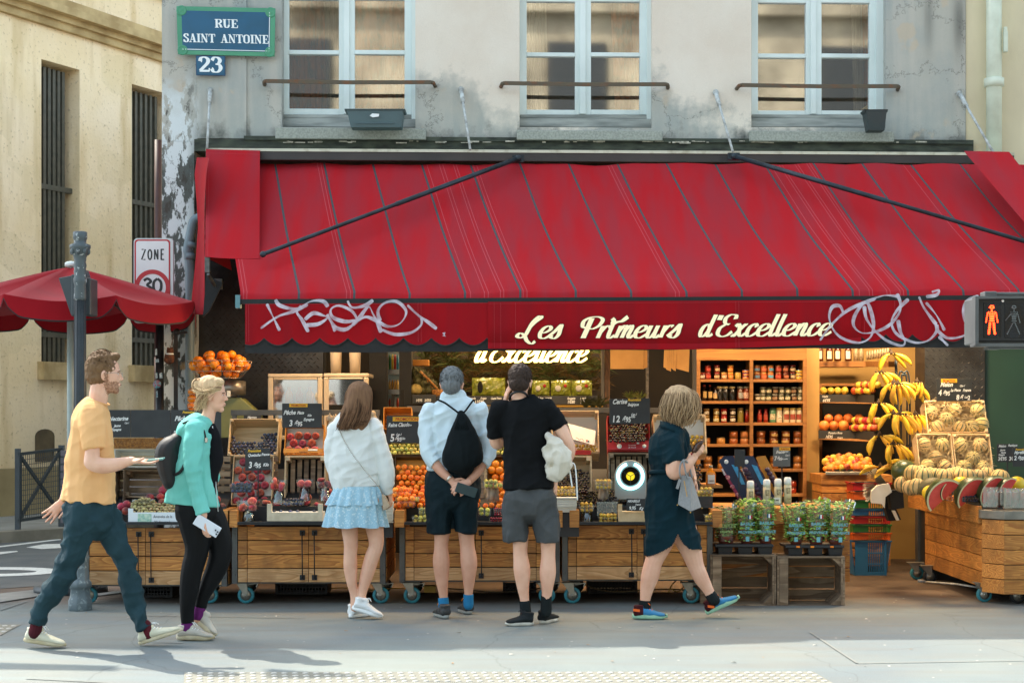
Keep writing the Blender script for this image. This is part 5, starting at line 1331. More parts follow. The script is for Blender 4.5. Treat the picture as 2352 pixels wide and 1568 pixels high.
# --- stall B
cB=crate('pale poplar crate of dark plums, top left of the peach stall',522,637,961,1046,13.35,24,.17,gap=False)
fill(cB,'plum','dark blue plum in the pale poplar crate','plums in the poplar crate',.031,fz=(0,.45),y=.05,jit=.4)
fill(cB,'plum','dark blue plum in the pale poplar crate','plums in the poplar crate',.031,fz=(.45,.7),fx=(.68,1),y=.06,jit=.4);fill(cB,'plum','dark blue plum in the pale poplar crate','plums in the poplar crate',.031,fz=(.45,.66),fx=(0,.08),y=.06,jit=.4)
cB2=crate('wooden crate of red flat peaches below the plum crate',530,623,1047,1158,13.05,20,.1,style='card',m=M_cag,inner=M_whitec)
fill(cB2,'peach','red flat peach laid in the crate below the plums','flat peaches below the plum crate',.073,y=.03,face=True)
m_=MB()
for i in range(6):m_.pbox(500,529,1048+i*17,1060+i*17,13.2,.012)
m_.pbox(508,514,1048,1150,13.215,.02)
m_.build('slatted_crate_side',M_greyw,label='dark grey slatted crate end left of the red flat peaches',cat='crate')
m_=MB()
for i in range(6):m_.pbox(623.5,638,1048+i*17,1060+i*17,13.2,.012)
m_.pbox(624,628,1048,1150,13.215,.02);m_.build('slatted_crate_side',M_greyw,label='dark grey slatted crate end right of the red flat peaches',cat='crate')
cB3=crate('orange printed box of flat peaches under the Pêche Plate board',652,742,975,1043,13.3,22,.1,style='card',m=M_orc,inner=M_whitec)
fill(cB3,'peach','flat peach in the orange printed box','flat peaches in the orange box',.07,y=.02,face=True,fz=(0,.85))
m_=MB();m_.pbox(652,743,1031,1044,13.27,.006);m_.build('box_front',M_orc,cB3.root) if False else None
bf=MB();bf.box(-cB3.w/2,cB3.w/2,-.03,-.024,.001,.04);bfo=bf.build('printed_front',M_orc,cB3.root,loc='local')
bf=MB();text_mb(bf,'fruitesfont',(-.03,-.0315,.004),.011,shear=0,bold=.02);bf.build('lettering',M_bsign,cB3.root,loc='local')
bf=MB();bf.box(.04,.115,-.0325,-.031,.02,.034);bf.build('paper_sticker',M_whitec,cB3.root,loc='local')
cB4=crate('tall slatted crate standing upright behind the peach punnets',652,747,1046,1158,13.1,8,.2,style='open',m=M_cag,gap=False,inner=M_dark)
sl=MB()
for i in range(5):x=-cB4.w/2+.03+i*(cB4.w-.06)/5;sl.box(x+.006,x+(cB4.w-.06)/5-.012,.1,.108,.02,cB4.h-.02)
sl.build('slats',M_oldw,cB4.root,loc='local')
board('black price board Quetsche 3€95 on a stick over the red peaches',563,621,1029,1079,12.95,[('Promotion',569,1038,6,'y'),('Quetsche',569,1048,6.5),('France',600,1046,6),('3',571,1074,14),('€',582,1074,12,'w',.6),('95',588,1074,10),('Kilo',604,1070,7)],stick=(593,1166),rot=2)
board('black price board Pêche Plate 3€95 on the back rail',648,739.5,926,982,13.25,[('Pêche',651,952,10),('Plate',682,951,7),('Kilo',706,956,5),('Espagne',697,966,6.5),('3',664,978,14),('€',676,978,12,'w',.6),('95',683,978,10)],promo=(664.5,706.5,926.5,934.5))
board('small grey board Marron behind the plum crate rail',560,600,953,966,13.8,[('Marron',568,961,6)])
punnet('punnet of bluish plums hung before the red peach crate',527,580,1112,1131,12.85,'blue_plum','bloomy blue plum in the punnet',sp=.029)
punnet('lower punnet of pink flat peaches at the left of the peach stall',543,592,1151,1173,12.7,'pale_peach','pink flat peach in the lower left punnet',sp=.052,heap=2,cup=(15,12,1197))
punnet('punnet of dark pink peaches on a tall cup beside the Quetsche stick',619,656,1104,1124,12.85,'pale_peach','pink flat peach in the punnet by the stick',sp=.05,heap=2,cup=(14,11,1158))
punnet('punnet of orange pink peaches before the slatted crate',680,716,1102,1118,12.85,'pale_nectarine','pale nectarine in the punnet before the slats',sp=.05,heap=2,cup=(13,10,1150))
punnet('punnet of red peaches left of the girl in white',726,762,1106,1121,12.85,'peach','red peach in the punnet by the girl',sp=.05,heap=2,cup=(12,11,1150))
punnet('dark punnet of blue plums above the white wooden tray',648,700,1150,1161,12.85,'plum','dark plum in the low punnet',sp=.031,heap=2)
for x in (612,637,662,686,704,730,752):fruit('pale_peach',P(x,1159-(6 if x in (612,704) else 0),12.95),'pink flat peach in the front row behind the white tray','front row of flat peaches',rot=(fq.uniform(-.4,.4),fq.uniform(-.4,.4),0))
for x,y in ((752,1145),(755,1130),(700,1148),(706,1142)):fruit('round_peach',P(x,y,12.97),'dark peach stacked beside the girl in white','peaches beside the girl in white')
ct=crate('low pale wooden tray with a few plums on the front ledge',613.6,741,1176,1196,12.64,0,.16,m=M_whitec,style='card',gap=False,cat='tray',name='wooden_tray')
ft=MB();ft.box(-ct.w/2,ct.w/2,-.008,-.0005,0,ct.h);[ft.box(s*(ct.w/2)-(.035 if s>0 else 0),s*(ct.w/2)+(.035 if s<0 else 0),-.006,.03,ct.h,ct.h+.065) for s in (-1,1)]
ft.build('front_board',mat('pale_plywood','#cfc6ae','#bdb39a',scale=20,rough=.8),ct.root,loc='local')
for x in (630,645,667,684,722):fruit('plum',P(x,1174.5,12.72),'dark plum peeping over the low pale tray','plums in the low pale tray')
# crates hidden mostly behind the girl
cg=crate('poplar crate with garlic behind the hair of the girl in white',745,858,955,1040,13.4,20,.16,gap=False)
crate('tall crate side behind the elbow of the girl in white',862,874,965,1060,13.3,15,.2,style='card',m=M_whitec)
q=random.Random(4)
gm=MB();gm.lathe((0,0,0),[(0,-.022),(.022,-.018),(.03,0),(.022,.018),(.006,.03),(.004,.045),(0,.046)],12);F['garlic']=fm('garlic',gm,mat('garlic_skin','#c9b396','#a58a68',scale=20,rough=.6))
for x,y in ((757,960),(766,964),(776,962),(762,972),(772,972),(855,950),(858,960),(863,972)):inst(F['garlic'],'garlic_bulb',P(x,y,13.3),(q.uniform(-.5,.5),q.uniform(-.5,.5),q.uniform(0,6)),1,'papery garlic bulb piled behind the girl in white','garlic','garlic bulbs behind the girl')
# --- stall C
board('black price board Reine Claude 5€95 left of the blue shirt',888,972,955,1018,13.2,[('Reine Claude',891,980,9,'w',.72),('France',931,978,4.5),('Cat-1',909,1000,5),('5',896,1013,17),('€',907,1013,12,'w',.6),('95',912,1013,9),('Kilo',921,1009,5)],promo=(902,966,957,967),rot=-1)
cC1=crate('printed box of greengages under the Reine Claude board',890,1000,1000,1044,13.2,26,.12,style='card',m=M_darkc,inner=M_orc)
fill(cC1,'greengage','yellow green plum in the box under the Reine Claude board','greengages under the board',.036,y=.02,fz=(0,.8))
cC2=crate('cardboard box of apricots left of the man in the blue shirt',905,1010,1047,1150,13.05,20,.12,style='card',m=M_darkc,inner=M_orc)
fill(cC2,'apricot','orange apricot in the box left of the blue shirt','apricots in the box',.049,y=.02,jit=.25,fz=(0,.86))
crate('old wooden crate edge with artichokes behind the Reine Claude board',880,945,935,985,13.6,18,.15,m=M_orc,style='card')
heap('apricot','apricot heaped at the foot of the apricot box','apricots at the foot of the box',896,985,1120,1160,12.88,13.05,.047)
punnet('punnet of apricots at the left end of the apricot stall',896,944,1128,1143,12.8,'apricot','apricot in the left end punnet',sp=.045,heap=2)
punnet('punnet of pale greengages under the apricot punnet',903,965,1142,1152,12.8,'greengage','greengage in the upper tray punnet',sp=.035)
punnet('low punnet of apricots by the pleated skirt',908,955,1150,1164,12.72,'apricot','apricot in the low punnet',sp=.045,heap=2)
punnet('punnet of green plums left of the blue shirted man on the ledge',960,984,1166,1183,12.68,'greengage','greengage in the ledge punnet',sp=.034)
punnet('front punnet of greengages beside empty lids on the ledge',946,985,1187,1202,12.66,'greengage','greengage in the front ledge punnet',sp=.034)
cC3=crate('cardboard box of oranges between the two men',1118,1175,1046,1150,13.05,20,.12,style='card',m=M_darkc,inner=M_orc)
fill(cC3,'small_orange','bright orange fruit in the box between the two men','oranges between the two men',.064,y=.02,jit=.15)
cC4=crate('printed box of greengages between the two men',1095,1180,1004,1044,13.2,24,.12,style='card',m=M_darkc,inner=M_orc)
fill(cC4,'greengage','greengage in the box between the two men','greengages between the two men',.037,y=.02)
m_=MB();m_.pbox(1101,1112,1045,1150,13.1,.05);m_.build('wooden_upright',M_oldw,label='weathered wooden upright between the two men',cat='post')
punnet('punnet of green plums on the birch log between the two men',1108,1158,1105,1120,12.8,'greengage','greengage in the punnet between the men',sp=.036,heap=2)
M_birch=mat('birch_bark','#a89a86','#5b4d40',scale=20,rough=.85,bump=.6,stretch=(1,1,.3))
def log(xc,r1,r2,yt,yb,Y,lb):
 m_=MB();u=Y/FPX;h=(yb-yt)*u;m_.lathe(P(xc,yb,Y),[(r2*u,0),((r1+r2)/2*u,h*.5),(r1*u,h)],18);m_.build('birch_log',M_birch,label=lb,cat='log',group='short birch logs on the stalls')
log(1132,13,15.5,1120,1150,12.88,'short birch log carrying green plums between the two men')
heap('apricot','apricot in the front heap between the two men','apricots in front between the two men',1098,1170,1150,1161,12.8,12.92,.05)
heap('small_orange','orange behind the birch log between the two men','oranges behind the birch log',1098,1106,1130,1150,12.95,13,.06)
heap('small_orange','orange right of the birch log between the two men','oranges right of the birch log',1150,1175,1120,1150,12.95,13,.06)
punnet('ledge punnet of greengages at the hip of the man in dark shorts',1097,1128,1168,1184,12.68,'greengage','greengage by the dark shorts',sp=.034)
punnet('upper punnet of raspberries between the two men',1133,1158,1168,1184,12.7,'raspberry','raspberry in the upper punnet',sp=.018)
punnet('lower punnet of redcurrants between the two men',1123,1162,1190,1202,12.66,'raspberry','redcurrant in the lower punnet',sp=.018)
punnet('punnet of green plums between the legs of the grey shorts',1218,1234,1168,1200,12.7,'greengage','greengage between the grey short legs',sp=.034)
cM=crate('tilted poplar crate of mirabelles with white wrapping beside the black T-shirt',1268,1377,942,1040,13.3,24,.17,gap=False,m=M_cag,inner=mat('crate_paper','#d6cfc0',rough=.8))
fill(cM,'mirabelle','yellow mirabelle below the white wrapping','mirabelles below the white wrapping',.029,fz=(0,.16),fx=(.35,1),y=.03,jit=.3)
wp=MB();a,b,c_,d_=[Vector(v) for v in ((-.02,-.012,.115),(.15,-.03,.055),(.165,.01,.2),(-.06,.02,.27))]
wp.prism([a,b,c_,d_],(0,1,.0),.004);wpo=wp.build('white_wrapping',M_whitec,cM.root,loc='local')
wp=MB();wp.box(.085,.096,-.0255,-.0235,.09,.105);wp.build('red_print',M_rsign,cM.root,loc='local');wp=MB();wp.box(.099,.11,-.027,-.025,.087,.1);wp.build('blue_print',M_sbl,cM.root,loc='local')
wp=MB();wp.tube([(x,-.0245-.0015*(x),.12+.008*math.sin(x*160)-x*.25) for x in [i*.004 for i in range(0,18)]],.0014,4);wp.build('red_signature',M_rsign,cM.root,loc='local')
m_=MB();m_.pbox(1277,1357,1034,1044,13.25,.2);m_.build('red_box',M_redc,label='red box edge under the mirabelle crate',cat='box')
cCh=crate('upright crate of black cherries right of the black T-shirt',1277,1360,1046,1132,13.1,14,.14,style='open',m=M_cag,gap=False)
# --- cherries: nearest first
def cherries(x0,x1,yt,yb,Y0,Y1,lb,sp=.0235):heap('cherry',lb,'black cherries: '+lb,x0,x1,yt,yb,Y0,Y1,sp)
cherries(1278,1345,1136,1166,12.86,12.98,'black cherry heaped behind the mirabelle cup on the cherry stall')
cherries(1372,1418,1140,1176,12.74,12.9,'black cherry in the dark punnet left of the chalk sign')
cherries(1577,1610,1064,1128,12.95,13.1,'black cherry in the crate behind the grey handbag')
cherries(1282,1352,lambda x:1078+abs(x-1320)*.2,1130,13.0,13.18,'black cherry in the upright crate right of the black T-shirt')
cherries(1350,1482,1128,1152,12.95,13.1,'black cherry heaped around the birch log');cherries(1404,1484,973,1012,13.15,13.3,'black cherry in the red box under the Cerise board')
if cherry_rest:
 b_=MB();src=F['cherry'];vv=[v.co.copy() for v in src.vertices];ff=[tuple(p.vertices) for p in src.polygons];mi=[p.material_index for p in src.polygons]
 for loc,rot,sc in cherry_rest:
  mt=Matrix.Translation(loc)@Matrix.Rotation(rot[2],4,'Z')@Matrix.Rotation(rot[1],4,'Y')@Matrix.Rotation(rot[0],4,'X')@Matrix.Scale(sc,4)
  n0=len(b_.v);b_.v+=[mt@v for v in vv];b_.r+=[fq.random()]*len(vv)
  for f_,m0 in zip(ff,mi):b_.f.append([n0+i for i in f_]);b_.mi.append(m0);b_.sm.append(True)
 b_.build('cherries',[M_ch,M_stem],label='mass of black cherries filling the crates of the cherry stall',cat='cherries',kind='stuff',recalc=False)
print('cherries',cherry_n[0])
cD1=crate('red box of black cherries under the Cerise board',1396,1494,955,1036,13.22,22,.12,style='card',m=M_redc)
bf=MB();bf.box(-cD1.w/2,cD1.w/2,-.035,-.028,.0,.075);bf.build('printed_front',M_redc,cD1.root,loc='local')
bf=MB();bf.lathe((-.08,-.036,.03),[(0,.0005),(.02,.0005),(.02,0)],20,axis=(0,-1,0));bf.lathe((.12,-.036,.032),[(0,.0005),(.016,.0005),(.016,0)],20,axis=(0,-1,0));bf.box(.06,.08,-.0365,-.0355,.05,.062);bf.build('printed_badges',M_whitec,cD1.root,loc='local')
bf=MB();text_mb(bf,'La cerise',(-.01,-.0365,.034),.012,shear=.4);text_mb(bf,'de France',(-.01,-.0365,.014),.011,shear=.4);bf.build('lettering',M_chalk,cD1.root,loc='local')
board('black price board Cerise 12€95 over the cherries',1399.5,1493,914,972,13.15,[('Cerise',1406,927.5,11),('Promotion',1441.5,921,6,'y'),('Belgique',1441.5,932,6.5),('Cat-1',1449,954,5),('Kilo',1449,959,5),('1',1405,969,15),('2',1415,969,15),('€',1429,969,13,'w',.6),('95',1437,969,12,'w',.7)],rot=2)
cD2=crate('upright slatted wooden crate behind the round glowing fan',1398,1497,1039,1150,13.12,8,.2,style='open',m=M_oldw,gap=False,inner=M_dark)
sl=MB()
for i in range(7):x=-cD2.w/2+.02+i*(cD2.w-.04)/7;sl.box(x+.004,x+(cD2.w-.04)/7-.008,.08,.09,.02,cD2.h-.02)
sl.build('slats',M_greyw,cD2.root,loc='local')
fan=thing('fly_fan','grey round fan with a glowing cyan ring and yellow hub','fan',P(1448,1150,12.95))
def ringpts(cx,cy,rx,ry,Y,n=40,a0=0,a1=360):return [P(cx+rx*math.cos(R(a0+(a1-a0)*i/n)),cy-ry*math.sin(R(a0+(a1-a0)*i/n)),Y) for i in range(n+1)]
body=ringpts(1448,1093,36.5,37,12.95,24,0,180)+[P(1411.5,1148,12.95),P(1484.5,1148,12.95)]
M_fan=mat('fan_grey_plastic','#8f9391','#84898a',scale=5,rough=.5)
# annular front
m_=MB();n=48;outer=[]
for i in range(n):
 an=2*math.pi*i/n;c_,s_=math.cos(an),math.sin(an)
 if s_>=0:o=(36.5*c_,37*s_)
 else:
  k=min(36.5/max(abs(c_),1e-3),55/max(abs(s_),1e-3));o=(k*c_,k*s_)
 outer.append(o)
vs=[]
for (ox,oy),i in zip(outer,range(n)):
 an=2*math.pi*i/n
 vs+=[P(1448+ox,1093-oy,13.0),P(1448+ox,1093-oy,12.955),P(1448+ox*.96,1093-oy*.96,12.945),P(1448+22*math.cos(an),1093-22*math.sin(an),12.945),P(1448+21*math.cos(an),1093-21*math.sin(an),13.0)]
m_.add(vs,[(i*5+j,((i+1)%n)*5+j,((i+1)%n)*5+j+1,i*5+j+1) for i in range(n) for j in range(4)]);m_.build('casing',M_fan,fan)
m_=MB();m_.tube(ringpts(1448,1093,28.5,28.5,12.94,40,100+8,100+332),.012,8);m_.build('light_ring',mat('cyan_light','#bff4f6',None,emis=1.5,emc='#8fe6ee'),fan)
m_=MB();m_.lathe(P(1448,1093,12.99),[(0,.01),(.03,.01),(.034,0)],24,axis=(0,-1,0));m_.build('hub',mat('yellow_hub','#e0c01a',rough=.4,emis=.3),fan)
m_=MB();m_.pbox(1424,1472,1068,1118,13.01,.01);m_.build('dark_back',M_dark,fan)
m_=MB()
for a0 in (30,150,270):m_.bar(P(1448,1093,12.965),P(1448+21*math.cos(R(a0)),1093-21*math.sin(R(a0)),12.965),.004,.004)
m_.build('grille',M_arm,fan)
punnet('punnet of mirabelles on the birch log left of the fan',1366,1407,1104,1123,12.82,'mirabelle','mirabelle in the punnet on the log',sp=.029,heap=2)
log(1386,10.5,14,1123,1150,12.9,'short birch log under the mirabelle punnet')
punnet('punnet of mirabelles behind the white paper bags',1275,1325,1122,1139,12.8,'mirabelle','mirabelle in the punnet by the drawstring bag',sp=.029,heap=2)
punnet('punnet of pale mirabelles on an upturned cup left on the ledge',1331,1365,1161,1175,12.68,'mirabelle','pale mirabelle in the ledge punnet',sp=.028,heap=2,cup=(14,11,1201))
punnet('low punnet of yellow mirabelles before the dark punnet',1374,1421,1187,1201,12.65,'mirabelle','yellow mirabelle in the low punnet',sp=.028,heap=2)
m_=MB();m_.pbox(1371,1419,1152,1183,12.72,.1);m_.build('dark_punnet',M_clear,label='deep clear punnet of black cherries left of the chalk sign',cat='punnet',group='clear plastic punnets of fruit')
cT=crate('small pale wooden box behind the Mirabelle chalk sign',1421,1492,1175,1201,12.66,0,.18,m=mat('pale_plywood2','#d3bb92','#c0a67c',scale=15,rough=.8),style='card',gap=False,lip=.09)
m_=MB();m_.pbox(1420,1429,1158,1201,12.65,.03);m_.build('box_corner_post',_m['pale_plywood2'],label='corner post of the small pale box on the cherry ledge',cat='box')
board('handwritten chalk sign MIRABELLE 9,95 Kg',1439,1482,1145,1174,12.62,[('MIRABELLE',1441,1153,5.5,'w',.75),('France',1459,1160,4),('9,95',1445,1170,8,'w',.8),('Kg',1468,1170,7)],rot=-1)
cD3=crate('poplar crate of mirabelles with white paper behind the woman in the dark dress',1503,1624,951,1040,13.2,20,.16,gap=False,m=M_cag,inner=mat('crate_white_paper','#dedbd2',rough=.8))
fill(cD3,'mirabelle','golden mirabelle in the crate beside the woman in the dark dress','mirabelles beside the dark dress',.036,fz=(0,.5),fx=(.4,1),y=.05,jit=.35,sc=1.3)
m_=MB();m_.pbox(1560,1606,1040,1046,13.15,.2);m_.build('red_box',M_redc,label='red box edge under the mirabelle crate by the dark dress',cat='box')
punnet('punnet of mirabelles right of the grey handbag',1599,1639,1124,1142,12.85,'mirabelle','mirabelle in the punnet right of the handbag',sp=.03,heap=2)
m_=MB();m_.pbox(1598,1637,1140,1166,12.8,.1);m_.build('black_basket',M_trayb,label='black wire basket below the mirabelles right of the handbag',cat='basket')
punnet('punnet of yellow fruit at the right end of the cherry ledge',1618,1648,1182,1200,12.64,'mirabelle','yellow fruit in the right end punnet',sp=.03,heap=2)
# orange bottle on its shelf
bt=thing('juice_bottle','clear bottle of orange drink with a white label and metal cap','bottle',P(1632.5,1113,13.3));u=13.3/FPX;b0=P(1632.5,1113,13.3)
m_=MB();m_.lathe(b0,[(11.5*u,0),(11.5*u,26*u),(9*u,31*u),(4.5*u,34*u),(4.2*u,40*u)],20);m_.build('bottle_glass',mat('amber_drink','#e08a1e','#d87a14',scale=8,rough=.08,coat=.6),bt)
m_=MB();m_.lathe(b0,[(4.3*u,39*u),(4.3*u,45*u),(0,45.2*u)],14);m_.build('cap',M_zinc,bt)
m_=MB();m_.box(b0.x-8*u,b0.x+8*u,b0.y-11.9*u,b0.y-11.4*u,b0.z+3*u,b0.z+23*u);m_.build('label',M_whitec,bt)
m_=MB();text_mb(m_,'GIMBER',(b0.x,b0.y-12*u,b0.z+8*u),3.4*u,align='C',sx=.75,bold=.01);m_.build('lettering',M_bsign,bt)
m_=MB();m_.pbox(1600,1660,1113.5,1120,13.2,.5);m_.build('shelf_board',M_plank,label='wooden shelf board under the orange drink bottle',cat='shelf')
# wall of oranges: wire basket juicer at the far left
# ----- INSIDE THE SHOP
M_dplate=mat('chequer_plate','#3a3b3c','#2a2826',scale=5,rough=.4,metal=.55,bump=.1)
def plate_wall(name,xl,xr,yt,yb,Y,dep,par,sp=.058):
 m_=MB();a=P(xl,yb,Y);b=P(xr,yt,Y);m_.box(a.x,b.x,Y,Y+dep,0,b.z)
 z=a.z;j=0
 while z<b.z-.02:
  x=a.x+.02+(sp/2 if j%2 else 0);i=0
  while x<b.x-.02:
   s=1 if (j%2) else -1;c=Vector((x,Y,z));d1=Vector((.02,0,.015*s));d2=Vector((-.003*s,0,.0045));up=Vector((0,-.0045,0))
   m_.add([c-d1,c-d2,c+d1,c+d2,c+up],[(0,1,4),(1,2,4),(2,3,4),(3,0,4)]);x+=sp
  z+=sp*.62;j+=1
 return m_.build(name,M_dplate,par,recalc=False)
plate_wall('chequer_plate_wall',441,742,560,1120,14.72,.25,shop)
plate_wall('chequer_plate_pillar',2124,2262,790,1120,14.7,.35,shop)
m_=MB();m_.box(-2.7,5.2,14.95,15.0,2.42,3.9);m_.build('lintel',M_dark,shop)
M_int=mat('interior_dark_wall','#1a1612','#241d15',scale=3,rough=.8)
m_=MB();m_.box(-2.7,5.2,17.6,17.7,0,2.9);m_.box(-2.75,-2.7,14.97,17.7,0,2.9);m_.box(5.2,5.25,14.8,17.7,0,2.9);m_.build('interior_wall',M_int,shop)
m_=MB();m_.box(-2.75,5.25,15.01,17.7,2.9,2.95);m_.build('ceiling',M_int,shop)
M_ochre=mat('ochre_wall','#b8955a','#ad8a50',scale=3,rough=.85)
def pb(name,xl,xr,yt,yb,Y,dep,m,label=None,cat=None,par=None,bev=.002,group=None):
 q_=MB();q_.pbox(xl,xr,yt,yb,Y,dep);return q_.build(name,m,par,bevel=bev,label=label,cat=cat,group=group)
pb('ochre_wall',1853,1882,760,1300,16.1,.3,M_ochre,par=shop);pb('ochre_back_wall',1882,2140,760,1300,16.85,.1,M_ochre,par=shop)
# warm ceiling lamps of the shop
M_lampw=mat('warm_lamp_glass','#ffd9a0',None,emis=12,emc='#ffbf70')
for i,(x,y,e,sz) in enumerate(((-.6,15.6,8,.7),(1.0,15.5,8,.8),(2.2,15.4,7,.7),(3.35,15.7,12,.6),(3.5,13.9,22,.5),(-1.6,15.7,5,.6),(-1.5,13.5,9,.7),(.2,13.5,9,.7),(1.5,13.5,8,.7))):
 zc=2.86 if y>15 else 2.62
 lt=thing('ceiling_lamp','warm ceiling lamp inside the shop, '+('over the plant wall','over the shop counter','over the jar shelf','over the banana rack','under the awning over the melons','over the display fridges','under the awning over the peaches','under the awning over the apricots','under the awning over the cherries')[i],'lamp',(x,y,zc),'warm lamps inside the shop')
 m_=MB();m_.box(x-sz/2,x+sz/2,y-.06,y+.06,zc-.02,zc+.02);m_.build('lamp_housing',M_sigb,lt)
 m_=MB();m_.box(x-sz/2+.01,x+sz/2-.01,y-.05,y+.05,zc-.026,zc-.021);m_.build('lamp_glass',M_lampw,lt)
 ld=bpy.data.lights.new('lamp_light','AREA');ld.shape='RECTANGLE';ld.size=sz;ld.size_y=.3;ld.energy=e;ld.color=(1,.72,.42)
 lo=bpy.data.objects.new('lamp_light',ld);COL.objects.link(lo);lo.location=(0,0,-.04);lo.parent=lt
 if y>15:lo.rotation_euler=(R(14),0,0)
 # orange juicer with wire baskets at the left
jr=thing('juicer','steel orange juicer topped by a wire basket of oranges','juicer',P(525,1000,14.0))
u=14.0/FPX;M_wire=mat('bright_wire','#b9b3a6',rough=.25,metal=.9)
def wire_basket(cx,yt,yb,r1,r2,Y,nm,lb,grp):
 c=P(cx,yt,Y);zb=P(cx,yb,Y).z;rt=thing(nm,lb,'basket',Vector((c.x,c.y,zb)));m_=MB()
 for t in (0,.3,.62,1):
  r=r1+(r2-r1)*t**1.6;z=c.z+(zb-c.z)*t
  m_.tube([Vector((c.x+r*u*math.cos(a),c.y+.55*r*u*math.sin(a),z)) for a in [2*math.pi*i/28 for i in range(28)]],.0028,5,closed=True)
 for i in range(18):
  a=2*math.pi*i/18;m_.tube([Vector((c.x+(r1+(r2-r1)*t**1.6)*u*math.cos(a),c.y+.55*(r1+(r2-r1)*t**1.6)*u*math.sin(a),c.z+(zb-c.z)*t)) for t in (0,.3,.62,1)],.002,4)
 m_.build('wire_frame',M_wire,rt);q=random.Random(cx)
 for lay,(yy,rr_,n) in enumerate(((yb-9,r2*.75,7),(yb-22,r2*1.02,10),((yt+yb)/2-10,r1*.86,12),(yt-3,r1*.72,9),(yt-12,r1*.4,5))):
  for i in range(n):
   a=2*math.pi*i/n+lay;p=P(cx,yy,Y)+Vector((rr_*u*math.cos(a)*.95,.5*rr_*u*math.sin(a),q.uniform(-.012,.012)))
   fruit('orange',p,lb.replace('round ','').replace('wire basket of oranges','orange in the wire basket') if 0 else grp,grp,1.0)
wire_basket(504,829,868,75,48,13.95,'wire_basket','wide wire basket heaped with oranges on top of the juicer','orange in the wide basket on top of the juicer')
m_=MB();c=P(533,905,14.15);m_.lathe(c,[(32*u,-2*u),(32*u,30*u),(0,34*u)],24);m_.lathe(P(533,912,14.15),[(12*u,0),(12*u,8*u)],16);m_.build('juicer_drum',mat('brushed_steel','#8f877b','#7b7368',scale=6,rough=.35,metal=.7),jr)
m_=MB();m_.prism([P(495,1005,14.1),P(600,1005,14.1),P(595,950,14.1),P(553,913,14.1),P(517,913,14.1),P(495,940,14.1)],(0,1,0),.22);m_.build('juicer_body',mat('olive_cover','#7a7d4a','#6a6c3e',scale=4,rough=.4),jr,bevel=.006)
m_=MB();m_.pbox(521,529,897,911,13.9,.01);m_.build('badge',M_paper,jr)
# side column of oranges behind the bun
cf=thing('orange_feeder','curved wire feeder of oranges behind the blonde bun','feeder',P(440,945,13.9));m_=MB()
for k in range(7):yy=885+k*10;m_.tube([P(452+22*math.cos(a),yy,13.95+.07*math.sin(a)) for a in [math.pi*(.5+i/12) for i in range(13)]],.0025,4)
for k in range(5):a=math.pi*(.6+k*.2);m_.tube([P(456,878,13.95),P(452+22*math.cos(a),895,13.95),P(452+22*math.cos(a),950,13.95)],.0022,4)
m_.build('wire_frame',M_wire,cf)
for y in (900,916,932,948):fruit('orange',P(441,y,13.97),'orange in the curved feeder behind the blonde bun','oranges in the feeder')
# two glass display fridges with cup stacks
M_beigep=mat('beige_enamel','#b5a58c','#a89880',scale=4,rough=.4);M_disp=mat('display_inside','#9db3b8','#6f7d80',scale=3,rough=.4)
for xl,xr,yt,lb in ((615,741,858,'beige glass fronted display fridge left of the girl'),(743,847,857,'second beige display fridge behind the girl in white')):
 fr=thing('display_fridge',lb,'fridge',P((xl+xr)/2,1010,14.2))
 m_=MB();m_.pbox(xl,xr,yt,yt+9,14.2,.5);m_.pbox(xl,xl+12,yt+9.2,1010,14.2,.03);m_.pbox(xr-12,xr,yt+9.2,1010,14.2,.03);m_.pbox(xl+12.2,xr-12.2,1000,1010,14.2,.5);m_.pbox(xl+12.2,xr-12.2,yt+9.2,yt+14,14.2,.03);m_.build('frame',M_beigep,fr,bevel=.01)
 m_=MB();m_.pbox(xl+12.5,xr-12.5,yt+12,1000,14.6,.02);m_.build('back_panel',M_disp if xl<700 else M_int,fr)
 m_=MB();m_.pbox(xl+12.2,xr-12.2,yt+14.2,999,14.21,.004);m_.build('glass',M_glass,fr)
 m_=MB();m_.pbox(xl+13,xr-13,925,928,14.25,.3);m_.build('shelf',M_zinc,fr)
 for k in range(4):
  if xl<700:x=xl+25+k*24;m_=MB();m_.lathe(P(x,925,14.4),[(9*u,0),(9*u,22*u),(4*u,30*u),(4*u,38*u)],14);m_.build('bottle',_m['amber_drink'] if k%2 else M_redc,label='bottle in the left display fridge, number %s from the left'%('one','two','three','four')[k],cat='bottle',group='bottles in the display fridge')
for x0,x1,x2,x3,lb in ((757,786,759,787,'tall stack of paper cups, left of two on the display fridge'),(800,831,801,830,'tall stack of paper cups, right of two on the display fridge')):
 m_=MB();c=P((x0+x1)/2,857,14.35);m_.lathe(c,[(12*u,0),(14*u,52*u),(14.5*u,70*u)],20);m_.build('cup_stack',mat('paper_cup','#bfae95','#ad9b80',scale=5,rough=.7),label=lb,cat='cups')
m_=MB();m_.pbox(757,786,853,856,14.3,.02)
pb('dark_column',848,888,700,1120,14.9,.2,M_black,'black column between the display fridge and the drinks fridge','column')
pb('dark_column',917,945,700,1120,14.9,.2,M_black,'black column left of the plant wall','column')
df=thing('drinks_fridge','narrow lit drinks fridge between two black columns','fridge',P(902,1000,15.2));M_shelfg=mat('fridge_shelf','#9aa1a6',rough=.3,metal=.4)
m_=MB();m_.pbox(884,922,790,1000,15.5,.02);m_.build('back',M_disp,df)
for y in (848,894,940):
 m_=MB();m_.pbox(886,919,y,y+11,15.2,.3);m_.build('shelf',M_shelfg,df)
q=random.Random(8);pal=['#d2691e','#2a7a4a','#d8c040','#b02a20','#2f7fa0','#e0e0d8','#3f8f50']
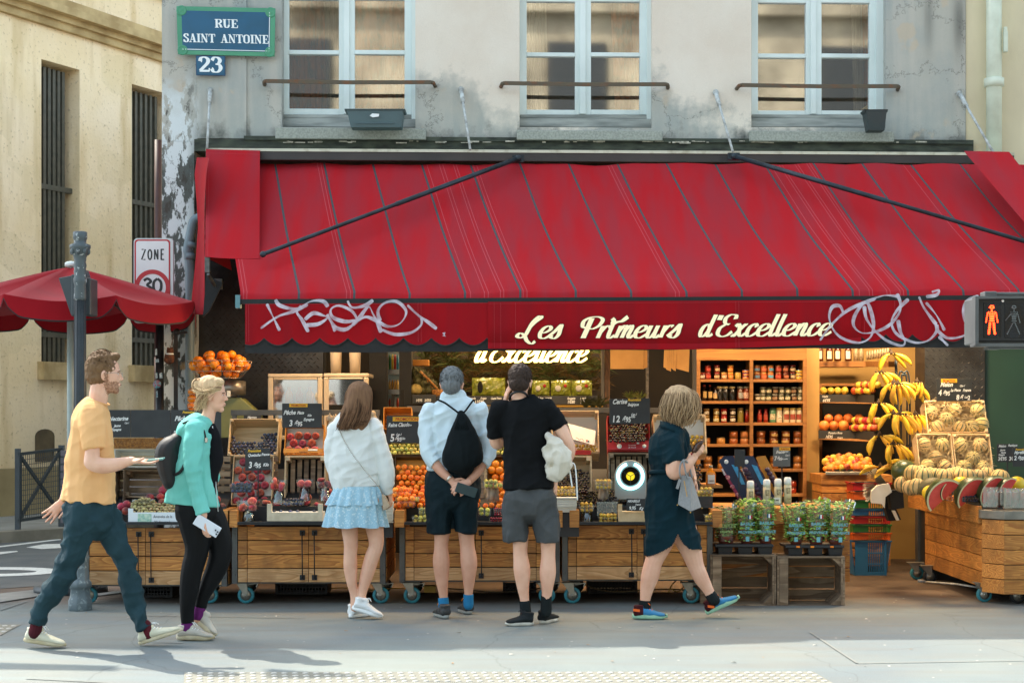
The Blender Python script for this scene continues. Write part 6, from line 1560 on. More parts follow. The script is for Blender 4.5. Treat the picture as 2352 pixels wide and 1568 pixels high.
for y,h_,cs in ((848,34,pal),(894,22,['#b98a3a','#c9a45a','#a8782a']),(940,26,['#b0b8b8','#a33a20','#8c9494'])):
 for i in range(5):
  c_=cs[i%len(cs)];x=889.5+i*6;b_=P(x,y,15.25);u2=15.25/FPX;m_=MB();m_.lathe(b_,[(2.8*u2,0),(2.8*u2,h_*.75*u2),(1.2*u2,h_*.9*u2),(1.2*u2,h_*u2)],10)
  m_.build('drink_bottle',mat('drink_'+c_[1:],c_,rough=.3),label='small coloured drink bottle on a shelf of the narrow drinks fridge',cat='bottle',group='bottles in the drinks fridge')
m_=MB();m_.bar(P(897,955,14.6),P(904,905,14.6),.035,.01,up=(0,1,0));m_.build('phone_holder',M_dark,label='dark slanting tablet stand in front of the drinks fridge',cat='stand')
m_=MB();m_.bar(P(926,955,14.6),P(924,895,14.6),.03,.01,up=(0,1,0));m_.build('phone_holder',M_dark,label='upright dark tablet stand before the black column',cat='stand')
# plant wall, glowing name, salads
pw=thing('plant_wall','dark wall of artificial grasses behind the glowing shop name','plant wall',P(1167,940,16.0))
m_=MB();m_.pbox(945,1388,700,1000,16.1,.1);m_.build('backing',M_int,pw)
M_gr=mat('dark_grass','#2b3a17','#4a5420',scale=9,rough=.6,rnd=True);M_gr2=mat('rusty_grass','#4a3418','#5f4a1c',scale=9,rough=.6,rnd=True)
def tuft(mb,c,n,L_,q,spread=1.0):
 for i in range(n):
  a=q.uniform(-1.4,1.4)*spread;b=q.uniform(-1,.3);l=L_*q.uniform(.5,1);d=Vector((math.sin(a),b*.6-.3,math.cos(a)));s=Vector((math.cos(a),0,-math.sin(a)))*.003
  p0=Vector(c);p1=p0+d*l*.55;p2=p0+d*l+Vector((0,-.01,-l*.25));mb.add([p0-s,p0+s,p1+s,p1-s,p2],[(0,1,2,3),(3,2,4)])
for mt_,sd in ((M_gr,1),(M_gr2,2)):
 q=random.Random(sd);m_=MB()
 for i in range(110):tuft(m_,P(q.uniform(945,1390),q.uniform(805,900),16.05-q.uniform(0,.08)),16,.2,q,1.2)
 m_.build('grass',mt_,pw,recalc=False)['kind']='stuff'
m_=MB();q=random.Random(33)
for x in (1448,1470):tuft(m_,P(x,918,14.5),40,.13,q,.7)
m_.build('pineapple_leaves',mat('pineapple_leaf','#4f5f2a','#7a7a3a',scale=20,rough=.6),label='spiky pineapple leaves behind the Cerise board',cat='plant',recalc=False)
m_=MB()
for x in (1345,1362,1376):tuft(m_,P(x,935,14.5),40,.17,q,.8)
m_.build('pineapple_leaves',mat('pineapple_leaf_dark','#2c3518','#4a4a22',scale=20,rough=.6),label='dark spiky leaves left of the Cerise board',cat='plant',recalc=False)
M_glow=mat('glowing_letters','#fff0c0',None,emis=1.6,emc='#ffcf70');u2=15.85/FPX
gs=thing('glowing_sign',"glowing cream script sign d'Excellence on the plant wall",'sign',P(1210,832,15.85));m_=MB()
script(m_,"d'Excellence",P(1088,831,15.85),29*u2,31.6*u2,(1,0,0),(0,0,1),(0,-1,0),a=.27,b=.09,shear=.42,th=.01);m_.build('letters',M_glow,gs,recalc=False)
M_bag=mat('salad_bag','#9aa03a','#6f7a22',scale=30,rough=.25,coat=.5,bump=.8,bscale=45,bdist=.01)
def bag(xl,xr,yt,yb,Y,mt_,lb,sticker=True,nm='salad_bag'):
 rt=thing(nm,lb,'salad bag',P((xl+xr)/2,yb,Y),'bags of salad');m_=MB();n=10;k=7;vs=[];q=random.Random(xl);A=P(xl,yb,Y);B=P(xr,yt,Y)
 for side in (1,-1):
  for j in range(k+1):
   for i in range(n+1):
    s,t=i/n,j/k;bul=(math.sin(math.pi*s)*math.sin(math.pi*t))**.5*.05
    vs.append(Vector((A.x+(B.x-A.x)*s+q.uniform(-.003,.003),Y+.05-side*bul+q.uniform(-.006,.006)*(bul>0),A.z+(B.z-A.z)*t+q.uniform(-.003,.003))))
 N1=(n+1)*(k+1);m_.add(vs,[(b*N1+j*(n+1)+i,b*N1+j*(n+1)+i+1,b*N1+(j+1)*(n+1)+i+1,b*N1+(j+1)*(n+1)+i) for b in (0,1) for j in range(k) for i in range(n)]);m_.build('bag',mt_,rt)
 if sticker:m_=MB();w_=xr-xl;u3=Y/FPX;m_.lathe(P(xl+w_*.35,(yt+yb)/2,Y-.006),[(0,.002),(w_*.15*u3,.002),(w_*.15*u3,0)],18,axis=(0,-1,0));m_.build('round_label',M_paper,rt);m_=MB();m_.lathe(P(xl+w_*.72,yt+(yb-yt)*.35,Y-.004),[(0,.002),(w_*.09*u3,.002),(w_*.09*u3,0)],16,axis=(0,-1,0));m_.build('red_label',M_prr,rt)
bag(1084,1160,867,911,15.0,M_bag,'long clear bag of lettuce between the heads of the two men',False)
m_=MB();m_.ell(P(1103,889,14.96),(.025,.006,.055));m_.build('dark_bag_label',M_dark,label='dark oval label on the long lettuce bag',cat='label')
for xl,xr,lb in ((1222,1262,'left'),(1266,1311,'middle'),(1313,1360,'right')):bag(xl,xr,873,910,15.0,M_bag,'clear bag of curly salad right of the black T-shirt man, the %s of three'%lb)
pb('display_counter',945,1395,928,1100,14.85,1.1,M_int,'dark counter carrying the bagged salads','counter');pb('counter_lip',1000,1385,929,934,14.8,.05,mat('yellow_wood_edge','#c99a3a',rough=.5),'thin yellow wooden edge under the salad price strip','shelf edge')
board('long black price strip under the salad bags',1004,1372,909,928,14.78,[('Scarole',1075,917,5),('Frisée',1103,917,5),('Castel Franc',1127,917,5,'w',.7),('11€95',1090,926,7),('ROUGE',1215,917,4.5),('Chêne',1232,917,5),('VERTE',1252,917,4.5),('Rougette',1303,917,5,'w',.7),('Batavia',1332,917,5,'w',.7),('1€80',1303,926,7),('1€95',1332,926,7)])
board('black price strip below the artichokes',948,1002,906,926,14.78,[('1€95',955,922,6),('2€50',975,922,6)])
M_art=mat('artichoke_leaf','#5a5a34','#3c3a20',scale=25,rough=.7,bump=.6);am=MB();am.ell((0,0,0),(.04,.04,.045),12,8)
for i in range(60):th=(i%6)*.42+.3;ph=i*2.4;d=Vector((math.sin(th)*math.cos(ph),math.sin(th)*math.sin(ph),math.cos(th)));am.add([d*.036+d.orthogonal()*.012,d*.036-d.orthogonal()*.012,d*.056+Vector((0,0,.006))],[(0,1,2)])
F['artichoke']=fm('artichoke',am,M_art);F['cauliflower']=fm('cauliflower',MB().ell((0,0,0),(.06,.06,.05),16,10),mat('cauliflower_curd','#b09a58','#8f7a40',scale=40,rough=.8,bump=1,bscale=60,bdist=.01))
for i,(x,y) in enumerate(((955,862),(968,858),(981,866),(960,876),(975,880),(990,880),(985,893),(998,894),(1004,903),(970,898),(955,853))):inst(F['artichoke'],'artichoke',P(x,y,15.0),(i,i*2,i),1,'brownish artichoke tumbling from the basket left of the grey haired man','artichoke','artichokes by the plant wall')
inst(F['cauliflower'],'cauliflower',P(955,894,14.95),(0,0,0),1,'cream cauliflower beside the artichokes','cauliflower')
m_=MB()
for i in range(7):m_.tube([P(966+i*6,853+i*6,14.97),P(1000+i*2,900,14.97)],.006,5) if i%3==0 else None
m_.tube([P(965,852,14.95),P(985,872,14.95),P(1004,892,14.95)],.01,8);m_.lathe(P(1008,912,15.0),[(.05,0),(.075,.07)],20);m_.build('wicker_basket',M_wick,label='small wicker basket spilling artichokes',cat='basket')
pb('wooden_box',945,984,826,839,15.1,.2,M_orc,'small wooden box high on the plant wall','box')
pb('shop_post',1381,1388,700,950,14.85,.06,mat('grey_post','#4d4a44',rough=.5),'thin grey metal post right of the plant wall','post');pb('shop_post',1389,1401,700,950,14.86,.08,wood('dark_post_wood','#5a3c1e','#3a2612',along=2),'brown wooden post right of the plant wall','post')
pb('shop_post',1484,1490,790,940,14.86,.05,mat('chain_grey','#6b675f','#3a3834',scale=40,rough=.5),'thin grey post right of the brown paper bags','post');pb('shop_post',1591,1600,760,950,14.9,.05,_m['grey_post'],'grey metal post left of the jar shelves','post')
M_kraft=mat('kraft_paper','#b08448','#a0763e',scale=6,rough=.8)
m_=MB();m_.pbox(1402,1478,760,847,14.7,.02);m_.prism([P(1478.5,760,14.7),P(1486,760,14.72),P(1487,843,14.72),P(1478.5,847,14.7)],(0,1,0),.03);m_.build('brown_paper_bag',M_kraft,label='wide brown paper bag hanging under the awning edge',cat='paper bag')
m_=MB()
for i,(x0,x1,yb) in enumerate(((1524,1531,846),(1530,1536,851),(1536,1541,853),(1541,1546,848),(1546,1552,852))):m_.prism([P(x0+3,770,14.6+i*.01),P(x1+2,770,14.6+i*.01),P(x1,yb,14.6+i*.01),P(x0,yb-3,14.6+i*.01)],(0,1,0),.008)
m_.prism([P(1554,770,14.66),P(1585,770,14.66),P(1582,854,14.66),P(1553,846,14.66)],(0,1,0),.01);m_.build('brown_paper_bag',M_kraft,label='fan of folded brown paper bags hanging left of the jar shelves',cat='paper bag')
# ----- jar shelves
YJ=16.0;M_shw=wood('jar_shelf_wood','#a8733a','#87572a',ring=5,rough=.5,grain=.7)
sh=thing('jar_shelf','tall wooden shelf unit full of jars and bottles','shelf',P(1726,1300,YJ));m_=MB()
for xl,xr in ((1600,1608.5),(1722,1730),(1844.5,1853)):m_.pbox(xl,xr,827,1300,YJ,.28)
m_.pbox(1600,1853,780,827,YJ-.002,.28);sho=m_.build('uprights',M_shw,sh,bevel=.002)
ysh=[(870.8,877.3),(920.7,927),(970,976.5),(1019.5,1025.8),(1076.5,1082.8),(1133,1140)]
for y0,y1 in ysh:
 m_=MB();m_.pbox(1608.6,1721.9,y0,y1,YJ+.003,.27);m_.pbox(1730.1,1844.4,y0,y1,YJ+.003,.27);m_.build('shelf_board',M_shw,sh,bevel=.002)
m_=MB();m_.pbox(1600,1853,780,1300,YJ+.29,.01);m_.build('back',M_dark,sh)
u=(YJ+.06)/FPX;q=random.Random(17)
def jar(kind,body,lid,lab):
 r,h={'jam':(7,16),'can':(7.3,16),'tin':(8,7),'bottle':(5.6,38),'tall':(7.2,34),'nut':(10,15),'sauce':(5.5,31)}[kind];r*=u;h*=u;b_=MB()
 if kind=='bottle':b_.lathe((0,0,0),[(r,0),(r,h*.55),(r*.4,h*.7),(r*.4,h*.9)],12);b_.cur=1;b_.lathe((0,0,h*.86),[(r*.5,0),(r*.5,h*.12),(0,h*.125)],10)
 elif kind=='sauce':b_.lathe((0,0,0),[(r,0),(r,h*.6),(r*.6,h*.82),(r*.6,h*.88)],12);b_.cur=1;b_.lathe((0,0,h*.88),[(r*.65,0),(r*.65,h*.1),(0,h*.105)],10)
 else:b_.lathe((0,0,0),[(r*.93,0),(r,h*.05),(r,h*.78),(r*.88,h*.84)],14);b_.cur=1;b_.lathe((0,0,h*.84),[(r*.93,0),(r*.93,h*.14),(0,h*.145)],14)
 if lab is not None:
  b_.cur=2;n=8;vs=[]
  for i in range(n+1):a=math.pi*(1.2+.6*i/n);vs+=[(math.cos(a)*r*1.02,math.sin(a)*r*1.02,h*.2),(math.cos(a)*r*1.02,math.sin(a)*r*1.02,h*.58)]
  b_.add(vs,[(2*i,2*i+2,2*i+3,2*i+1) for i in range(n)])
 mm_=[mat('jar_'+body[1:],body,rough=.15,coat=.4),mat('lid_'+lid[1:],lid,rough=.35,metal=.3)]+([mat('lab_'+lab[1:],lab,'#7a6248',scale=90,rough=.6,lo=.52,hi=.6)] if lab else [])
 return fm('jar',b_,mm_),h
JT={}
def jr_(k,*a):
 key=(k,)+a
 if key not in JT:JT[key]=jar(k,*a)
 return JT[key]
def putjars(row,items,side,desc):
 yb=ysh[row][0]
 for x,k,b,l,lab,st in items:
  z=P(x,yb,YJ+.06).z;nm={'jam':'jam_jar','can':'canned_pate','tin':'tin','bottle':'oil_bottle','tall':'tall_jar','nut':'nut_jar','sauce':'sauce_bottle'}[k]
  me,h=jr_(k,b,l,lab)
  for s in range(st):inst(me,nm,((x-CX)*(YJ+.06)/FPX,YJ+.07,z+s*(h+.001)),(0,0,q.uniform(-.4,.4)),1,'%s in the %s bay, %s'%({'jam':'small jar','can':'round preserve jar','tin':'flat tin','bottle':'dark oil bottle','tall':'tall jar','nut':'wide clear jar of nuts','sauce':'red sauce bottle'}[k],side,desc),'jar' if k not in ('bottle','sauce','tin') else ('tin' if k=='tin' else 'bottle'),'jars on the %s bay, %s'%(side,desc))
D1,D2,D3,D4,D5='top shelf','second shelf from the top','third shelf from the top','fourth shelf from the top','fifth shelf from the top'
putjars(0,[(1613,'jam','#5a1512','#8a3a20','#cfc0b0',1),(1626,'jam','#7a1a14','#7a2a1c','#b83020',2),(1647,'jam','#4a1a0e','#8f2018','#c9a37a',2),(1663,'jam','#8a5a2a','#b8863a','#c9b090',1),(1678,'jam','#a05a22','#c9a040','#d08a3a',2),(1695,'can','#a0823a','#a88a50',None,1),(1713,'tin','#8a2a1a','#2f5f8f','#c98a3a',3)],'left',D1)
putjars(0,[(1739,'can','#6a3a1c','#a8763a','#3f6f8f',2),(1754,'can','#a3542a','#b88a4a','#c05a3a',2),(1770,'can','#9a5a30','#b08040','#3f8fb0',2),(1788,'can','#7a2a18','#8f5a2a','#b03a2a',2),(1805,'can','#4a2016','#6a2a1a','#a05a3a',2),(1821,'jam','#2a1a12','#7a2a20','#b8a080',2),(1836,'tin','#c9a23a','#2f6fa0','#c9a23a',3)],'right',D1)
putjars(1,[(1618,'bottle','#20140c','#8a2a18','#b8985a',1),(1631,'bottle','#20140c','#8a2a18','#b8985a',1),(1643,'sauce','#2a1a10','#4a3018','#c0a070',1),(1653,'tall','#1c1a14','#c9b880',None,1),(1666,'tall','#1c1a14','#c9b880',None,1),(1682,'tall','#1a1812','#c9b880',None,1),(1700,'tall','#5a2f18','#8a8a7a','#9aa0a0',1),(1714,'tall','#6a2a18','#8a8a7a','#c9a090',1)],'left',D2)
putjars(1,[(1740,'jam','#3a3224','#a8a090','#c9c0a8',1)]+[(1752+i*14.3,'jam',('#4a4a34','#3f4630','#35251c')[i%3],('#8a8a80','#222','#9a9a8a')[i%3] if ('#8a8a80','#222','#9a9a8a')[i%3]!='#222' else '#22201c',('#b8b8a0','#c0b898','#8a6a4a')[i%3],2) for i in range(7)],'right',D2)
putjars(2,[(1623,'jam','#7a5a2a','#a88a5a','#d0c8b0',2),(1645,'jam','#8a6a2a','#a88a5a','#c9c9a0',2),(1663,'jam','#8f1f14','#8a1a12','#c9b8a0',2),(1683,'jam','#3a2a1c','#8a7a5a','#d8d0c0',2),(1701,'tall','#7a6a2a','#6a5a3a',None,1),(1716,'sauce','#8a1a10','#a08a5a',None,1)],'left',D3)
putjars(2,[(1745,'sauce','#8a1a10','#7a1a10','#a8321c',1),(1759,'sauce','#8a1a10','#7a1a10','#a8321c',1),(1775,'tall','#5a8f6a','#2a4a3a','#c9c0a0',1),(1790,'tall','#cfc4aa','#c9a23a','#e0d8c0',1),(1806,'tall','#d6c9a8','#c9b060','#a03a2a',1),(1821,'tall','#d6c9a8','#c9b060','#a03a2a',1),(1836,'tall','#d6c9a8','#c9b060','#a03a2a',1)],'right',D3)
putjars(3,[(1622,'nut','#8a5220','#6a4a2a',None,1),(1656,'nut','#a8763a','#8a6a3a',None,1),(1685,'nut','#8a4a20','#6a4420',None,2),(1710,'nut','#a3683a','#7a5426',None,2)],'left',D4)
putjars(3,[(1748,'nut','#7a4018','#6a4a2a',None,2),(1777,'nut','#6a3614','#6a4a2a','#b09050',2),(1805,'nut','#6f3a16','#6a4a2a','#b09050',2),(1832,'nut','#7a4018','#6a4a2a',None,2)],'right',D4)
putjars(4,[(1626,'nut','#8a5a2a','#6a4a2a',None,2),(1658,'nut','#9a662e','#6a4a2a',None,2),(1685,'nut','#8a5220','#6a4a2a',None,2),(1708,'nut','#7a4a20','#6a4a2a',None,2)],'left',D5)
putjars(4,[(1748,'nut','#8f5a26','#6a4a2a',None,2),(1778,'nut','#7a4a1e','#6a4a2a',None,2),(1832,'nut','#8f5a26','#6a4a2a',None,2)],'right',D5)
putjars(5,[(1820,'nut','#8a2a14','#6a2a1a',None,2)],'right','lowest shelf above the mint pots')
# nook right of the jars: juice shelf, fruit tiers
YK=16.4;ks=thing('corner_shelf','wooden wall shelf of juice bottles above the fruit tiers','shelf',P(1950,842,YK))
m_=MB();m_.pbox(1874,1988,829.5,842.5,YK,.3);m_.hexa([P(1988.2,842.5,YK),P(2040,842.5,15.6),P(2060,842.5,15.8),P(1995,842.5,YK+.3),P(1988.2,829.5,YK),P(2040,829.5,15.6),P(2060,829.5,15.8),P(1995,829.5,YK+.3)]);m_.build('shelf_board',M_shw,ks,bevel=.002)
u=YK/FPX
for i,x in enumerate((1883,1905,1924,1948)):
 rt=thing('juice_bottle','brown juice bottle with a pale tag on the wall shelf, %s from the left'%('first','second','third','fourth')[i],'bottle',P(x,829,YK+.07),'juice bottles on the wall shelf');b_=P(x,829,YK+.07)
 m_=MB();m_.lathe(b_,[(8*u,0),(8*u,26*u),(3.5*u,34*u)],16);m_.build('bottle_glass',mat('brown_juice','#5a2414',rough=.15,coat=.4),rt)
 m_=MB();m_.pbox(x-5,x+5,806,824,YK-.062,.003);m_.build('label',M_paper,rt,bevel=.002)
for i,x in enumerate((1966,1978)):m_=MB();m_.lathe(P(x,829,YK+.07),[(5.5*u,0),(5.5*u,24*u),(2*u,30*u)],14);m_.build('white_label_bottle',mat('pale_bottle','#b8a888','#8a7a60',scale=50,rough=.4),label='pale labelled bottle at the bend of the wall shelf, %s of two'%('left','right')[i],cat='bottle')
for i in range(9):m_=MB();m_.lathe(P(1992+i*6,826-i*.8,YK+.05-i*.07),[(3*u,0),(3*u,14*u),(1.5*u,20*u)],10);m_.build('small_bottle',_m['pale_bottle'],label='one of the small bottles lined up on the angled end of the wall shelf',cat='bottle',group='small bottles on the angled shelf end')
def tier(y0,y1,Y,xa=1880,xm=1965,xe=2008,words=(),lb=''):
 rt=thing('fruit_tier',lb,'shelf',P(1930,y1,Y),'fruit tiers in the shop corner');dx=Vector((0,0,0))
 m_=MB();m_.hexa([P(xa,y1,Y),P(xe,y1+(2 if y1<950 else 6),Y-.35),P(xe+6,y1,Y-.05),P(xa,y1,Y+.4),P(xa,y1-1.6,Y),P(xe,y1-1.6+(2 if y1<950 else 6),Y-.35),P(xe+6,y1-1.6,Y-.05),P(xa,y1-1.6,Y+.4)]);m_.build('shelf_board',M_shw,rt)
 m_=MB();m_.pbox(xa,xm,y0,y1-1.7,Y-.01,.006);m_.prism([P(xm+.3,y1-1.7,Y-.01),P(xe,y1+(1 if y1<950 else 4),Y-.35),P(xe,y0+(1 if y1<950 else 3),Y-.35),P(xm+.3,y0,Y-.01)],(.3,1,0),.005);m_.build('price_strip',M_slate,rt)
 m_=MB()
 for s,x,y,h in words:text_mb(m_,s,P(x,y,Y-.012),h*Y/FPX,shear=.35,bold=.015,sx=.8)
 m_.build('lettering',M_chalk,rt)
tier(905.5,925,16.2,words=[('Nashi',1888,912.5,5),('6€95',1889,922.5,7)],lb='upper tier of pears and apples priced Nashi 6€95')
tier(988,1008.5,15.95,words=[('Pomelos Rose',1902,996,5),('1€95',1895,1006,7),('Espagne',1923,1006,3.5)],lb='lower tier of grapefruits priced Pomelos Rose')
m_=MB();m_.pbox(1881,1888,880,1100,16.5,.1);m_.pbox(1888,2005,880,886,16.5,.1);m_.build('shelf_surround',M_shw,label='brown wooden frame round the fruit tiers',cat='frame');pb('dark_backdrop',1889,2060,887,1100,16.62,.02,M_dark,'dark back board behind the fruit tiers','board')
for x in (1891,1908,1924,1940):fruit('nashi',P(x,897,16.3),'pale round pear on the upper tier','pears on the upper tier',.95)
for i,x in enumerate(range(1962,2008,7)):fruit('nashi' if i%3 else 'red_apple',P(x,897,16.15-i*.03),'apple or pear in the tight row at the right of the upper tier','apples on the upper tier',.9);fruit('red_apple' if i%2 else 'nashi',P(x+12,884,16.1-i*.03),'apple piled above the right of the upper tier','apples piled on the upper tier',.9)
for x in (1893,1915,1937):fruit('grapefruit',P(x,977,16.05),'orange grapefruit in the front row of the lower tier','grapefruits of the lower tier, front',.92)
for x in (1903,1926,1948,1973):fruit('grapefruit',P(x,961,16.15),'orange grapefruit in the back row of the lower tier','grapefruits of the lower tier, back',.92)
for i,x in enumerate(range(1957,2012,6)):fruit(('red_apple','nashi','red_apple')[i%3],P(x,982,15.95-i*.03),'apple in the low tight row right of the grapefruits','apples right of the grapefruits, low',.95);fruit(('nashi','red_apple','red_apple')[i%3],P(x+6,966,15.95-i*.03),'apple in the upper row right of the grapefruits','apples right of the grapefruits, upper',.95)
tb=thing('fruit_table','wooden table with a steel edged tray of oranges and mangoes','table',P(1940,1300,15.4));m_=MB();m_.pbox(1886,2050,1090,1112,15.4,.6);[m_.pbox(1888,2045,1112+k*21,1131+k*21,15.42,.5) for k in range(9)];m_.build('table_body',M_plank,tb,bevel=.002)
m_=MB();m_.hexa([P(1896,1090,15.35),P(1994,1090,15.35),P(1994,1080,15.8),P(1896,1080,15.8),P(1896,1083,15.35),P(1994,1083,15.35),P(1994,1076,15.8),P(1896,1076,15.8)]);m_.build('steel_tray',M_zinc,tb,bevel=.002)
m_=MB()
for i in range(6):m_.pbox(1899+i*16,1911+i*16,1077,1080,15.38,.01)
m_.build('tray_slots',M_dark,tb)
for i in range(34):
 r_=i//9;k=i%9;x=1896+k*12+(6 if r_%2 else 0);y=1072-r_*8+abs(k-5)*.8;kd=('small_orange','nashi','grapefruit','mango','small_orange')[(i*7)%5]
 fruit(kd,P(x,y,15.45+r_*.05),'mixed citrus and mango fruit heaped on the steel edged tray','fruit heap on the steel tray',.9)
 # ----- BANANAS, MELONS AND THE RIGHT STALL
M_ban=mat('banana_skin','#e2b92c','#b08c2a',scale=9,rough=.45,orand=.22,lo=.45,hi=.7);M_tip=mat('banana_tip','#3a2a14',rough=.8)
def banana_mesh(bend,L_):
 b=MB();pts=[];rs=[]
 for i in range(9):
  t=i/8;pts.append(Vector((bend*math.sin(t*2.2)*.5,0,-L_*t)));rs.append([.007,.009,.018,.021,.0215,.021,.018,.012,.004][i])
 b.tube(pts,rs,7);b.cur=1;b.ell(pts[-1],.005,6,4);b.ell(pts[0],(.009,.009,.012),6,4);return mesh_of(b,'banana',[M_ban,M_tip])
BM=[banana_mesh(.06,.17),banana_mesh(.08,.165),banana_mesh(.04,.175)]
q=random.Random(12)
def bunch(x,y,Y,n,lean,desc,sc=1.12,fan=.15,turn=0):
 n+=1;sc*=.9;fan=.19
 rt=thing('banana_bunch','bunch of bananas on the rack, '+desc,'bananas',P(x,y,Y),'bunches of bananas on the rack')
 m_=MB();m_.ell((0,0,.01),(.02,.015,.018),8,6);m_.tube([(0,0,.01),(0,0,.04)],.008,6);m_.build('stalk',M_tip,rt,loc='local')
 for i in range(n):
  a=(i-(n-1)/2)*fan;o=inst(BM[i%3],'banana',((i-(n-1)/2)*.02,-.012*(i%2)-.01,0),(q.uniform(-.15,.05),-(lean+a),turn+q.uniform(-.3,.3)+(math.pi if a<0 and turn==0 else 0)),sc*q.uniform(.95,1.08),parent=rt)
for x,y,Y,n,ln,d,sc in ((2046,812,14.3,3,.55,'topmost, under the awning edge',1.1),(2022,855,14.3,4,.35,'second from the top on the left side',1.15),(2052,880,14.15,4,.6,'left of the rack top',1.1),(2062,882,14.1,4,.05,'bright one at the middle of the upper rack',1.15),(2106,878,14.2,4,-.75,'bright one sticking out right of the rack top',.9),(2100,886,14.25,3,.2,'behind the bright one right of the rack top',1),
(2018,926,14.3,5,.3,'dull one left of the middle',1.05),(2052,950,14.25,4,.8,'dull one pointing left at mid height',1.05),(2066,951,14.1,5,.1,'bright one at mid height',1.15),(2102,952,14.2,4,.15,'right one at mid height',1.1),(2020,1000,14.3,4,.55,'lower left, in shade',1.15),(2052,1020,14.12,5,.15,'bright one low on the rack',1.1),(2095,1022,14.4,3,0,'dim one low on the right',1.0),
(2022,1072,14.2,4,1.35,'lying at the foot of the rack',1.0),(2052,1074,14.15,4,1.2,'lying right of the lowest',1.0)):bunch(x,y,Y,n,ln,d,sc)
rk=thing('banana_rack','black tubular rack hung with bananas','rack',P(2075,1110,14.4));m_=MB();YR=14.3
for x0,x1,yy in ((2063,2089,862),(2070,2083,868)):m_.tube(spline([tuple(P(x0,1110,YR)),tuple(P(x0,yy+18,YR)),tuple(P((x0+x1)/2,yy-6,YR)),tuple(P(x1,yy+18,YR)),tuple(P(x1,1110,YR))],8),.008,8)
for y in (886,955,1026):m_.tube(spline([tuple(P(2060,y,YR+.03)),tuple(P(2075,y-1,YR-.06)),tuple(P(2092,y-2,YR-.03)),tuple(P(2108,y-5,YR))],6),.006,6)
m_.tube([P(2058,820,YR+.05),P(2060,1110,YR+.05)],.012,8);m_.build('rack_frame',M_arm,rk)
# melons
def f_mel(q_,th,ph):r=1-.035*(abs(math.cos(ph*5))**6);return Vector((q_.x*r,q_.y*r,q_.z*.93-.05*math.exp(-((1-abs(q_.z))/.03)**2)*(1 if q_.z>0 else -1)))
def melmesh(r,st):
 b=MB();n=40;b.ell((0,0,0),r,n,14,fn=f_mel)
 for i,f_ in enumerate(b.f):
  j=i%n
  if j%4==2 and st:b.mi[i]=1
 b.cur=2;b.tube([(0,0,r*.88),(.004,0,r*.97)],[.007,.005],6)
 return fm('melon',b,[mat('melon_rind','#cbb078','#b2965c',scale=30,rough=.7,orand=.14,bump=.5),mat('melon_stripe','#46563f','#5d6a4a',scale=20,rough=.7),M_tip])
F['melon']=melmesh(.066,True);F['yellow_melon']=fm('yellow_melon',MB().ell((0,0,0),(.075,.07,.065),20,12),mat('yellow_melon_rind','#d9b320','#e0c030',scale=6,rough=.4,bump=.2));F['watermelon']=fm('watermelon',MB().ell((0,0,0),(.12,.1,.1),24,14),mat('watermelon_rind','#2b3a1c','#3f5028',scale=8,rough=.35))
F['ridged_melon']=fm('ridged_melon',MB().ell((0,0,0),(.11,.075,.07),24,14),mat('brown_green_rind','#4a4526','#6b6238',scale=12,rough=.6,stretch=(.3,2,2),bump=.5))
M_straw=mat('wood_wool','#d8c49c','#bfa878',scale=20,rough=.8)
def straw(c,n,z1=1,seed=1,ex=.02):
 q=random.Random(seed);m_=MB()
 for i in range(n):
  x=q.uniform(-c.w/2+.01,c.w/2-.01);z=q.uniform(.01,c.h*z1);a=q.uniform(0,6.28);l=q.uniform(.02,.05);k=q.uniform(-1,1)*.02
  y=q.uniform(-.02,.04);p=[Vector((x+math.cos(a)*l*t+math.sin(a)*k*math.sin(3*t),y-.012*math.sin(3*t)*q.random()-.01,z+math.sin(a)*l*t-math.cos(a)*k*math.sin(3*t))) for t in (-1,-.3,.3,1)]
  m_.tube([c.M@v for v in p],.0011,3,caps=False)
 m_.build('wood_wool',M_straw,label='tangle of pale wood wool packed round the melons in '+c.desc,cat='wood wool',kind='stuff',recalc=False)
def melons(c,spots,lb,grp,sc=1):
 for x,z in spots:inst(F['melon'],'melon',c.M@Vector((x*c.w/2,.035,z*c.h)),(q.uniform(-1.2,.2)-.4,q.uniform(-.7,.7),q.uniform(0,6)),sc*q.uniform(.93,1.03),lb,'melon',grp)
cm1=crate('upper wooden crate of striped melons under the Melon board',2131,2270,919,993,14.1,24,.16,gap=False);cm1.desc='the upper crate'
melons(cm1,[(-.78,.66),(-.62,.22),(-.3,.45),(.02,.74),(.5,.2),(.85,.3),(.78,.72),(.1,.2)],'striped melon nested in the upper crate under the Melon board','melons in the upper crate');straw(cm1,420,.97,3)
cm2=crate('lower left wooden crate of melons',2112,2193,995,1076,13.9,22,.16,gap=False);cm2.desc='the lower left crate'
cm3=crate('lower right wooden crate of melons',2196,2282,996,1078,13.9,22,.16,gap=False);cm3.desc='the lower right crate'
for c,lb in ((cm2,'left'),(cm3,'right')):melons(c,[(-.55,.72),(.5,.72),(0,.36),(-.5,.1),(.5,.1)],'striped melon in the lower %s crate'%lb,'melons in the lower %s crate'%lb);straw(c,260,.95,4)
for x,y,Y in ((2098,1083,13.65),(2115,1081,13.6),(2133,1086,13.62),(2122,1090,13.5),(2149,1089,13.55),(2168,1092,13.5),(2185,1088,13.6),(2206,1090,13.55),(2223,1091,13.45),(2198,1084,13.7),(2250,1093,13.5),(2266,1088,13.6),(2297,1093,13.45),(2074,1108,13.7),(2088,1106,13.75),(2092,1116,13.55),(2108,1113,13.45)):
 inst(F['melon'],'melon',P(x,y+4,Y),(q.uniform(-.2,.2),q.uniform(-.2,.2),q.uniform(0,6)),q.uniform(1.08,1.24),'striped melon standing in the front rows on the right stall','melon','melons in the front rows of the right stall')
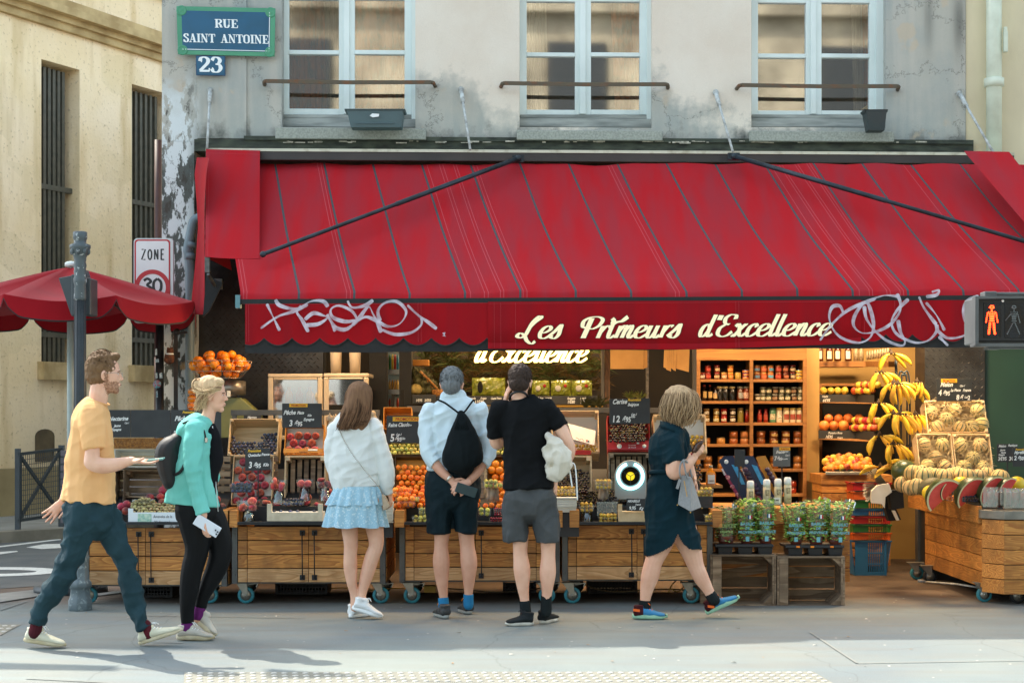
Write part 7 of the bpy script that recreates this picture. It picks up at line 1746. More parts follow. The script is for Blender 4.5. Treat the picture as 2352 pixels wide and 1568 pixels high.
inst(F['watermelon'],'watermelon',P(2077,1082,13.95),(0,0,.5),1,'whole dark green watermelon behind the front melons','watermelon');inst(F['ridged_melon'],'green_melon',P(2135,1117,13.4),(0,-.35,.1),1,'long brownish green melon before the striped melons','melon')
for x,y,lb in ((2207,1112,'bright yellow melon between the watermelon wedges'),(2228,1118,'yellow melon behind the middle watermelon wedge'),(2336,1112,'bright yellow melon at the right edge'),(2139,1132,'cut pale yellow melon left of the first watermelon wedge')):inst(F['yellow_melon'],'yellow_melon',P(x,y,13.3),(0,.1,0),1,lb,'melon')
def f_wedge():
 b=MB();n=14;vs=[];r=.115;m_=6
 # quarter lens: flesh faces and rind
 arc=[math.pi*i/n for i in range(n+1)]
 half=R(38)
 L1=[Vector((math.cos(a)*r,-math.sin(half)*math.sin(a)*r,math.cos(half)*math.sin(a)*r)) for a in arc];L2=[Vector((v.x,-v.y,v.z)) for v in L1]
 c0=Vector((0,0,0));k=.9
 for L_ in (L1,L2):
  b.cur=0;b.add([c0]+[v*k for v in L_],[(0,i+1,i+2) for i in range(n)]);b.cur=1;b.add([v*k for v in L_]+L_,[(i,i+1,n+2+i,n+1+i) for i in range(n)])
 b.cur=2;b.smooth=True ;vs=[]
 for j in range(m_+1):
  h_=-half+2*half*j/m_;vs+=[Vector((math.cos(a)*r,math.sin(h_)*math.sin(a)*r,math.cos(h_)*math.sin(a)*r)) for a in arc]
 b.add(vs,[(j*(n+1)+i,j*(n+1)+i+1,(j+1)*(n+1)+i+1,(j+1)*(n+1)+i) for j in range(m_) for i in range(n)])
 return fm('wedge',b,[mat('watermelon_flesh','#e0564a','#c93c38',scale=12,rough=.12,coat=.8,bump=.3,bscale=60),mat('watermelon_pith','#d8d0a0',rough=.4),mat('watermelon_rind','#2b3a1c')])
F['wedge']=f_wedge()
for x,y,rz,ry,sc,lb in ((2172,1137,-.15,-.75,1.4,'large glossy watermelon wedge, leftmost of the front ones'),(2182,1122,.1,-.9,.8,'watermelon wedge standing behind the leftmost one'),(2236,1132,.1,-.7,1.35,'watermelon wedge in the middle of the right stall'),(2284,1126,.1,-.8,1.25,'watermelon wedge right of the middle one'),(2318,1124,.1,-1.0,1.05,'small watermelon wedge behind the clear screen')):
 inst(F['wedge'],'watermelon_wedge',P(x,y+6,13.15),(-.15,ry,rz),sc,lb,'watermelon','watermelon wedges')
board('black price board Melon 4€95 standing over the melon crates',2151,2232,869,921,14.05,[('Melon',2159,888,10),('Cat-1',2204,888,4.5),('4',2155,908,13),('€',2165,908,11,'w',.6),('95',2171,908,9.5),('La Piece',2183,899,6.5,'w',.75),('France',2211,899,6.5,'w',.75),('8',2196,918,12),('€',2205,918,11,'w',.6),('Les',2215,914,4.5),('2',2222,918,10)],promo=(2161.5,2198,870,878.5))
board('small black board Melon Pastèque at the right edge',2290,2337,1019,1061,13.6,[('Melon',2293,1027,6),('Pastèque',2315,1025,5.5,'w',.75),('Jaune',2297,1035,4.5),('Verte',2298,1041,4.5),('Espagne',2293,1046,4.5,'w',.7),('3€95',2292,1057,8),('3€',2317,1057,9)],stick=(2314,1092))
board('small black board Myrtille cut by the right edge',2326,2372,1028,1071,13.3,[('Promotion',2332,1034,4.5,'y'),('Myrtille',2329,1042,7),('2',2329,1056,10),('€',2337,1056,9,'w',.6),('50',2342,1056,8)])
# the stall itself: side towards us, chamfered corner, front
rs_=thing('melon_stall','large wooden melon stall with a chamfered corner on the right','market stall',(3.9,13.6,0))
C1,C2,C3=Vector((3.68,12.92,0)),Vector((3.80,12.74,0)),Vector((4.9,12.74,0));C0=Vector((3.68,15.0,0));Zp=[.102,.238,.378,.506,.644,.77]
def plank_run(mb,A,B,z0,z1,th=.02,e=.003):
 t=(B-A).normalized();n=Vector((t.y,-t.x,0));n=-n if n.x>0 and abs(n.x)>abs(n.y) else n
 mb.hexa([A+Vector((0,0,z0+e)),B+Vector((0,0,z0+e)),B-n*th+Vector((0,0,z0+e)),A-n*th+Vector((0,0,z0+e)),A+Vector((0,0,z1-e)),B+Vector((0,0,z1-e)),B-n*th+Vector((0,0,z1-e)),A-n*th+Vector((0,0,z1-e))])
M_planky=wood('larch_planks_y','#d39448','#a8662a',ring=20,rough=.55,dirt='#7d5226',along=1)
for nm,A,B,zz,mt_ in (('side_planks',C0,C1+Vector((0,.003,0)),(.12,.245,.37,.495,.618),M_planky),('corner_planks',C1,C2,(.085,.2,.315,.43,.545,.66),M_plank),('front_planks',C2+Vector((.002,0,0)),C3,(.085,.2,.315,.43,.545,.66),M_plank)):
 m_=MB()
 for a,b in zip(zz[:-1],zz[1:]):plank_run(m_,A,B,a,b)
 m_.build(nm,mt_,rs_,bevel=.0015)
m_=MB();m_.box(3.71,4.9,12.95,15.0,.12,.6);m_.build('inner_box',M_dark,rs_)
m_=MB();plank_run(m_,Vector((3.66,15.25,0)),Vector((3.66,12.95,0)),.62,.755,.03,0);m_.build('top_rim',M_planky,rs_,bevel=.002)
m_=MB();m_.box(3.655,3.69,14.86,14.96,.1,.62);m_.build('steel_post',M_steel,rs_)
m_=MB();m_.hexa([(3.69,12.96,.70),(4.9,12.96,.70),(4.9,14.6,.86),(3.69,14.6,.86),(3.69,12.96,.715),(4.9,12.96,.715),(4.9,14.6,.875),(3.69,14.6,.875)]);m_.build('display_board',M_trayb,rs_)
m_=MB();n_=Vector((0,0,.665));m_.prism([C1+n_+Vector((-.015,.05,0)),C1+n_+Vector((-.015,-.012,0)),C2+n_+Vector((0,-.015,0)),C3+n_+Vector((0,-.015,0)),C3+n_+Vector((0,.3,0)),Vector((3.72,13.0,.665))],(0,0,1),.065);m_.build('metal_top',mat('galvanised_top','#8f8d84','#75736b',scale=9,rough=.45,metal=.4),rs_,bevel=.003)
for cx_,cy_,t_ in ((3.62,14.75,M_tyre),(3.66,14.45,M_tyreb),(3.72,13.0,M_tyre),(3.95,12.9,M_tyreb),(4.12,12.8,M_tyreb)):castor(rs_,Vector((cx_,cy_,.06)),r=.06,tyre=t_)
# perspex screen, clear tubs and punnets at the front corner
m_=MB();m_.pbox(2258,2306,1118,1164,12.8,.004);m_.pbox(2311,2372,1121,1166,12.74,.004);m_.build('perspex_screen',clearmat('grey_perspex','#cfd8d8',.22,.1),label='clear upright screen on the metal corner of the melon stall',cat='screen');m_=MB();m_.pbox(2306,2311,1120,1166,12.72,.01);m_.pbox(2306,2325,1163,1167,12.7,.03);m_.build('screen_bracket',M_zinc,label='metal bracket holding the clear screen',cat='bracket')
for i in range(5):
 rt=thing('fruit_tub','clear domed tub of cut red watermelon behind the screen, %s from the left'%('first','second','third','fourth','fifth')[i],'tub',P(2276+i*19,1164,12.92+.04*(i%2)),'domed tubs of cut watermelon');b_=Vector(rt.location);u3=12.9/FPX
 m_=MB();m_.lathe(b_,[(8*u3,0),(9*u3,34*u3)],16);m_.build('cut_fruit',mat('cut_watermelon','#b02030','#8f1626',scale=40,rough=.4),rt);m_=MB();m_.lathe(b_,[(8.8*u3,0),(9.8*u3,34*u3),(7*u3,42*u3),(0,45*u3)],16);m_.build('clear_lid',M_clear,rt)
punnet('clear tub of cut yellow melon on the stall rim',2172,2208,1137,1150,13.3,'apricot','piece of orange yellow melon in the clear tub',sp=.045)
punnet('punnet of blackberries beside the cut melon',2208,2250,1142,1153,13.1,'blackberry','blackberry in the near punnet on the melon stall',sp=.02);punnet('second punnet of blackberries beside the perspex screen',2228,2258,1128,1140,13.2,'blackberry','blackberry in the far punnet on the melon stall',sp=.02)
m_=MB();m_.tube([P(2108,1333,14.0),P(2125,1335,14.0)],.014,8);m_.tube([P(2125,1335,14.0),P(2200,1341,13.6),P(2253,1349,13.3)],.008,8);m_.build('crank_rod',M_rod,label='grey crank rod lying on the ground under the melon stall',cat='rod')
# paper bag bundle in its black holder
m_=MB();q=random.Random(6)
for i in range(26):
 a=R(200+i*4.2-90);c_=P(2040,1118,14.3);d=Vector((math.cos(a)*.13-.02,q.uniform(-.03,.03),math.sin(a)*.16));s=Vector((.0,.05,0));p1=c_+d*.6+Vector((-.03,0,.01));p2=c_+d*1.15+Vector((-.04,0,-.02*(i/26)))
 m_.add([c_-s,c_+s,p1+s,p1-s,p2+s,p2-s],[(0,1,2,3),(3,2,4,5)])
[m_.prism([P(x_+k*.3,y_+k*(1.1 if y_>1130 else.2),14.12-k*.012) for x_,y_ in ((1999,1148),(2000,1126),(2014,1113),(2040,1109),(2047,1128),(2032,1134),(2030,1160),(2023,1150),(2012,1149))],(0,1,0),.006) for k in range(7)];m_.build('paper_bag_bundle',M_paper,label='curling bundle of pale paper bags beside the basket stack',cat='paper bags')
m_=MB();m_.prism([P(2042,1126,14.25),P(2074,1124,14.25),P(2077,1166,14.25),P(2048,1170,14.25)],(0,1,0),.12);m_.prism([P(2026,1140,14.4),P(2046,1140,14.4),P(2070,1193,14.4),P(2042,1196,14.4)],(0,1,0),.1);m_.build('bag_holder',M_black,label='black holder of the curling paper bags',cat='holder')
m_=MB();m_.prism([P(2049,1172,14.24),P(2056,1172,14.24),P(2066,1194,14.24),P(2060,1195,14.24)],(0,1,0),.03);m_.build('paper_end',M_paper,label='pale paper ends sticking out below the black holder',cat='paper')
# stacked shopping baskets
YB2=15.0;cols={'red':'#a3161a','orange':'#c8591c','green':'#1f6a2c','blue':'#1c5f8f'}
for k,(cn,yt,yb,full) in enumerate((('blue',1243,1321,1),('orange',1225,1243,0),('green',1206,1225,0),('red',1187,1204,0),('blue',1170,1188,0),('green',1151,1171,0),('orange',1130,1150,0),('red',1110,1131,0))):
 rt=thing('shopping_basket','%s plastic shopping basket, %s of the stack'%(cn,('standing at the bottom','second from the bottom','third from the bottom','fourth from the bottom','fourth from the top','third from the top','second from the top','topmost')[k]),'basket',P(2000,yb,YB2),'stacked shopping baskets')
 mt_=mat('basket_'+cn,cols[cn],rough=.45);u3=YB2/FPX;xl,xr=1954,2047
 A=P(xl+(5 if k else 0),yt,YB2);B=P(xr,yt,YB2);h=(yb-yt)*u3;sh_=(10 if full else 2)*u3;m_=MB();dp_=.3
 m_.hexa([(A.x+sh_,YB2+.02,A.z-h),(A.x+sh_+.006,YB2+.02,A.z-h),(A.x+sh_+.006,YB2+dp_,A.z-h),(A.x+sh_,YB2+dp_,A.z-h),(A.x,YB2,A.z),(A.x+.006,YB2,A.z),(A.x+.006,YB2+dp_,A.z),(A.x,YB2+dp_,A.z)])
 m_.hexa([(B.x-sh_-.006,YB2+.02,A.z-h),(B.x-sh_,YB2+.02,A.z-h),(B.x-sh_,YB2+dp_,A.z-h),(B.x-sh_-.006,YB2+dp_,A.z-h),(B.x-.006,YB2,A.z),(B.x,YB2,A.z),(B.x,YB2+dp_,A.z),(B.x-.006,YB2+dp_,A.z)])
 x0,x1=A.x+sh_+.007,B.x-sh_-.007;xs0=x0+(x1-x0)*.38;rows=3 if full else 1;zt,zb=A.z,A.z-h
 m_.box(x0-.007,xs0,YB2+.005,YB2+.011,zb,zt);m_.box(x1-.02,x1+.006,YB2+.005,YB2+.011,zb,zt);bars=9
 for i in range(bars):xx_=xs0+(x1-.02-xs0)*i/bars;m_.box(xx_+.0001,xx_+.009,YB2+.006,YB2+.010,zb+.001,zt-.001)
 for r_ in range(rows+1):zz_=zb+(zt-zb-.012)*r_/rows;m_.box(xs0+.001,x1-.021,YB2+.0045,YB2+.0115,zz_,zz_+.012+(.02 if full and r_==0 else 0))
 m_.box(A.x-.008,B.x+.008,YB2-.006,YB2+.004,zt-.004,zt+.01);m_.box(A.x-.012,A.x,YB2,YB2+dp_,zt-.004,zt+.008)
 m_.build('basket_body',mt_,rt,bevel=.001)
 m_=MB();m_.tube(spline([(A.x-.012,YB2+.1,zt),(A.x+.03,YB2-.01,zt+.012),(B.x-.06,YB2-.012,zt+.012),(B.x,YB2+.1,zt+.004)],5),.006,6);m_.build('handle',M_bplast,rt)
 # ----- herb display on old crates, table behind
tE=thing('herb_table','wooden planked stall behind the potted basil','market stall',P(1790,1320,13.5));m_=MB()
for y0,y1 in ((1204,1239),(1240,1273),(1274,1304),(1305,1335)):m_.pbox(1640,1952,y0,y1,13.5,.03)
m_.build('front_planks',M_plank,tE,bevel=.002);m_=MB();m_.pbox(1636,1952,1166,1203,13.35,.8);m_.build('table_top',M_plank,tE,bevel=.003)
def oldcrate(xl,xr,yt,yb,lb,brk):
 Y=12.75;rt=thing('wooden_crate',lb,'crate',P((xl+xr)/2,yb,Y),'old wooden crates under the potted herbs');dp_=.34;u3=Y/FPX;a=P(xl,yb,Y);b=P(xr,yt,Y);m_=MB()
 def bb(*s,**k):m_.box(*s)
 n=3
 for z0_,z1_ in ((b.z-.014,b.z),(a.z,a.z+.012)):
  m_=MB();m_.box(a.x,b.x,Y+.003,Y+dp_*.48,z0_,z1_);m_.box(a.x,b.x,Y+dp_*.48+.0001,Y+dp_,z0_,z1_);m_.build('long_board',M_greyw,rt,bevel=.002)
 for xx_,s in ((a.x,1),(b.x,-1)):m_=MB();m_.box(min(xx_,xx_+s*.016),max(xx_,xx_+s*.016),Y+.002,Y+dp_,a.z+.013,b.z-.015);m_.build('end_board',M_greyw,rt,bevel=.002)
 m_=MB()
 for xx_,s in ((a.x,1),(b.x,-1)):m_.box(min(xx_+s*.0165,xx_+s*(.085 if s>0 else.03)),max(xx_+s*.0165,xx_+s*(.085 if s>0 else.03)),Y-.003,Y+.012,a.z+.013,b.z-.015)
 m_.build('corner_post',M_greyw,rt,bevel=.002)
 for zz_,s in ((b.z-.015,-1),(a.z+.013,1)):m_=MB();m_.prism([Vector((b.x-.017,Y+.02,zz_)),Vector((b.x-.1,Y+.02,zz_)),Vector((b.x-.017,Y+.02,zz_+s*.08))],(0,1,0),.3);m_.build('corner_brace',M_greyw,rt,bevel=.002)
 m_=MB();H_=(b.z-a.z-.03)/4
 for i in range(4):
  z0=a.z+.014+i*H_
  if brk and i==2:m_.obox(((a.x+b.x)/2,Y+dp_+.005,z0+H_*.35),((b.x-a.x)/2-.02,0,.035),(0,.006,0),(0,0,H_*.4))
  else:m_.box(a.x+.017,b.x-.017,Y+dp_,Y+dp_+.012,z0+.004,z0+H_-(.004 if not (brk and i==3) else.01))
 m_.build('back_boards',M_greyw,rt,bevel=.002)
oldcrate(1632,1783,1273,1391,'old grey wooden crate on its side with a crooked back board',True);oldcrate(1785,1941,1277,1393,'old grey wooden crate on its side under the right tray of basil',False)
pb('crate_end',1608,1631,1275,1389,12.9,.3,M_greyw,'grey crate end board beside the walking shoe','crate')
M_leaf=mat('basil_leaf','#7fae42','#a3c963',scale=12,rough=.5,rnd=True);M_leafm=mat('mint_leaf','#6f9a54','#98b86c',scale=14,rough=.6,rnd=True);M_film=clearmat('clear_film','#f2f6f6',.05,.12);M_pot=mat('terracotta_pot','#8f4a36','#7a3c2b',scale=8,rough=.7)
M_film2=mat('cyan_print','#6fb4bc',rough=.5)
def herb(xt0,xt1,xb0,xb1,yt,yb,txt,lb,seed,mt_,Y=12.9):
 q=random.Random(seed);u3=Y/FPX;xb=(xb0+xb1)/2;rb=(xb1-xb0)/2*u3;b=P(xb,yb,Y);rt=thing('potted_herb',lb,'potted plant',b,'potted herbs in clear sleeves');h=(yb-yt)*u3;xt_=((xt0+xt1)/2-xb)*u3;rtp=(xt1-xt0)/2*u3
 m_=MB();m_.lathe(b,[(rb*.7,0),(rb*.95,.05),(rb,.055),(rb,.065)],18);m_.build('pot',M_pot,rt)
 m_=MB()
 for i in range(330):
  t=q.uniform(.0,1.06);r=(rb+(rtp-rb)*t)*math.sqrt(q.random())*(1 if t<.9 else.7);a=q.uniform(0,6.28);c_=b+Vector((xt_*t+r*math.cos(a),r*math.sin(a)*.8,h*(.1+.93*t)))
  L_=q.uniform(.028,.05)*(1 if mt_ is M_leaf else.7);d=Vector((math.cos(a)+q.uniform(-.5,.5),math.sin(a)-.4+q.uniform(-.5,.5),q.uniform(-.3,.8))).normalized();s=d.cross(Vector((q.uniform(-.4,.4),q.uniform(-.4,.4),1))).normalized()*L_*.38;dn=Vector((0,0,-L_*.15))
  m_.add([c_,c_+d*L_*.45+s,c_+d*L_*.5+dn*-.6,c_+d*L_*.45-s,c_+d*L_+dn],[(0,1,2),(0,2,3),(2,1,4),(3,2,4)])
 m_.build('leaves',mt_,rt,recalc=False);m_=MB()
 for i in range(9):a=q.uniform(0,6.28);m_.tube([b+Vector((0,0,.05)),b+Vector((xt_*.5+math.cos(a)*rb*.7,math.sin(a)*rb*.5,h*.5)),b+Vector((xt_*.9+math.cos(a)*rtp*.6,math.sin(a)*rtp*.4,h*.92))],.0022,4)
 m_.build('stems',mat('herb_stem','#6f8a3a',rough=.6),rt);m_=MB();vs=[];n=28;k=8;m_.smooth=True
 for j in range(k+1):
  t=j/k;r=rb*1.05+(rtp*1.08-rb)*t
  for i in range(n):a=2*math.pi*i/n;w_=1+.05*math.sin(a*5+t*3)+.03*math.sin(a*9);vs.append(b+Vector((xt_*t+r*w_*math.cos(a),r*w_*.85*math.sin(a),.03+(h*(1+.05*math.sin(a*2)))*t)))
 m_.add(vs,[(j*n+i,j*n+(i+1)%n,(j+1)*n+(i+1)%n,(j+1)*n+i) for j in range(k) for i in range(n)]);m_.build('clear_sleeve',M_film,rt)
 m_=MB();yf=b.y-rb*.95-.035;xc=b.x+xt_*.45
 for s,dz,hh in txt:text_mb(m_,s,(xc,yf,b.z+h*dz),hh*u3,align='C',sx=1.0,bold=.02,shear=.05)
 m_.build('sleeve_lettering',M_film2 if mt_ is M_leaf else M_leafm,rt)
 if mt_ is M_leaf:
  for dx,mm_ in ((-.012,M_sbl),(0,M_swh),(.012,M_rsign)):m_=MB();m_.box(xc+.02+dx-.0055,xc+.02+dx+.0055,yf-.004,yf-.003,b.z+h*.66,b.z+h*.75);m_.build('flag_print',mm_,rt)
  m_=MB();m_.box(xc-.012,xc+.016,yf+.01,yf+.011,b.z+h*.1,b.z+h*.22);m_.build('bar_label',M_film2,rt)
BAS=[('BASILIC',.5,7),('DE',.4,6),('PROVENCE',.3,6)]
herb(1634,1690,1647,1688,1168,1250,[('ODETTE',.5,8),('MENTHE',.35,5.5),('BUNT',.26,5.5)],'pot of mint in a clear printed sleeve, leftmost of the herbs',41,M_leafm)
herb(1686,1736,1699,1731,1158,1250,BAS,'basil pot in a sleeve, second of the left tray',42,M_leaf);herb(1735,1776,1742,1774,1154,1250,BAS,'basil pot at the right end of the left tray',43,M_leaf)
herb(1793,1846,1812,1844,1165,1250,BAS,'basil pot at the left end of the right tray',44,M_leaf);herb(1846,1904,1857,1892,1156,1252,BAS,'basil pot in the middle of the right tray',45,M_leaf);herb(1905,1962,1902,1935,1160,1252,BAS,'basil pot with leaning sleeve, rightmost of the herbs',46,M_leaf)
for xl,xr,y,lb in ((1643,1777,1250,'black plastic nursery tray under the mint and basil'),(1804,1939,1252,'black plastic nursery tray with orange tags under the basil')):
 rt=thing('nursery_tray',lb,'tray',P((xl+xr)/2,y+23,12.8));m_=MB();m_.pbox(xl,xr,y,y+6,12.76,.3);m_.build('tray_rim',M_trayb,rt,bevel=.004);m_=MB()
 for k in range(3):a=xl+6+k*46;m_.prism([P(a,y+6.2,12.78),P(a+2,y+23,12.79),P(a+32,y+23,12.79),P(a+34,y+6.2,12.78)],(0,1,0),.24)
 m_.build('tray_cells',M_trayb,rt,bevel=.003)
 if xl>1700:
  m_=MB()
  for x in (1833,1866,1911):m_.pbox(x-4,x+4,y+1,y+5,12.755,.003)
  m_.build('orange_tags',M_or,rt)
  # fig boxes, spray cans, strawberry sign on the herb table
def figbox(dx,lb):
 rt=thing('fig_box',lb,'box',P(1700+dx,1160,13.35),'tilted printed fig boxes');Y=13.3;Q=lambda x,y,o=0:P(x+dx,y,Y+o)
 m_=MB();m_.prism([Q(1651,1058),Q(1663,1047),Q(1724,1150),Q(1706,1157)],(0,1,0),.012);m_.prism([Q(1663,1047),Q(1684,1046),Q(1738,1150),Q(1724,1150)],(0,1,0),.004);m_.build('printed_side',mat('navy_card','#14233f','#1a2b4c',scale=6,rough=.5),rt)
 m_=MB();m_.prism([Q(1657,1078,-.002),Q(1661,1076,-.002),Q(1708,1152,-.002),Q(1700,1154,-.002)],(0,1,0),.001);m_.build('magenta_band',mat('magenta_print','#8f1f4a',rough=.5),rt)
 m_=MB();m_.prism([Q(1690,1050,.01),Q(1712,1046,.01),Q(1752,1120,.01),Q(1735,1148,.01)],(0,1,0),.01);m_.build('card_side',M_orc,rt);m_=MB();m_.prism([Q(1680,1066,-.001),Q(1693,1070,-.001),Q(1712,1112,-.001),Q(1703,1112,-.001)],(0,1,0),.002);m_.build('blue_film',mat('blue_tissue','#3f9fd0','#2a86b8',scale=20,rough=.3),rt)
 m_=MB()
 for x,y in ((1672,1096),(1682,1117),(1693,1136)):m_.lathe(Q(x,y,-.003),[(0,.001),(.018,.001),(.018,0)],12,axis=(0,-1,0))
 m_.build('fig_print',mat('fig_print_pink','#d8a0a0','#a83a4a',scale=60,rough=.5),rt);m_=MB();text_mb(m_,'sweet',Q(1656,1076,-.004),.022,u=(.45,0,-.9),v=(.9,0,.45),shear=.3,bold=.02,sx=.8);m_.lathe(Q(1668,1060,-.003),[(0,.001),(.018,.001),(.018,0)],12,axis=(0,-1,0));m_.build('lettering',M_swh,rt)
 for k in range(7):fruit('fig',Q(1712+k*5+dx*.1,1078+k*9,-.01),'dark fig in the tilted printed box','figs in the printed boxes',1)
figbox(0,'navy printed fig box tilted behind the spray cans, left one');figbox(46,'navy printed fig box tilted behind the spray cans, right one')
pb('back_sign',1687,1711,1032,1071,13.1,.006,M_trayb,'blank dark back of a price card in front of the fig boxes','price sign');pb('sign_stick',1696,1699,1071,1168,13.11,.006,M_trayb,'thin dark stick under the blank card','stick')
board('grey price board Fraise 7€95 on a stick before the jars',1776,1815,1026,1071,13.5,[('Fraise',1782,1041,7),('Belgique',1797,1038,4,'w',.7),('Cat-1',1803,1047,4),('7',1778,1057,10),('€',1784,1057,9,'w',.6),('95',1788,1057,7),('La Barquette',1791,1055,3.5,'w',.7)],promo=(1790,1815,1027,1034),stick=(1796,1168),mt=mat('grey_slate','#5c6364',rough=.6))
M_can=mat('cream_can','#d8c8a4','#cdbb94',scale=8,rough=.45);M_cap=mat('white_cap','#e6e6e2',rough=.35)
for i,(x,yt) in enumerate(((1723.7,1103),(1761,1100),(1787,1098.5),(1809,1095))):
 Y=13.05;u3=Y/FPX;b=P(x,yt+62,Y);rt=thing('spray_can','cream topping spray can with a white cap, %s from the left'%('first','second','third','fourth')[i],'spray can',b,'spray cans on the herb table');m_=MB();m_.lathe(b,[(8.6*u3,0),(8.6*u3,43*u3),(7.8*u3,44*u3)],20);m_.build('can_body',M_can,rt)
 m_=MB();m_.lathe(b+Vector((0,0,44.2*u3)),[(8.4*u3,0),(8.2*u3,14*u3),(6*u3,17.5*u3),(0,18*u3)],20);m_.build('cap',M_cap,rt);m_=MB();m_.box(b.x-5*u3,b.x+5*u3,b.y-8.75*u3,b.y-8.5*u3,b.z+24*u3,b.z+38*u3);text_mb(m_,'CREME',(b.x,b.y-8.8*u3,b.z+10*u3),4*u3,align='C',sx=.7,bold=.01);m_.build('can_print',mat('can_print_brown','#6a5a40','#c0ae86',scale=120,rough=.6),rt)
pb('price_card',1775,1793,1142,1158,12.95,.004,M_paper,'small white card reading LIME between the spray cans','price sign')
m_=MB();text_mb(m_,'LIME',P(1784,1150,12.948),.013,align='C',bold=.01);text_mb(m_,'PIPETTES',P(1784,1156,12.948),.009,align='C',sx=.8);m_.build('card_lettering',M_bsign,bpy.data.objects['price_card'])
# ----- PEOPLE
def wloft(mb,pts,n=14,per=5,capr=True,flat_end=False,flat_start=False):
 """pts: (Vector, ra, rb); ra across in the picture plane, rb along the view; closed tube with rounded ends"""
 q=spline([(p.x,p.y,p.z,a,b) for p,a,b in pts],per);k=len(q);C=[Vector(v[:3]) for v in q];vs=[];Yx=Vector((0,1,0));rings=[]
 for i in range(k):
  t=C[min(i+1,k-1)]-C[max(i-1,0)];t.normalize();ref=Yx if abs(t.y)<.85 else Vector((0,0,1));B=(ref-t*ref.dot(t)).normalized();Nn=t.cross(B);rings.append((C[i],Nn,B,max(q[i][3],1e-4),max(q[i][4],1e-4),t))
 def caps(r,s,flat):
  c,Nn,B,a,b,t=r;m=min(a,b)
  if flat:return [(c+t*s*.001,Nn,B,a*.9,b*.9,t)]
  return [(c+t*s*m*.45,Nn,B,a*.88,b*.88,t),(c+t*s*m*.8,Nn,B,a*.6,b*.6,t),(c+t*s*m*.97,Nn,B,a*.22,b*.22,t)]
 rings=list(reversed(caps(rings[0],-1,flat_start)))+rings+caps(rings[-1],1,flat_end)
 for c,Nn,B,a,b,t in rings:
  for j in range(n):an=2*math.pi*j/n;vs.append(c+Nn*(math.cos(an)*a)+B*(math.sin(an)*b))
 K=len(rings);fs=[(i*n+j,i*n+(j+1)%n,(i+1)*n+(j+1)%n,(i+1)*n+j) for i in range(K-1) for j in range(n)]+[tuple(range(n)),tuple(reversed(range((K-1)*n,K*n)))]
 mb.add(vs,fs);return mb
def fused(mb,name,mts,parent,voxel=.006,smooth=2,wr=0,wsc=(7,7,3.5),matfn=None,seed=0,label=None):
 """joins overlapping closed shapes into one continuous surface"""
 o=mb.build('tmp',mts[0] if isinstance(mts,(list,tuple)) else mts,parent);m=o.modifiers.new('r','REMESH');m.mode='VOXEL';m.voxel_size=voxel;m.use_smooth_shade=True
 dg=bpy.context.evaluated_depsgraph_get();dg.update();me=bpy.data.meshes.new_from_object(o.evaluated_get(dg));old=o.data;bpy.data.objects.remove(o);bpy.data.meshes.remove(old)
 bm=bmesh.new();bm.from_mesh(me)
 for _ in range(smooth):bmesh.ops.smooth_vert(bm,verts=bm.verts,factor=.5,use_axis_x=True,use_axis_y=True,use_axis_z=True)
 if wr:
  bm.normal_update();sd=Vector((seed,seed*2.3,seed*.7))
  for v in bm.verts:
   p=v.co;e=noise.noise(Vector((p.x*wsc[0],p.y*wsc[1],p.z*wsc[2]))+sd);e2=noise.noise(Vector((p.x*5+p.z*6,p.y*6,p.z*13-p.x*9))+sd)
   v.co=p+v.normal*wr*((1-abs(e)*2.6)*.6+(.5-abs(e2))*.55-.32)
 ms=mts if isinstance(mts,(list,tuple)) else [mts];me.materials.clear()
 for x in ms:me.materials.append(x)
 off=Vector(parent.location);rl=bm.verts.layers.float.new('rnd')
 for v in bm.verts:v[rl]=.55
 for f in bm.faces:
  f.smooth=True
  if matfn:f.material_index=matfn(f.calc_center_median()+off)
 bm.to_mesh(me);bm.free();me.name=name;o=bpy.data.objects.new(name,me);COL.objects.link(o);o.parent=parent
 if label:o['label']=label
 return o
class Fig:
 def __init__(s,Y,x,yfeet,label):s.Y=Y;s.u=Y/FPX;s.root=thing('person',label,'person',Vector(((x-CX)*Y/FPX,Y,0)))
 def w(s,x,y,d=0):return P(x,y,s.Y+d*s.u)
 def L(s,mb,pts,**k):
  wloft(mb,[(s.w(p[0],p[1],p[2]),p[3]*s.u,(p[4] if len(p)>4 else p[3])*s.u) for p in pts],**k);return mb
 def E(s,mb,x,y,d,rx,ry,rz,rot=None):mb.ell(s.w(x,y,d),(rx*s.u,ry*s.u,rz*s.u),18,12,rot=rot);return mb
 def uv(s,p):return (p.x*FPX/p.y+CX,HY-(p.z-EH)*FPX/p.y)
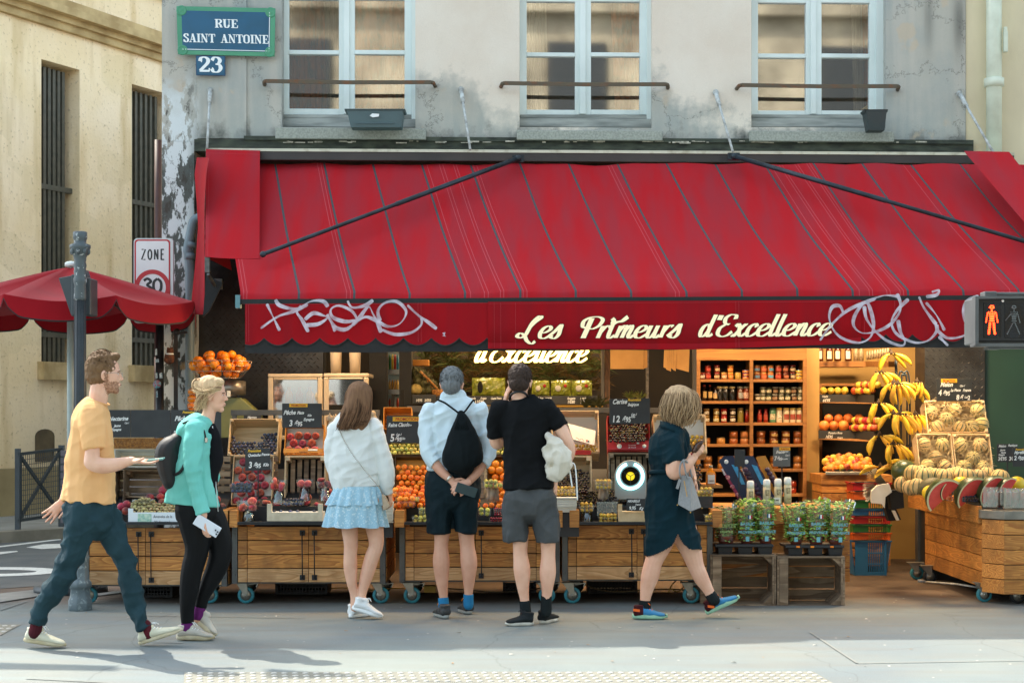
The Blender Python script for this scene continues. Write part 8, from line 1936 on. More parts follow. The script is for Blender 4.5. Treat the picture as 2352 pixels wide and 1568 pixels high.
def hand(mb,wr,a,n,side=1,curl=.5,sc=1.0,spread=.12,thumb=.6,curls=None):
 """palm and five separate fingers; a along the fingers, n the way the palm faces"""
 a=Vector(a).normalized();n=Vector(n);n=(n-a*n.dot(a)).normalized();s_=a.cross(n)*side;wr=Vector(wr)
 def bx(p0,p1,hw,ht,hw2=None):
  hw2=hw2 or hw;vs=[]
  for p,h in ((p0,hw),(p1,hw2)):
   for i in range(10):an=2*math.pi*i/10;vs.append(p+s_*math.cos(an)*h+n*math.sin(an)*ht)
  mb.add(vs,[(i,(i+1)%10,10+(i+1)%10,10+i) for i in range(10)]+[tuple(range(10)),tuple(reversed(range(10,20)))])
 bx(wr-a*.015*sc,wr+a*.04*sc,.026*sc,.016*sc,.034*sc);bx(wr+a*.035*sc,wr+a*.09*sc,.035*sc,.015*sc,.039*sc)
 for k,(o,l,r) in enumerate(((.031,.072,.0088),(.0105,.082,.0092),(-.0105,.076,.0088),(-.03,.06,.0078))):
  p=wr+a*.082*sc+s_*o*sc;pts=[p];c=curls[k] if curls else curl;ang=c*.35
  for j,f in enumerate((.45,.32,.23)):
   d=(a*math.cos(ang)+n*math.sin(ang)+s_*spread*(o/.03)*.6).normalized();p=p+d*l*f*sc*(1.25 if j==0 else 1);pts.append(p);ang+=c
  mb.tube(pts,[r*sc,r*sc,r*.92*sc,r*.78*sc],8);mb.ell(pts[-1],r*.78*sc,8,6)
  for q_ in pts[:-1]:mb.ell(q_,r*1.0*sc,8,6)
 p=wr+a*.02*sc+s_*.024*sc;d=(a*.62+s_*.75+n*thumb*.4).normalized();d2=(a*.95+s_*.15+n*thumb*.8).normalized();q1=p+d*.042*sc;q2=q1+d2*.03*sc;q3=q2+d2*.024*sc
 mb.tube([p,q1,q2,q3],[.014*sc,.0115*sc,.0098*sc,.008*sc],8)
 for q_,r in ((q1,.0115),(q2,.0098),(q3,.008)):mb.ell(q_,r*sc,8,6)
def head(fg,mb,hx,hy,H,yaw=0,tilt=0,d0=0,male=True):
 """yaw 0: face to the right; 90: away from the camera. Returns placing function for hair and features"""
 c=fg.w(hx,hy,d0);Mx=Matrix.Rotation(R(yaw),3,'Z')@Matrix.Rotation(R(tilt),3,'Y');h=H*fg.u
 def q(x,y,z):return c+Mx@Vector((x*h,y*h,z*h))
 def e(m,x,y,z,rx,ry,rz):m.ell(q(x,y,z),(rx*h,ry*h,rz*h),20,14,rot=Mx)
 e(mb,-.06,0,.13,.385,.3,.36);e(mb,.1,0,-.02,.25,.245,.34);e(mb,.1,0,-.28,.21,.2,.17);e(mb,.235,0,-.385,.085,.1,.085);e(mb,.02,0,-.2,.25,.22,.2)
 e(mb,.29,0,.065,.06,.17,.045)
 mb.tube([q(.31,0,.05),q(.35,0,-.03),q(.385,0,-.1)],[.028*h,.032*h,.04*h],10);e(mb,.385,0,-.112,.042,.042,.032)
 for s in (-1,1):e(mb,.345,s*.045,-.125,.032,.028,.024);e(mb,.22,s*.13,-.09,.08,.07,.08)
 e(mb,.325,0,-.225,.045,.085,.022);e(mb,.315,0,-.27,.045,.075,.026)
 for s in (-1,1):e(mb,-.03,s*.3,-.04,.075,.04,.115);e(mb,-.045,s*.345,.02,.05,.022,.06);e(mb,-.005,s*.3,-.13,.03,.022,.04)
 f=MB()
 for s in (-1,1):f.cur=0;e(f,.282,s*.115,.005,.03,.04,.017);f.cur=1;e(f,.3,s*.12,.004,.017,.018,.016)
 f.cur=2
 for s in (-1,1):f.tube([q(.325,s*.05,.062),q(.335,s*.12,.08),q(.29,s*.19,.065)],.012*h,6)
 for s in (-1,1):f.tube([q(.323,s*.06,.035),q(.318,s*.12,.04),q(.27,s*.17,.02)],.006*h,6)
 f.cur=3;f.tube([q(.345,-.07,-.248),q(.364,0,-.245),q(.345,.07,-.248)],.009*h,6)
 f.build('eyes_and_brows',[M_swh,M_dark,mat('brow_hair','#4a3322',rough=.8),mat('lip_line','#8a4a3e',rough=.6)],fg.root)
 return q,e,h,Mx
def hairmat(name,c1,c2,sc=60,rough=.7):
 m=mat(name,c1,c2,scale=sc,rough=rough,spec=.25,stretch=(1,1,.12),lo=.35,hi=.65,bump=.6,bscale=260,rnd=True);nt=m.node_tree;b=nt.nodes['Principled BSDF'];src=b.inputs['Base Color'].links[0].from_socket
 at=N(nt,'ShaderNodeAttribute',attribute_name='rnd');lt=tuple(min(1,v*1.9) for v in hexc(c1)[:3])+(1,);dk=tuple(v*.5 for v in hexc(c2)[:3])+(1,)
 nt.links.new(mixc(nt,.55,src,ramp(nt,at.outputs['Fac'],[(0,dk),(.5,hexc(c1)),(1,lt)])),b.inputs['Base Color']);return m
def strands(mb,roots,n,q,jit=.012,r=.0016,wav=.006,seg=6):
 """roots: list of guide polylines; interpolates n thin strands among them"""
 for _ in range(n):
  i=q.uniform(0,len(roots)-1.001);k=int(i);f=i-k;g=[Vector(a).lerp(Vector(b),f) for a,b in zip(roots[k],roots[k+1])];o=Vector((q.uniform(-1,1),q.uniform(-1,1),q.uniform(-1,1)))*jit;ph=q.uniform(0,6);sp=spline([tuple(v+o*(.5+j*.35)) for j,v in enumerate(g)],3)
  sp=[Vector(v)+Vector((math.sin(ph+j*.9),math.cos(ph+j*.8),0))*wav*(j/len(sp)) for j,v in enumerate(sp)];mb.tube(sp,[r]*(len(sp)-1)+[r*.3],4,caps=False)
def shoe(fg,hx,hY,hz,tx,tY,tz,wd,up_m,sole_m,name='shoe',collar=.05,sole_h=.024,toecap=None,lace=None,ht=1.0):
 """heel and toe on the sole, picture x, distance and height in metres"""
 A=Vector(((hx-CX)*hY/FPX,hY,hz));B=Vector(((tx-CX)*tY/FPX,tY,tz));a=(B-A);Ln=a.length;a.normalize();s_=a.cross(Vector((0,0,1))).normalized();up=s_.cross(a)
 def q(s,h,l=0):return A+a*s*Ln+up*h+s_*l
 def ring(mb,L_,flat=False):
  vs=[];n=14
  for s,h,rv,rl in L_:
   for j in range(n):an=2*math.pi*j/n;vs.append(q(s,h+math.sin(an)*rv,math.cos(an)*rl))
  k=len(L_);mb.add(vs,[(i*n+j,i*n+(j+1)%n,(i+1)*n+(j+1)%n,(i+1)*n+j) for i in range(k-1) for j in range(n)]+[tuple(range(n)),tuple(reversed(range((k-1)*n,k*n)))])
 mb=MB();w_=wd/2
 ring(mb,[(.02,.04,.018,w_*.5),(.06,.045*ht,.032*ht,w_*.78),(.2,.05*ht,.04*ht,w_*.86),(.38,.048*ht,.036*ht,w_*.86),(.55,.04*ht,.028*ht,w_*.95),(.74,.032,.02,w_),(.9,.028,.014,w_*.85),(.985,.026,.008,w_*.4)])
 c0=q(.2,.05);mb.tube([c0,q(.19,.075*ht),q(.18,.075*ht+collar*.45)],[w_*.82,w_*.8,w_*.84],14)
 mb.ell(q(.34,.082*ht),(w_*.55,)*3,10,8) if ht>.9 else None
 o=fused(mb,name,up_m,fg.root,.005,2,.0018,(20,20,20),matfn=toecap and (lambda p:toecap((p-A).dot(a)/Ln,(p-A).dot(up))))
 mb=MB();n=28;vs=[]
 for hh,k in ((0,.9),(sole_h*.3,1.0),(sole_h,.98)):
  for j in range(n):
   an=2*math.pi*j/n;s=.5+.52*math.cos(an);wl=w_*(1.0-.14*math.exp(-((s-.4)/.18)**2))*(1 if s>.5 else.88);vs.append(q(.5+(s-.5)*(k*.5+.5),hh+(.012 if hh==0 and s>.93 else 0),math.sin(an)*wl*k if abs(math.cos(an))<.98 else math.sin(an)*wl*k*1.4))
 mb.smooth=True ;mb.add(vs,[(i*n+j,i*n+(j+1)%n,(i+1)*n+(j+1)%n,(i+1)*n+j) for i in range(2) for j in range(n)]+[tuple(range(n)),tuple(range(2*n,3*n))]);so_=mb.build('sole',sole_m,fg.root)
 so_.parent=o
 if lace:
  mb=MB()
  for s,h in ((.36,.088*ht),(.42,.08*ht),(.48,.073*ht),(.55,.066*ht)):mb.tube([q(s,h-.006,-w_*.5),q(s+.02,h+.002,0),q(s,h-.006,w_*.5)],.0028,5)
  mb.tube(spline([tuple(q(.36,.09*ht,0)),tuple(q(.42,.115*ht,.02)),tuple(q(.5,.1*ht,.03))],4),.0026,5);mb.tube(spline([tuple(q(.36,.09*ht,0)),tuple(q(.44,.11*ht,-.02)),tuple(q(.52,.088*ht,-.03))],4),.0026,5)
  lo_=mb.build('laces',lace,fg.root);lo_.parent=o
 return o
def skin(nm,c1,c2):return mat(nm,c1,c2,scale=9,rough=.55,bump=.12,bscale=220,bdist=.001,lo=.4,hi=.75,sss=.06)
M_sk1=skin('skin_fair','#e3b59a','#d6a084');M_sk2=skin('skin_tan','#d3a187','#c48f74')
def cloth(nm,c1,c2,rough=.9,sheen=0):return mat(nm,c1,c2,scale=7,rough=rough,bump=.25,bscale=520,bdist=.0007,sheen=sheen,spec=.15,lo=.3,hi=.7)
G0=lambda fg,x,d=0:Vector(((x-CX)*(fg.Y+d)/FPX,fg.Y+d,0))
# === 1: man in the orange T-shirt striding to the right
A=Fig(10.48,230,1485,'person with curly brown hair in an orange T-shirt and dark green trousers striding right');u=A.u
mb=MB();hq,he,hh,hM=head(A,mb,243,860,95,yaw=12,tilt=0)
A.L(mb,[(233,872,0,22,22),(228,900,0,22,24),(224,925,0,22,24),(216,962,0,26,38),(210,1060,0,38,42),(205,1140,0,40,44)])
A.L(mb,[(214,966,-44,14,14),(215,1005,-58,15,15),(211,1052,-62,17.5,17),(213,1063,-62,18,17),(236,1069,-60,18,16),(262,1067,-57,16,14),(284,1062,-53,12.5,11),(303,1057,-50,9.5,11)])
hand(mb,A.w(303,1057,-50),(1,-.05,-.08),(.05,-.25,1),side=1,curl=.22,sc=1.02,thumb=.7)
A.L(mb,[(206,968,44,14,14),(184,1050,66,15,15),(160,1110,58,13,12),(146,1148,40,10,9)]);hand(mb,A.w(145,1151,38),(-.62,-.25,-.7),(.1,-1,.2),side=-1,curl=.28,spread=.3)
A.L(mb,[(190,1150,-14,28,26),(168,1268,-22,14,14),(121,1358,-22,11,11),(86,1430,-22,9),(80,1455,-22,9)]);A.L(mb,[(225,1150,14,28,26),(275,1258,20,14,14),(303,1352,20,11,11),(332,1430,20,9),(341,1455,20,9)])
beard=lambda p0:(lambda p:(lambda v:1 if (-.03<v.x<.06 and -.3<v.z<.06) or v.x>-.02 and v.z<-.17-max(0,v.x-.28)*.9 and v.z>-.48 and (p-hq(0,0,0)).length<.6*hh+.02 and v.x+v.z*.35>-.13 and not (v.x>.3 and -.3<v.z<-.215) else 0)((hM.inverted()@(p-hq(0,0,0)))/hh))(p0+Vector([noise.noise(p0*160)*.009]*3))
fused(mb,'body',[M_sk1,mat('stubble_beard','#b88c70','#835d46',scale=90,rough=.9)],A.root,.0045,2,matfn=beard)
M_h1=hairmat('curly_brown_hair','#74583c','#433223');mb=MB();q=random.Random(1)
def cap(e,q_,mb,sc=1,low=-.1):
 for i in range(26):
  a=q_.uniform(0,6.28);b=q_.uniform(0,1.25);x,y,z=math.sin(b)*math.cos(a),math.sin(b)*math.sin(a),math.cos(b);e(mb,-.09+x*.3,y*.25,.2+z*.32,.1*sc,.1*sc,.09*sc)
he(mb,-.1,0,.17,.4,.325,.365);he(mb,-.17,0,-.03,.31,.3,.28);he(mb,.08,0,.41,.24,.22,.13);he(mb,.23,0,.44,.11,.17,.09);cap(he,q,mb,.95);he(mb,-.1,0,.05,.17,.285,.2)
fused(mb,'hair',M_h1,A.root,.005,1,.007,(34,34,34));mb=MB()
for i in range(420):
 a=q.uniform(0,6.28);b=q.uniform(0,1.5);x,y,z=math.sin(b)*math.cos(a),math.sin(b)*math.sin(a),math.cos(b)
 if x>.4 and z<.75:continue
 p=hq(-.08+x*.39,y*.34,.17+z*.4);t=2*math.pi*q.random();r=.007;mb.tube([p+Vector((math.cos(t+k)*r*(1-k*.08),math.sin(k)*r*.6,math.sin(t+k)*r+(z-.2)*k*.003)) for k in (0,.9,1.8,2.7,3.6)],.0013,4,caps=False)
mb.build('hair_curls',M_h1,A.root,recalc=False)
mb=MB()
for s in (-1,1):pts=[hq(.385+.0*k,s*(.115+.075*math.cos(k)),-.01+.06*math.sin(k)) for k in [i*.7 for i in range(9)]];mb.tube(pts,.0011,5,closed=True);mb.tube([hq(.385,s*.19,.025),hq(.2,s*.275,.04),hq(-.04,s*.3,.03),hq(-.08,s*.3,-.01)],.0016,5)
mb.tube([hq(.39,-.045,.02),hq(.4,0,.03),hq(.39,.045,.02)],.0014,5);mb.build('glasses',M_wire,A.root)
M_t1=cloth('orange_cotton','#e8b680','#e2ad74');mb=MB()
A.L(mb,[(225,922,0,24,30),(219,936,0,33,50),(212,960,0,41,60),(209,1000,0,50,58),(208,1050,0,56,52),(208,1100,0,58,50),(205,1152,0,63,55)],flat_end=True,flat_start=True)
A.L(mb,[(211,950,-36,30,26),(212,985,-52,28,26),(216,1030,-60,24,23)],flat_end=True);A.L(mb,[(209,950,38,27,26),(200,990,52,25,24),(190,1025,60,22,22)],flat_end=True)
fused(mb,'t_shirt',M_t1,A.root,.006,2,.02,seed=3)
mb=MB();c=A.w(226,921,0);mb.tube([c+Vector((math.cos(t)*25*u,math.sin(t)*29*u,-math.cos(t)*9*u)) for t in [i*.35 for i in range(18)]],.006,6,closed=True);mb.build('collar',M_t1,A.root)
M_p1=cloth('dark_green_twill','#28424a','#1e353c',.7);mb=MB()
A.L(mb,[(206,1132,0,46,38),(207,1158,0,56,46),(208,1195,0,58,50)]);A.L(mb,[(188,1165,-18,42,38),(184,1215,-22,36,34),(168,1268,-22,29,28),(146,1320,-22,28,26),(121,1358,-22,25,24),(97,1397,-22,20,21),(86,1434,-22,19,19)],flat_end=True)
A.L(mb,[(222,1165,16,43,38),(252,1212,20,36,34),(275,1258,20,28,28),(291,1302,20,25,25),(303,1352,20,23,23),(316,1402,20,20,21),(333,1441,20,19,19)],flat_end=True);fused(mb,'trousers',M_p1,A.root,.006,2,.026,(9,9,8),seed=8)
M_ws=cloth('cream_leather','#d8d5c0','#c9c6ad',.5);M_wsole=mat('cream_sole','#cfc5a8','#b5a885',scale=12,rough=.7);M_sock=cloth('dark_red_sock','#2a1a20','#5a2028')
for sk in ([(85,1430,-22,14),(80,1452,-22,15)],[(334,1435,20,14),(342,1456,20,15)]):mb=MB();A.L(mb,sk);mb.build('sock',M_sock,A.root)
hz_=lambda y,Y:EH+(HY-y)*Y/FPX
shoe(A,55,10.44,hz_(1472,10.44),150,10.44,.005,.1,M_ws,M_wsole,lace=M_swh);shoe(A,321,10.54,.004,420,10.54,hz_(1449,10.54),.1,M_ws,M_wsole,lace=M_swh)
mb=MB();mb.obox(A.w(358,1054.5,-48),(18*u,0,2*u),(0,.035,.004),(0,-.001,.004));mb.build('phone',mat('phone_teal','#6f9a94',rough=.25),label='teal phone held in the hand of the man in the orange T-shirt',cat='phone')
# === 2: woman in the turquoise hoodie
B_=Fig(10.83,450,1468,'person with a blonde bun in a turquoise hoodie and black leggings walking right');u=B_.u
mb=MB();hq,he,hh,hM=head(B_,mb,489,907,84,yaw=0,tilt=2)
B_.L(mb,[(486,918,0,17,17),(481,945,0,15,16),(474,970,0,18,20),(466,1000,0,18,26),(456,1100,0,22,26),(450,1160,0,36,38)]);B_.L(mb,[(447,990,-40,14,14),(446,1080,-50,9,9),(460,1150,-52,8,8),(469,1183,-52,7.5,8.5)])
hand(mb,B_.w(469,1184,-52),(.02,-.1,-1),(.85,.5,.1),side=-1,curl=.6,sc=.92);B_.L(mb,[(470,990,40,13,13),(480,1060,48,12,12),(492,1110,45,10,10)])
B_.L(mb,[(444,1150,-10,24,22),(451,1261,-14,18,17),(434,1355,-14,13,13),(431,1415,-14,10),(428,1450,-14,10)]);B_.L(mb,[(465,1155,10,24,22),(505,1260,18,18,17),(482,1336,18,13,13),(461,1390,18,10),(454,1420,18,10)]);fused(mb,'body',M_sk1,B_.root,.0045,2)
M_h2=hairmat('blonde_hair','#d3b48c','#a68360');mb=MB();q=random.Random(2);he(mb,-.1,0,.18,.385,.325,.36);he(mb,-.18,0,0,.29,.29,.22);he(mb,.1,0,.36,.2,.24,.13);he(mb,-.2,0,-.16,.11,.2,.14);he(mb,-.42,0,.26,.17,.19,.19);he(mb,-.46,.06,.32,.1,.12,.1);he(mb,-.4,-.1,.18,.12,.1,.1);fused(mb,'hair',M_h2,B_.root,.005,2,.004,(30,30,16))
mb=MB();gs_=[]
for y_ in (-.33,-.26,-.1,.1,.26):gs_.append([hq(.24,y_*.75,.36-abs(y_)*.6),hq(.1,y_*1.08,.44-abs(y_)*.9),hq(-.15,y_*1.15,.24-abs(y_)*.5),hq(-.36,y_*.6,.16),hq(-.42,y_*.3,.22)])
strands(mb,gs_,300,q,.018,.0014,.006);gs_=[[hq(.1,-.3,.12),hq(-.02,-.31,.02),hq(-.16,-.3,-.1),hq(-.24,-.26,-.26)],[hq(.0,-.3,.2),hq(-.15,-.31,.1),hq(-.25,-.28,-.1),hq(-.3,-.22,-.35)],[hq(-.2,-.2,.1),hq(-.35,-.15,.0),hq(-.36,-.1,-.2),hq(-.42,-.05,-.4)]];strands(mb,gs_,150,q,.02,.0011,.014)
for i in range(16):a=i*.4;mb.tube([hq(-.4+.17*math.cos(t+a)*math.cos(a*.5),-.15*math.sin(a),.26+.18*math.sin(t+a)) for t in [k*.45 for k in range(8)]],.003,5,caps=False)
mb.build('hair_strands',M_h2,B_.root,recalc=False)
M_tq=cloth('turquoise_jersey','#78c9be','#6cbfb4');mb=MB();B_.L(mb,[(470,968,0,20,30),(457,985,0,35,46),(454,1015,0,40,48),(450,1060,0,46,46),(444,1110,0,53,46),(440,1158,0,62,48)],flat_end=True)
B_.L(mb,[(450,984,-34,26,22),(446,1020,-44,24,21),(445,1060,-50,21,19),(448,1110,-52,19,17),(458,1150,-52,17,15),(466,1178,-52,15,14)],flat_end=True);B_.L(mb,[(468,990,36,22,22),(478,1050,46,18,18),(490,1100,46,15,15)])
B_.L(mb,[(466,958,-10,10,24),(446,966,0,15,34),(424,985,4,17,34),(410,1003,4,9,22)]);fused(mb,'hoodie',M_tq,B_.root,.006,2,.02,seed=5)
mb=MB();mb.tube([B_.w(488,978,-14),B_.w(492,1030,-14),B_.w(494,1090,-12),B_.w(501,1174,-6)],.0035,6);mb.build('zip',M_swh,B_.root);mb=MB();B_.L(mb,[(478,972,0,12,18),(487,1000,0,18,22),(492,1035,0,20,25),(493,1058,0,20,24),(484,1090,0,18,22),(480,1160,0,19,26)]);fused(mb,'black_top',cloth('black_jersey','#15161a','#101114'),B_.root,.007,3,.003)
M_lg=cloth('black_legging','#0c0e10','#111315',.6);mb=MB();B_.L(mb,[(446,1150,0,44,42),(452,1180,0,50,44),(455,1200,0,42,38)]);B_.L(mb,[(440,1165,-12,40,34),(449,1213,-14,36,30),(452,1261,-14,28,26),(441,1308,-14,25,22),(434,1355,-14,22,20),(430,1395,-14,17,16),(431,1430,-14,14.5,14.5)],flat_end=True)
B_.L(mb,[(472,1168,14,36,34),(494,1213,18,33,30),(507,1260,18,28,25),(499,1300,18,25,22),(482,1336,18,21,19),(467,1368,18,16,16),(461,1394,18,14,14)],flat_end=True);fused(mb,'leggings',M_lg,B_.root,.006,3,.003)
for sk in ([(431,1426,-14,13),(427,1447,-14,14)],[(461,1390,18,13),(455,1414,18,13)]):mb=MB();B_.L(mb,sk);mb.build('sock',cloth('purple_sock','#6a2a6a','#59205a'),B_.root);M_gs=cloth('off_white_mesh','#cdc8bb','#aaa69a',.6)
shoe(B_,406,10.79,.008,492,10.79,.003,.095,M_gs,M_wsole,lace=M_swh,sole_h=.032);shoe(B_,440,10.9,hz_(1420,10.9),493,10.9,hz_(1462,10.9),.09,M_gs,M_wsole,sole_h=.03)
bp=thing('backpack','black leather backpack on the back of the woman in the turquoise hoodie','backpack',B_.w(385,1110,5));mb=MB();B_.L(mb,[(408,1012,4,20,34),(393,1035,4,35,44),(392,1070,4,31,46),(398,1105,4,24,44)]);fused(mb,'bag_body',mat('black_leather','#101213','#181a1c',scale=8,rough=.6),bp,.008,3,.003)
mb=MB();mb.tube(spline([tuple(B_.w(*p)) for p in ((420,972,-30),(440,966,-38),(462,976,-44),(471,1000,-48),(473,1016,-46))],4),.007,6);mb.tube(spline([tuple(B_.w(*p)) for p in ((402,1090,-36),(415,1082,-46),(424,1066,-50))],4),.01,6);mb.build('strap',M_black,bp);mb=MB();mb.obox(B_.w(474,1010,-50),(.008,0,0),(0,.003,0),(0,0,.014));mb.build('buckle',M_wire,bp)
mb=MB();mb.obox(B_.w(476,1207,-62),(.075,0,-.046),(0,.004,0),(.02,0,.032));ph=mb.build('phone',mat('white_phone','#d5dde6',rough=.2),label='white phone held low by the woman in the turquoise hoodie',cat='phone',bevel=.004)
mb=MB();[mb.ell(B_.w(x,y,-65),.006) for x,y in ((495,1217),(500,1221),(497,1226))];mb.build('camera_lens',M_sigb,ph)
# === 3: girl in the white sweater and pale blue skirt, back to us
C_=Fig(11.96,825,1419,'person with long brown hair in a white sweater and pale blue tiered skirt');u=C_.u
mb=MB();hq,he,hh,hM=head(C_,mb,829,914,72,yaw=62,tilt=6)
C_.L(mb,[(826,925,0,15,15),(822,950,0,15,15),(818,970,0,32,20),(814,1000,0,42,24),(816,1080,0,34,22),(828,1140,0,44,30),(832,1160,0,46,30)]);C_.L(mb,[(866,990,0,13),(882,1075,2,11),(892,1120,6,8.5),(894,1133,8,7.5)]);hand(mb,C_.w(895,1133,8),(.15,.25,-1),(-1,.3,0),side=1,curl=.75,sc=.78)
C_.L(mb,[(806,1150,0,22,24),(803,1205,0,19.5,20),(806,1248,0,16.5,18),(805,1272,0,15.5,17),(805,1302,0,16,17),(808,1335,0,12.5,14),(813,1365,0,9,10),(814,1395,0,9,9.5)]);C_.L(mb,[(856,1150,0,24,24),(860,1205,0,21.5,21),(864,1250,0,17,18),(854,1280,0,17,17),(843,1318,0,15.5,15),(833,1355,0,11,12),(829,1385,-2,9.5,10)]);fused(mb,'body',M_sk1,C_.root,.0045,2)
M_sw=cloth('white_sweatshirt','#e0e5e2','#d5dbd9');mb=MB();C_.L(mb,[(822,952,0,24,18),(818,962,0,42,24),(813,985,0,55,30),(811,1030,0,57,33),(812,1080,0,58,36),(817,1103,0,56,35),(820,1110,0,50,32),(821,1119,0,50,31)],flat_end=True)
C_.L(mb,[(772,985,0,22,20),(766,1030,2,19,19),(768,1075,12,18,18),(786,1100,38,15,15)]);C_.L(mb,[(860,982,0,23,22),(873,1025,0,22,22),(883,1070,2,21,21),(889,1105,5,19,18),(890,1122,6,14,13),(893,1134,8,10.5,10)],flat_end=True);fused(mb,'sweater',M_sw,C_.root,.006,2,.022,(6,6,4),seed=12)
M_h3=hairmat('long_brown_hair','#7a5a40','#4a3526');mb=MB();he(mb,-.06,0,.15,.41,.34,.38);C_.L(mb,[(826,900,-6,30,26),(822,930,-14,33,22),(816,955,-20,36,16),(806,978,-24,30,9)]);fused(mb,'hair',M_h3,C_.root,.006,3,.003,(30,30,4));q=random.Random(3);gs_=[]
for i in range(11):
 t=i/10;x0=796+56*t;gs_.append([C_.w(826+(x0-826)*.3,878+abs(t-.5)*6,-4),C_.w(x0,900,-26+abs(t-.5)*30),C_.w(x0-3+1*t,935,-36+abs(t-.5)*30),C_.w(x0-12+4*t,962,-38+abs(t-.5)*18),C_.w(x0-20+4*t,984-26*max(0,t-.35),-36)])
mb=MB();strands(mb,gs_,620,q,.01,.0019,.004);mb.build('hair_strands',M_h3,C_.root,recalc=False)
M_skt=mat('pale_blue_print','#98c0d2','#c6dbe2',scale=75,rough=.85,lo=.56,hi=.62,sheen=.2,bump=.2,bscale=300,bdist=.001)
for (ya,yb,ra,rb,xa,xb,amp,fr) in ((1116,1158,51,66,821,817,3.2,17),(1148,1209,60,71,818,817,3.6,14)):
 mb=MB();n=140;k=8;vs=[];mb.smooth=True
 for j in range(k+1):
  t=j/k
  for i in range(n):a=2*math.pi*i/n;rw=(ra+(rb-ra)*t)+amp*(.35+t)*(math.sin(a*fr)+.5*math.sin(a*(fr*.43)+1));dd=.68;vs.append(P(xa+(xb-xa)*t+math.cos(a)*rw,ya+(yb-ya)*t+(1.6*math.sin(a*fr*.5+2))*t,C_.Y)+Vector((0,math.sin(a)*rw*dd*u,0)))
 mb.add(vs,[(j*n+i,j*n+(i+1)%n,(j+1)*n+(i+1)%n,(j+1)*n+i) for j in range(k) for i in range(n)]);mb.build('skirt_tier',M_skt,C_.root)
M_wh=cloth('white_leather','#e6eaea','#d8dddd',.5);mb=MB();C_.L(mb,[(829,1376,-2,12),(828,1388,-2,13)]);mb.build('socks',M_wh,C_.root)
shoe(C_,803,11.96,.003,847,12.12,.003,.095,M_wh,M_swh);shoe(C_,808,11.9,hz_(1398,11.9),877,11.9,.006,.1,M_wh,M_swh,lace=M_swh,sole_h=.028)
mb=MB();pts=spline([tuple(C_.w(*p)) for p in ((778,982,-28),(790,1010,-38),(815,1050,-42),(845,1088,-42),(870,1118,-36),(878,1134,-30))],12)
for i,p in enumerate(pts):mb.ell(p,(.0045,.003,.0055),6,4)
sb=thing('shoulder_bag','small beige shoulder bag on a chain worn by the girl in white','bag',C_.w(886,1170,-28));mb.build('chain_strap',M_wire,sb);mb=MB();mb.prism([C_.w(876,1134,-34),C_.w(884,1138,-34),C_.w(896,1162,-34),C_.w(891,1168,-34),C_.w(880,1172,-34)],(0,1,0),.07);mb.build('bag_body',mat('beige_leather','#b5a188','#a08c74',scale=40,rough=.6),sb,bevel=.008)
def short_hair(fg,he,hq,nm,m,q,k=1.0,n=900,L_=.028):
 mb=MB();he(mb,-.075,0,.165,.415*k,.325*k,.375*k);he(mb,-.17,0,-.05,.31,.29,.28);he(mb,.12,0,.36,.2,.22,.13);fused(mb,'hair',m,fg.root,.005,1,.007,(45,45,45));mb=MB()
 for i in range(n):
  a=q.uniform(0,6.28);b=q.uniform(0,1.9);x,y,z=math.sin(b)*math.cos(a),math.sin(b)*math.sin(a),math.cos(b)
  if x>.4 and z<.45:continue
  p=hq(-.08+x*.385,y*.32,.15+z*.385);d=(p-hq(-.05,0,.1)).normalized();t=Vector((q.uniform(-.6,.6),q.uniform(-.6,.6),-.9+z*.7));t=(t-d*t.dot(d)*.8).normalized();mb.tube([p-d*.004,p+t*L_*.5+d*.003,p+t*L_],[.0021,.0018,.0006],4,caps=False)
 mb.build('hair_strands',m,fg.root,recalc=False)
 # === 4: grey haired man in the pale blue shirt, hands clasped behind his back
D_=Fig(12.0,1042,1420,'person with grey hair in a pale blue shirt and dark shorts, hands behind the back');u=D_.u
mb=MB();hq,he,hh,hM=head(D_,mb,1038,884,78,yaw=84,tilt=14)
D_.L(mb,[(1040,895,0,18,17),(1041,918,0,18,16),(1043,948,0,42,22),(1044,1000,0,44,25),(1042,1080,0,48,30),(1042,1120,0,50,34)])
D_.L(mb,[(984,950,0,15),(980,1000,-6,14),(990,1045,-18,13),(998,1062,-28,12.5),(1016,1084,-40,11,10),(1037,1102,-50,8,7.5)]);D_.L(mb,[(1106,950,0,15),(1119,1000,-6,14),(1117,1045,-18,13),(1108,1064,-28,12.5),(1094,1086,-40,11,10),(1076,1106,-48,8.5,8)])
hand(mb,D_.w(1037,1103,-52),(.75,-.1,-.62),(.15,-1,.35),side=-1,curl=.55,sc=.98,curls=(.3,.35,.4,.5));hand(mb,D_.w(1077,1106,-60),(-.86,-.1,-.35),(.1,.9,-.4),side=1,curl=.7,sc=.98)
D_.L(mb,[(1012,1180,0,22,22),(1015,1215,0,19.5,20),(1013.5,1252,0,16,17),(1013.5,1290,-2,19.5,19),(1015,1330,0,15,15),(1018,1362,0,10.5,11),(1020,1395,-2,10,10)]);D_.L(mb,[(1070,1180,2,22,22),(1070,1215,2,19,20),(1073,1252,2,17,17),(1077,1290,0,19.5,19),(1077,1330,2,14.5,15),(1076,1360,4,10,11),(1076,1388,6,10,10)]);fused(mb,'body',M_sk2,D_.root,.0045,2)
short_hair(D_,he,hq,'grey',hairmat('grey_hair','#6f7374','#484c4e'),random.Random(4))
M_sb=cloth('pale_blue_linen','#cbdce2','#bfd2da');mb=MB();D_.L(mb,[(1041,914,0,30,22),(1042,923,0,46,26),(1043,938,0,60,30),(1044,965,0,68,34),(1044,1000,0,62,36),(1043,1040,0,59,38),(1042,1080,0,61,41)],flat_end=True)
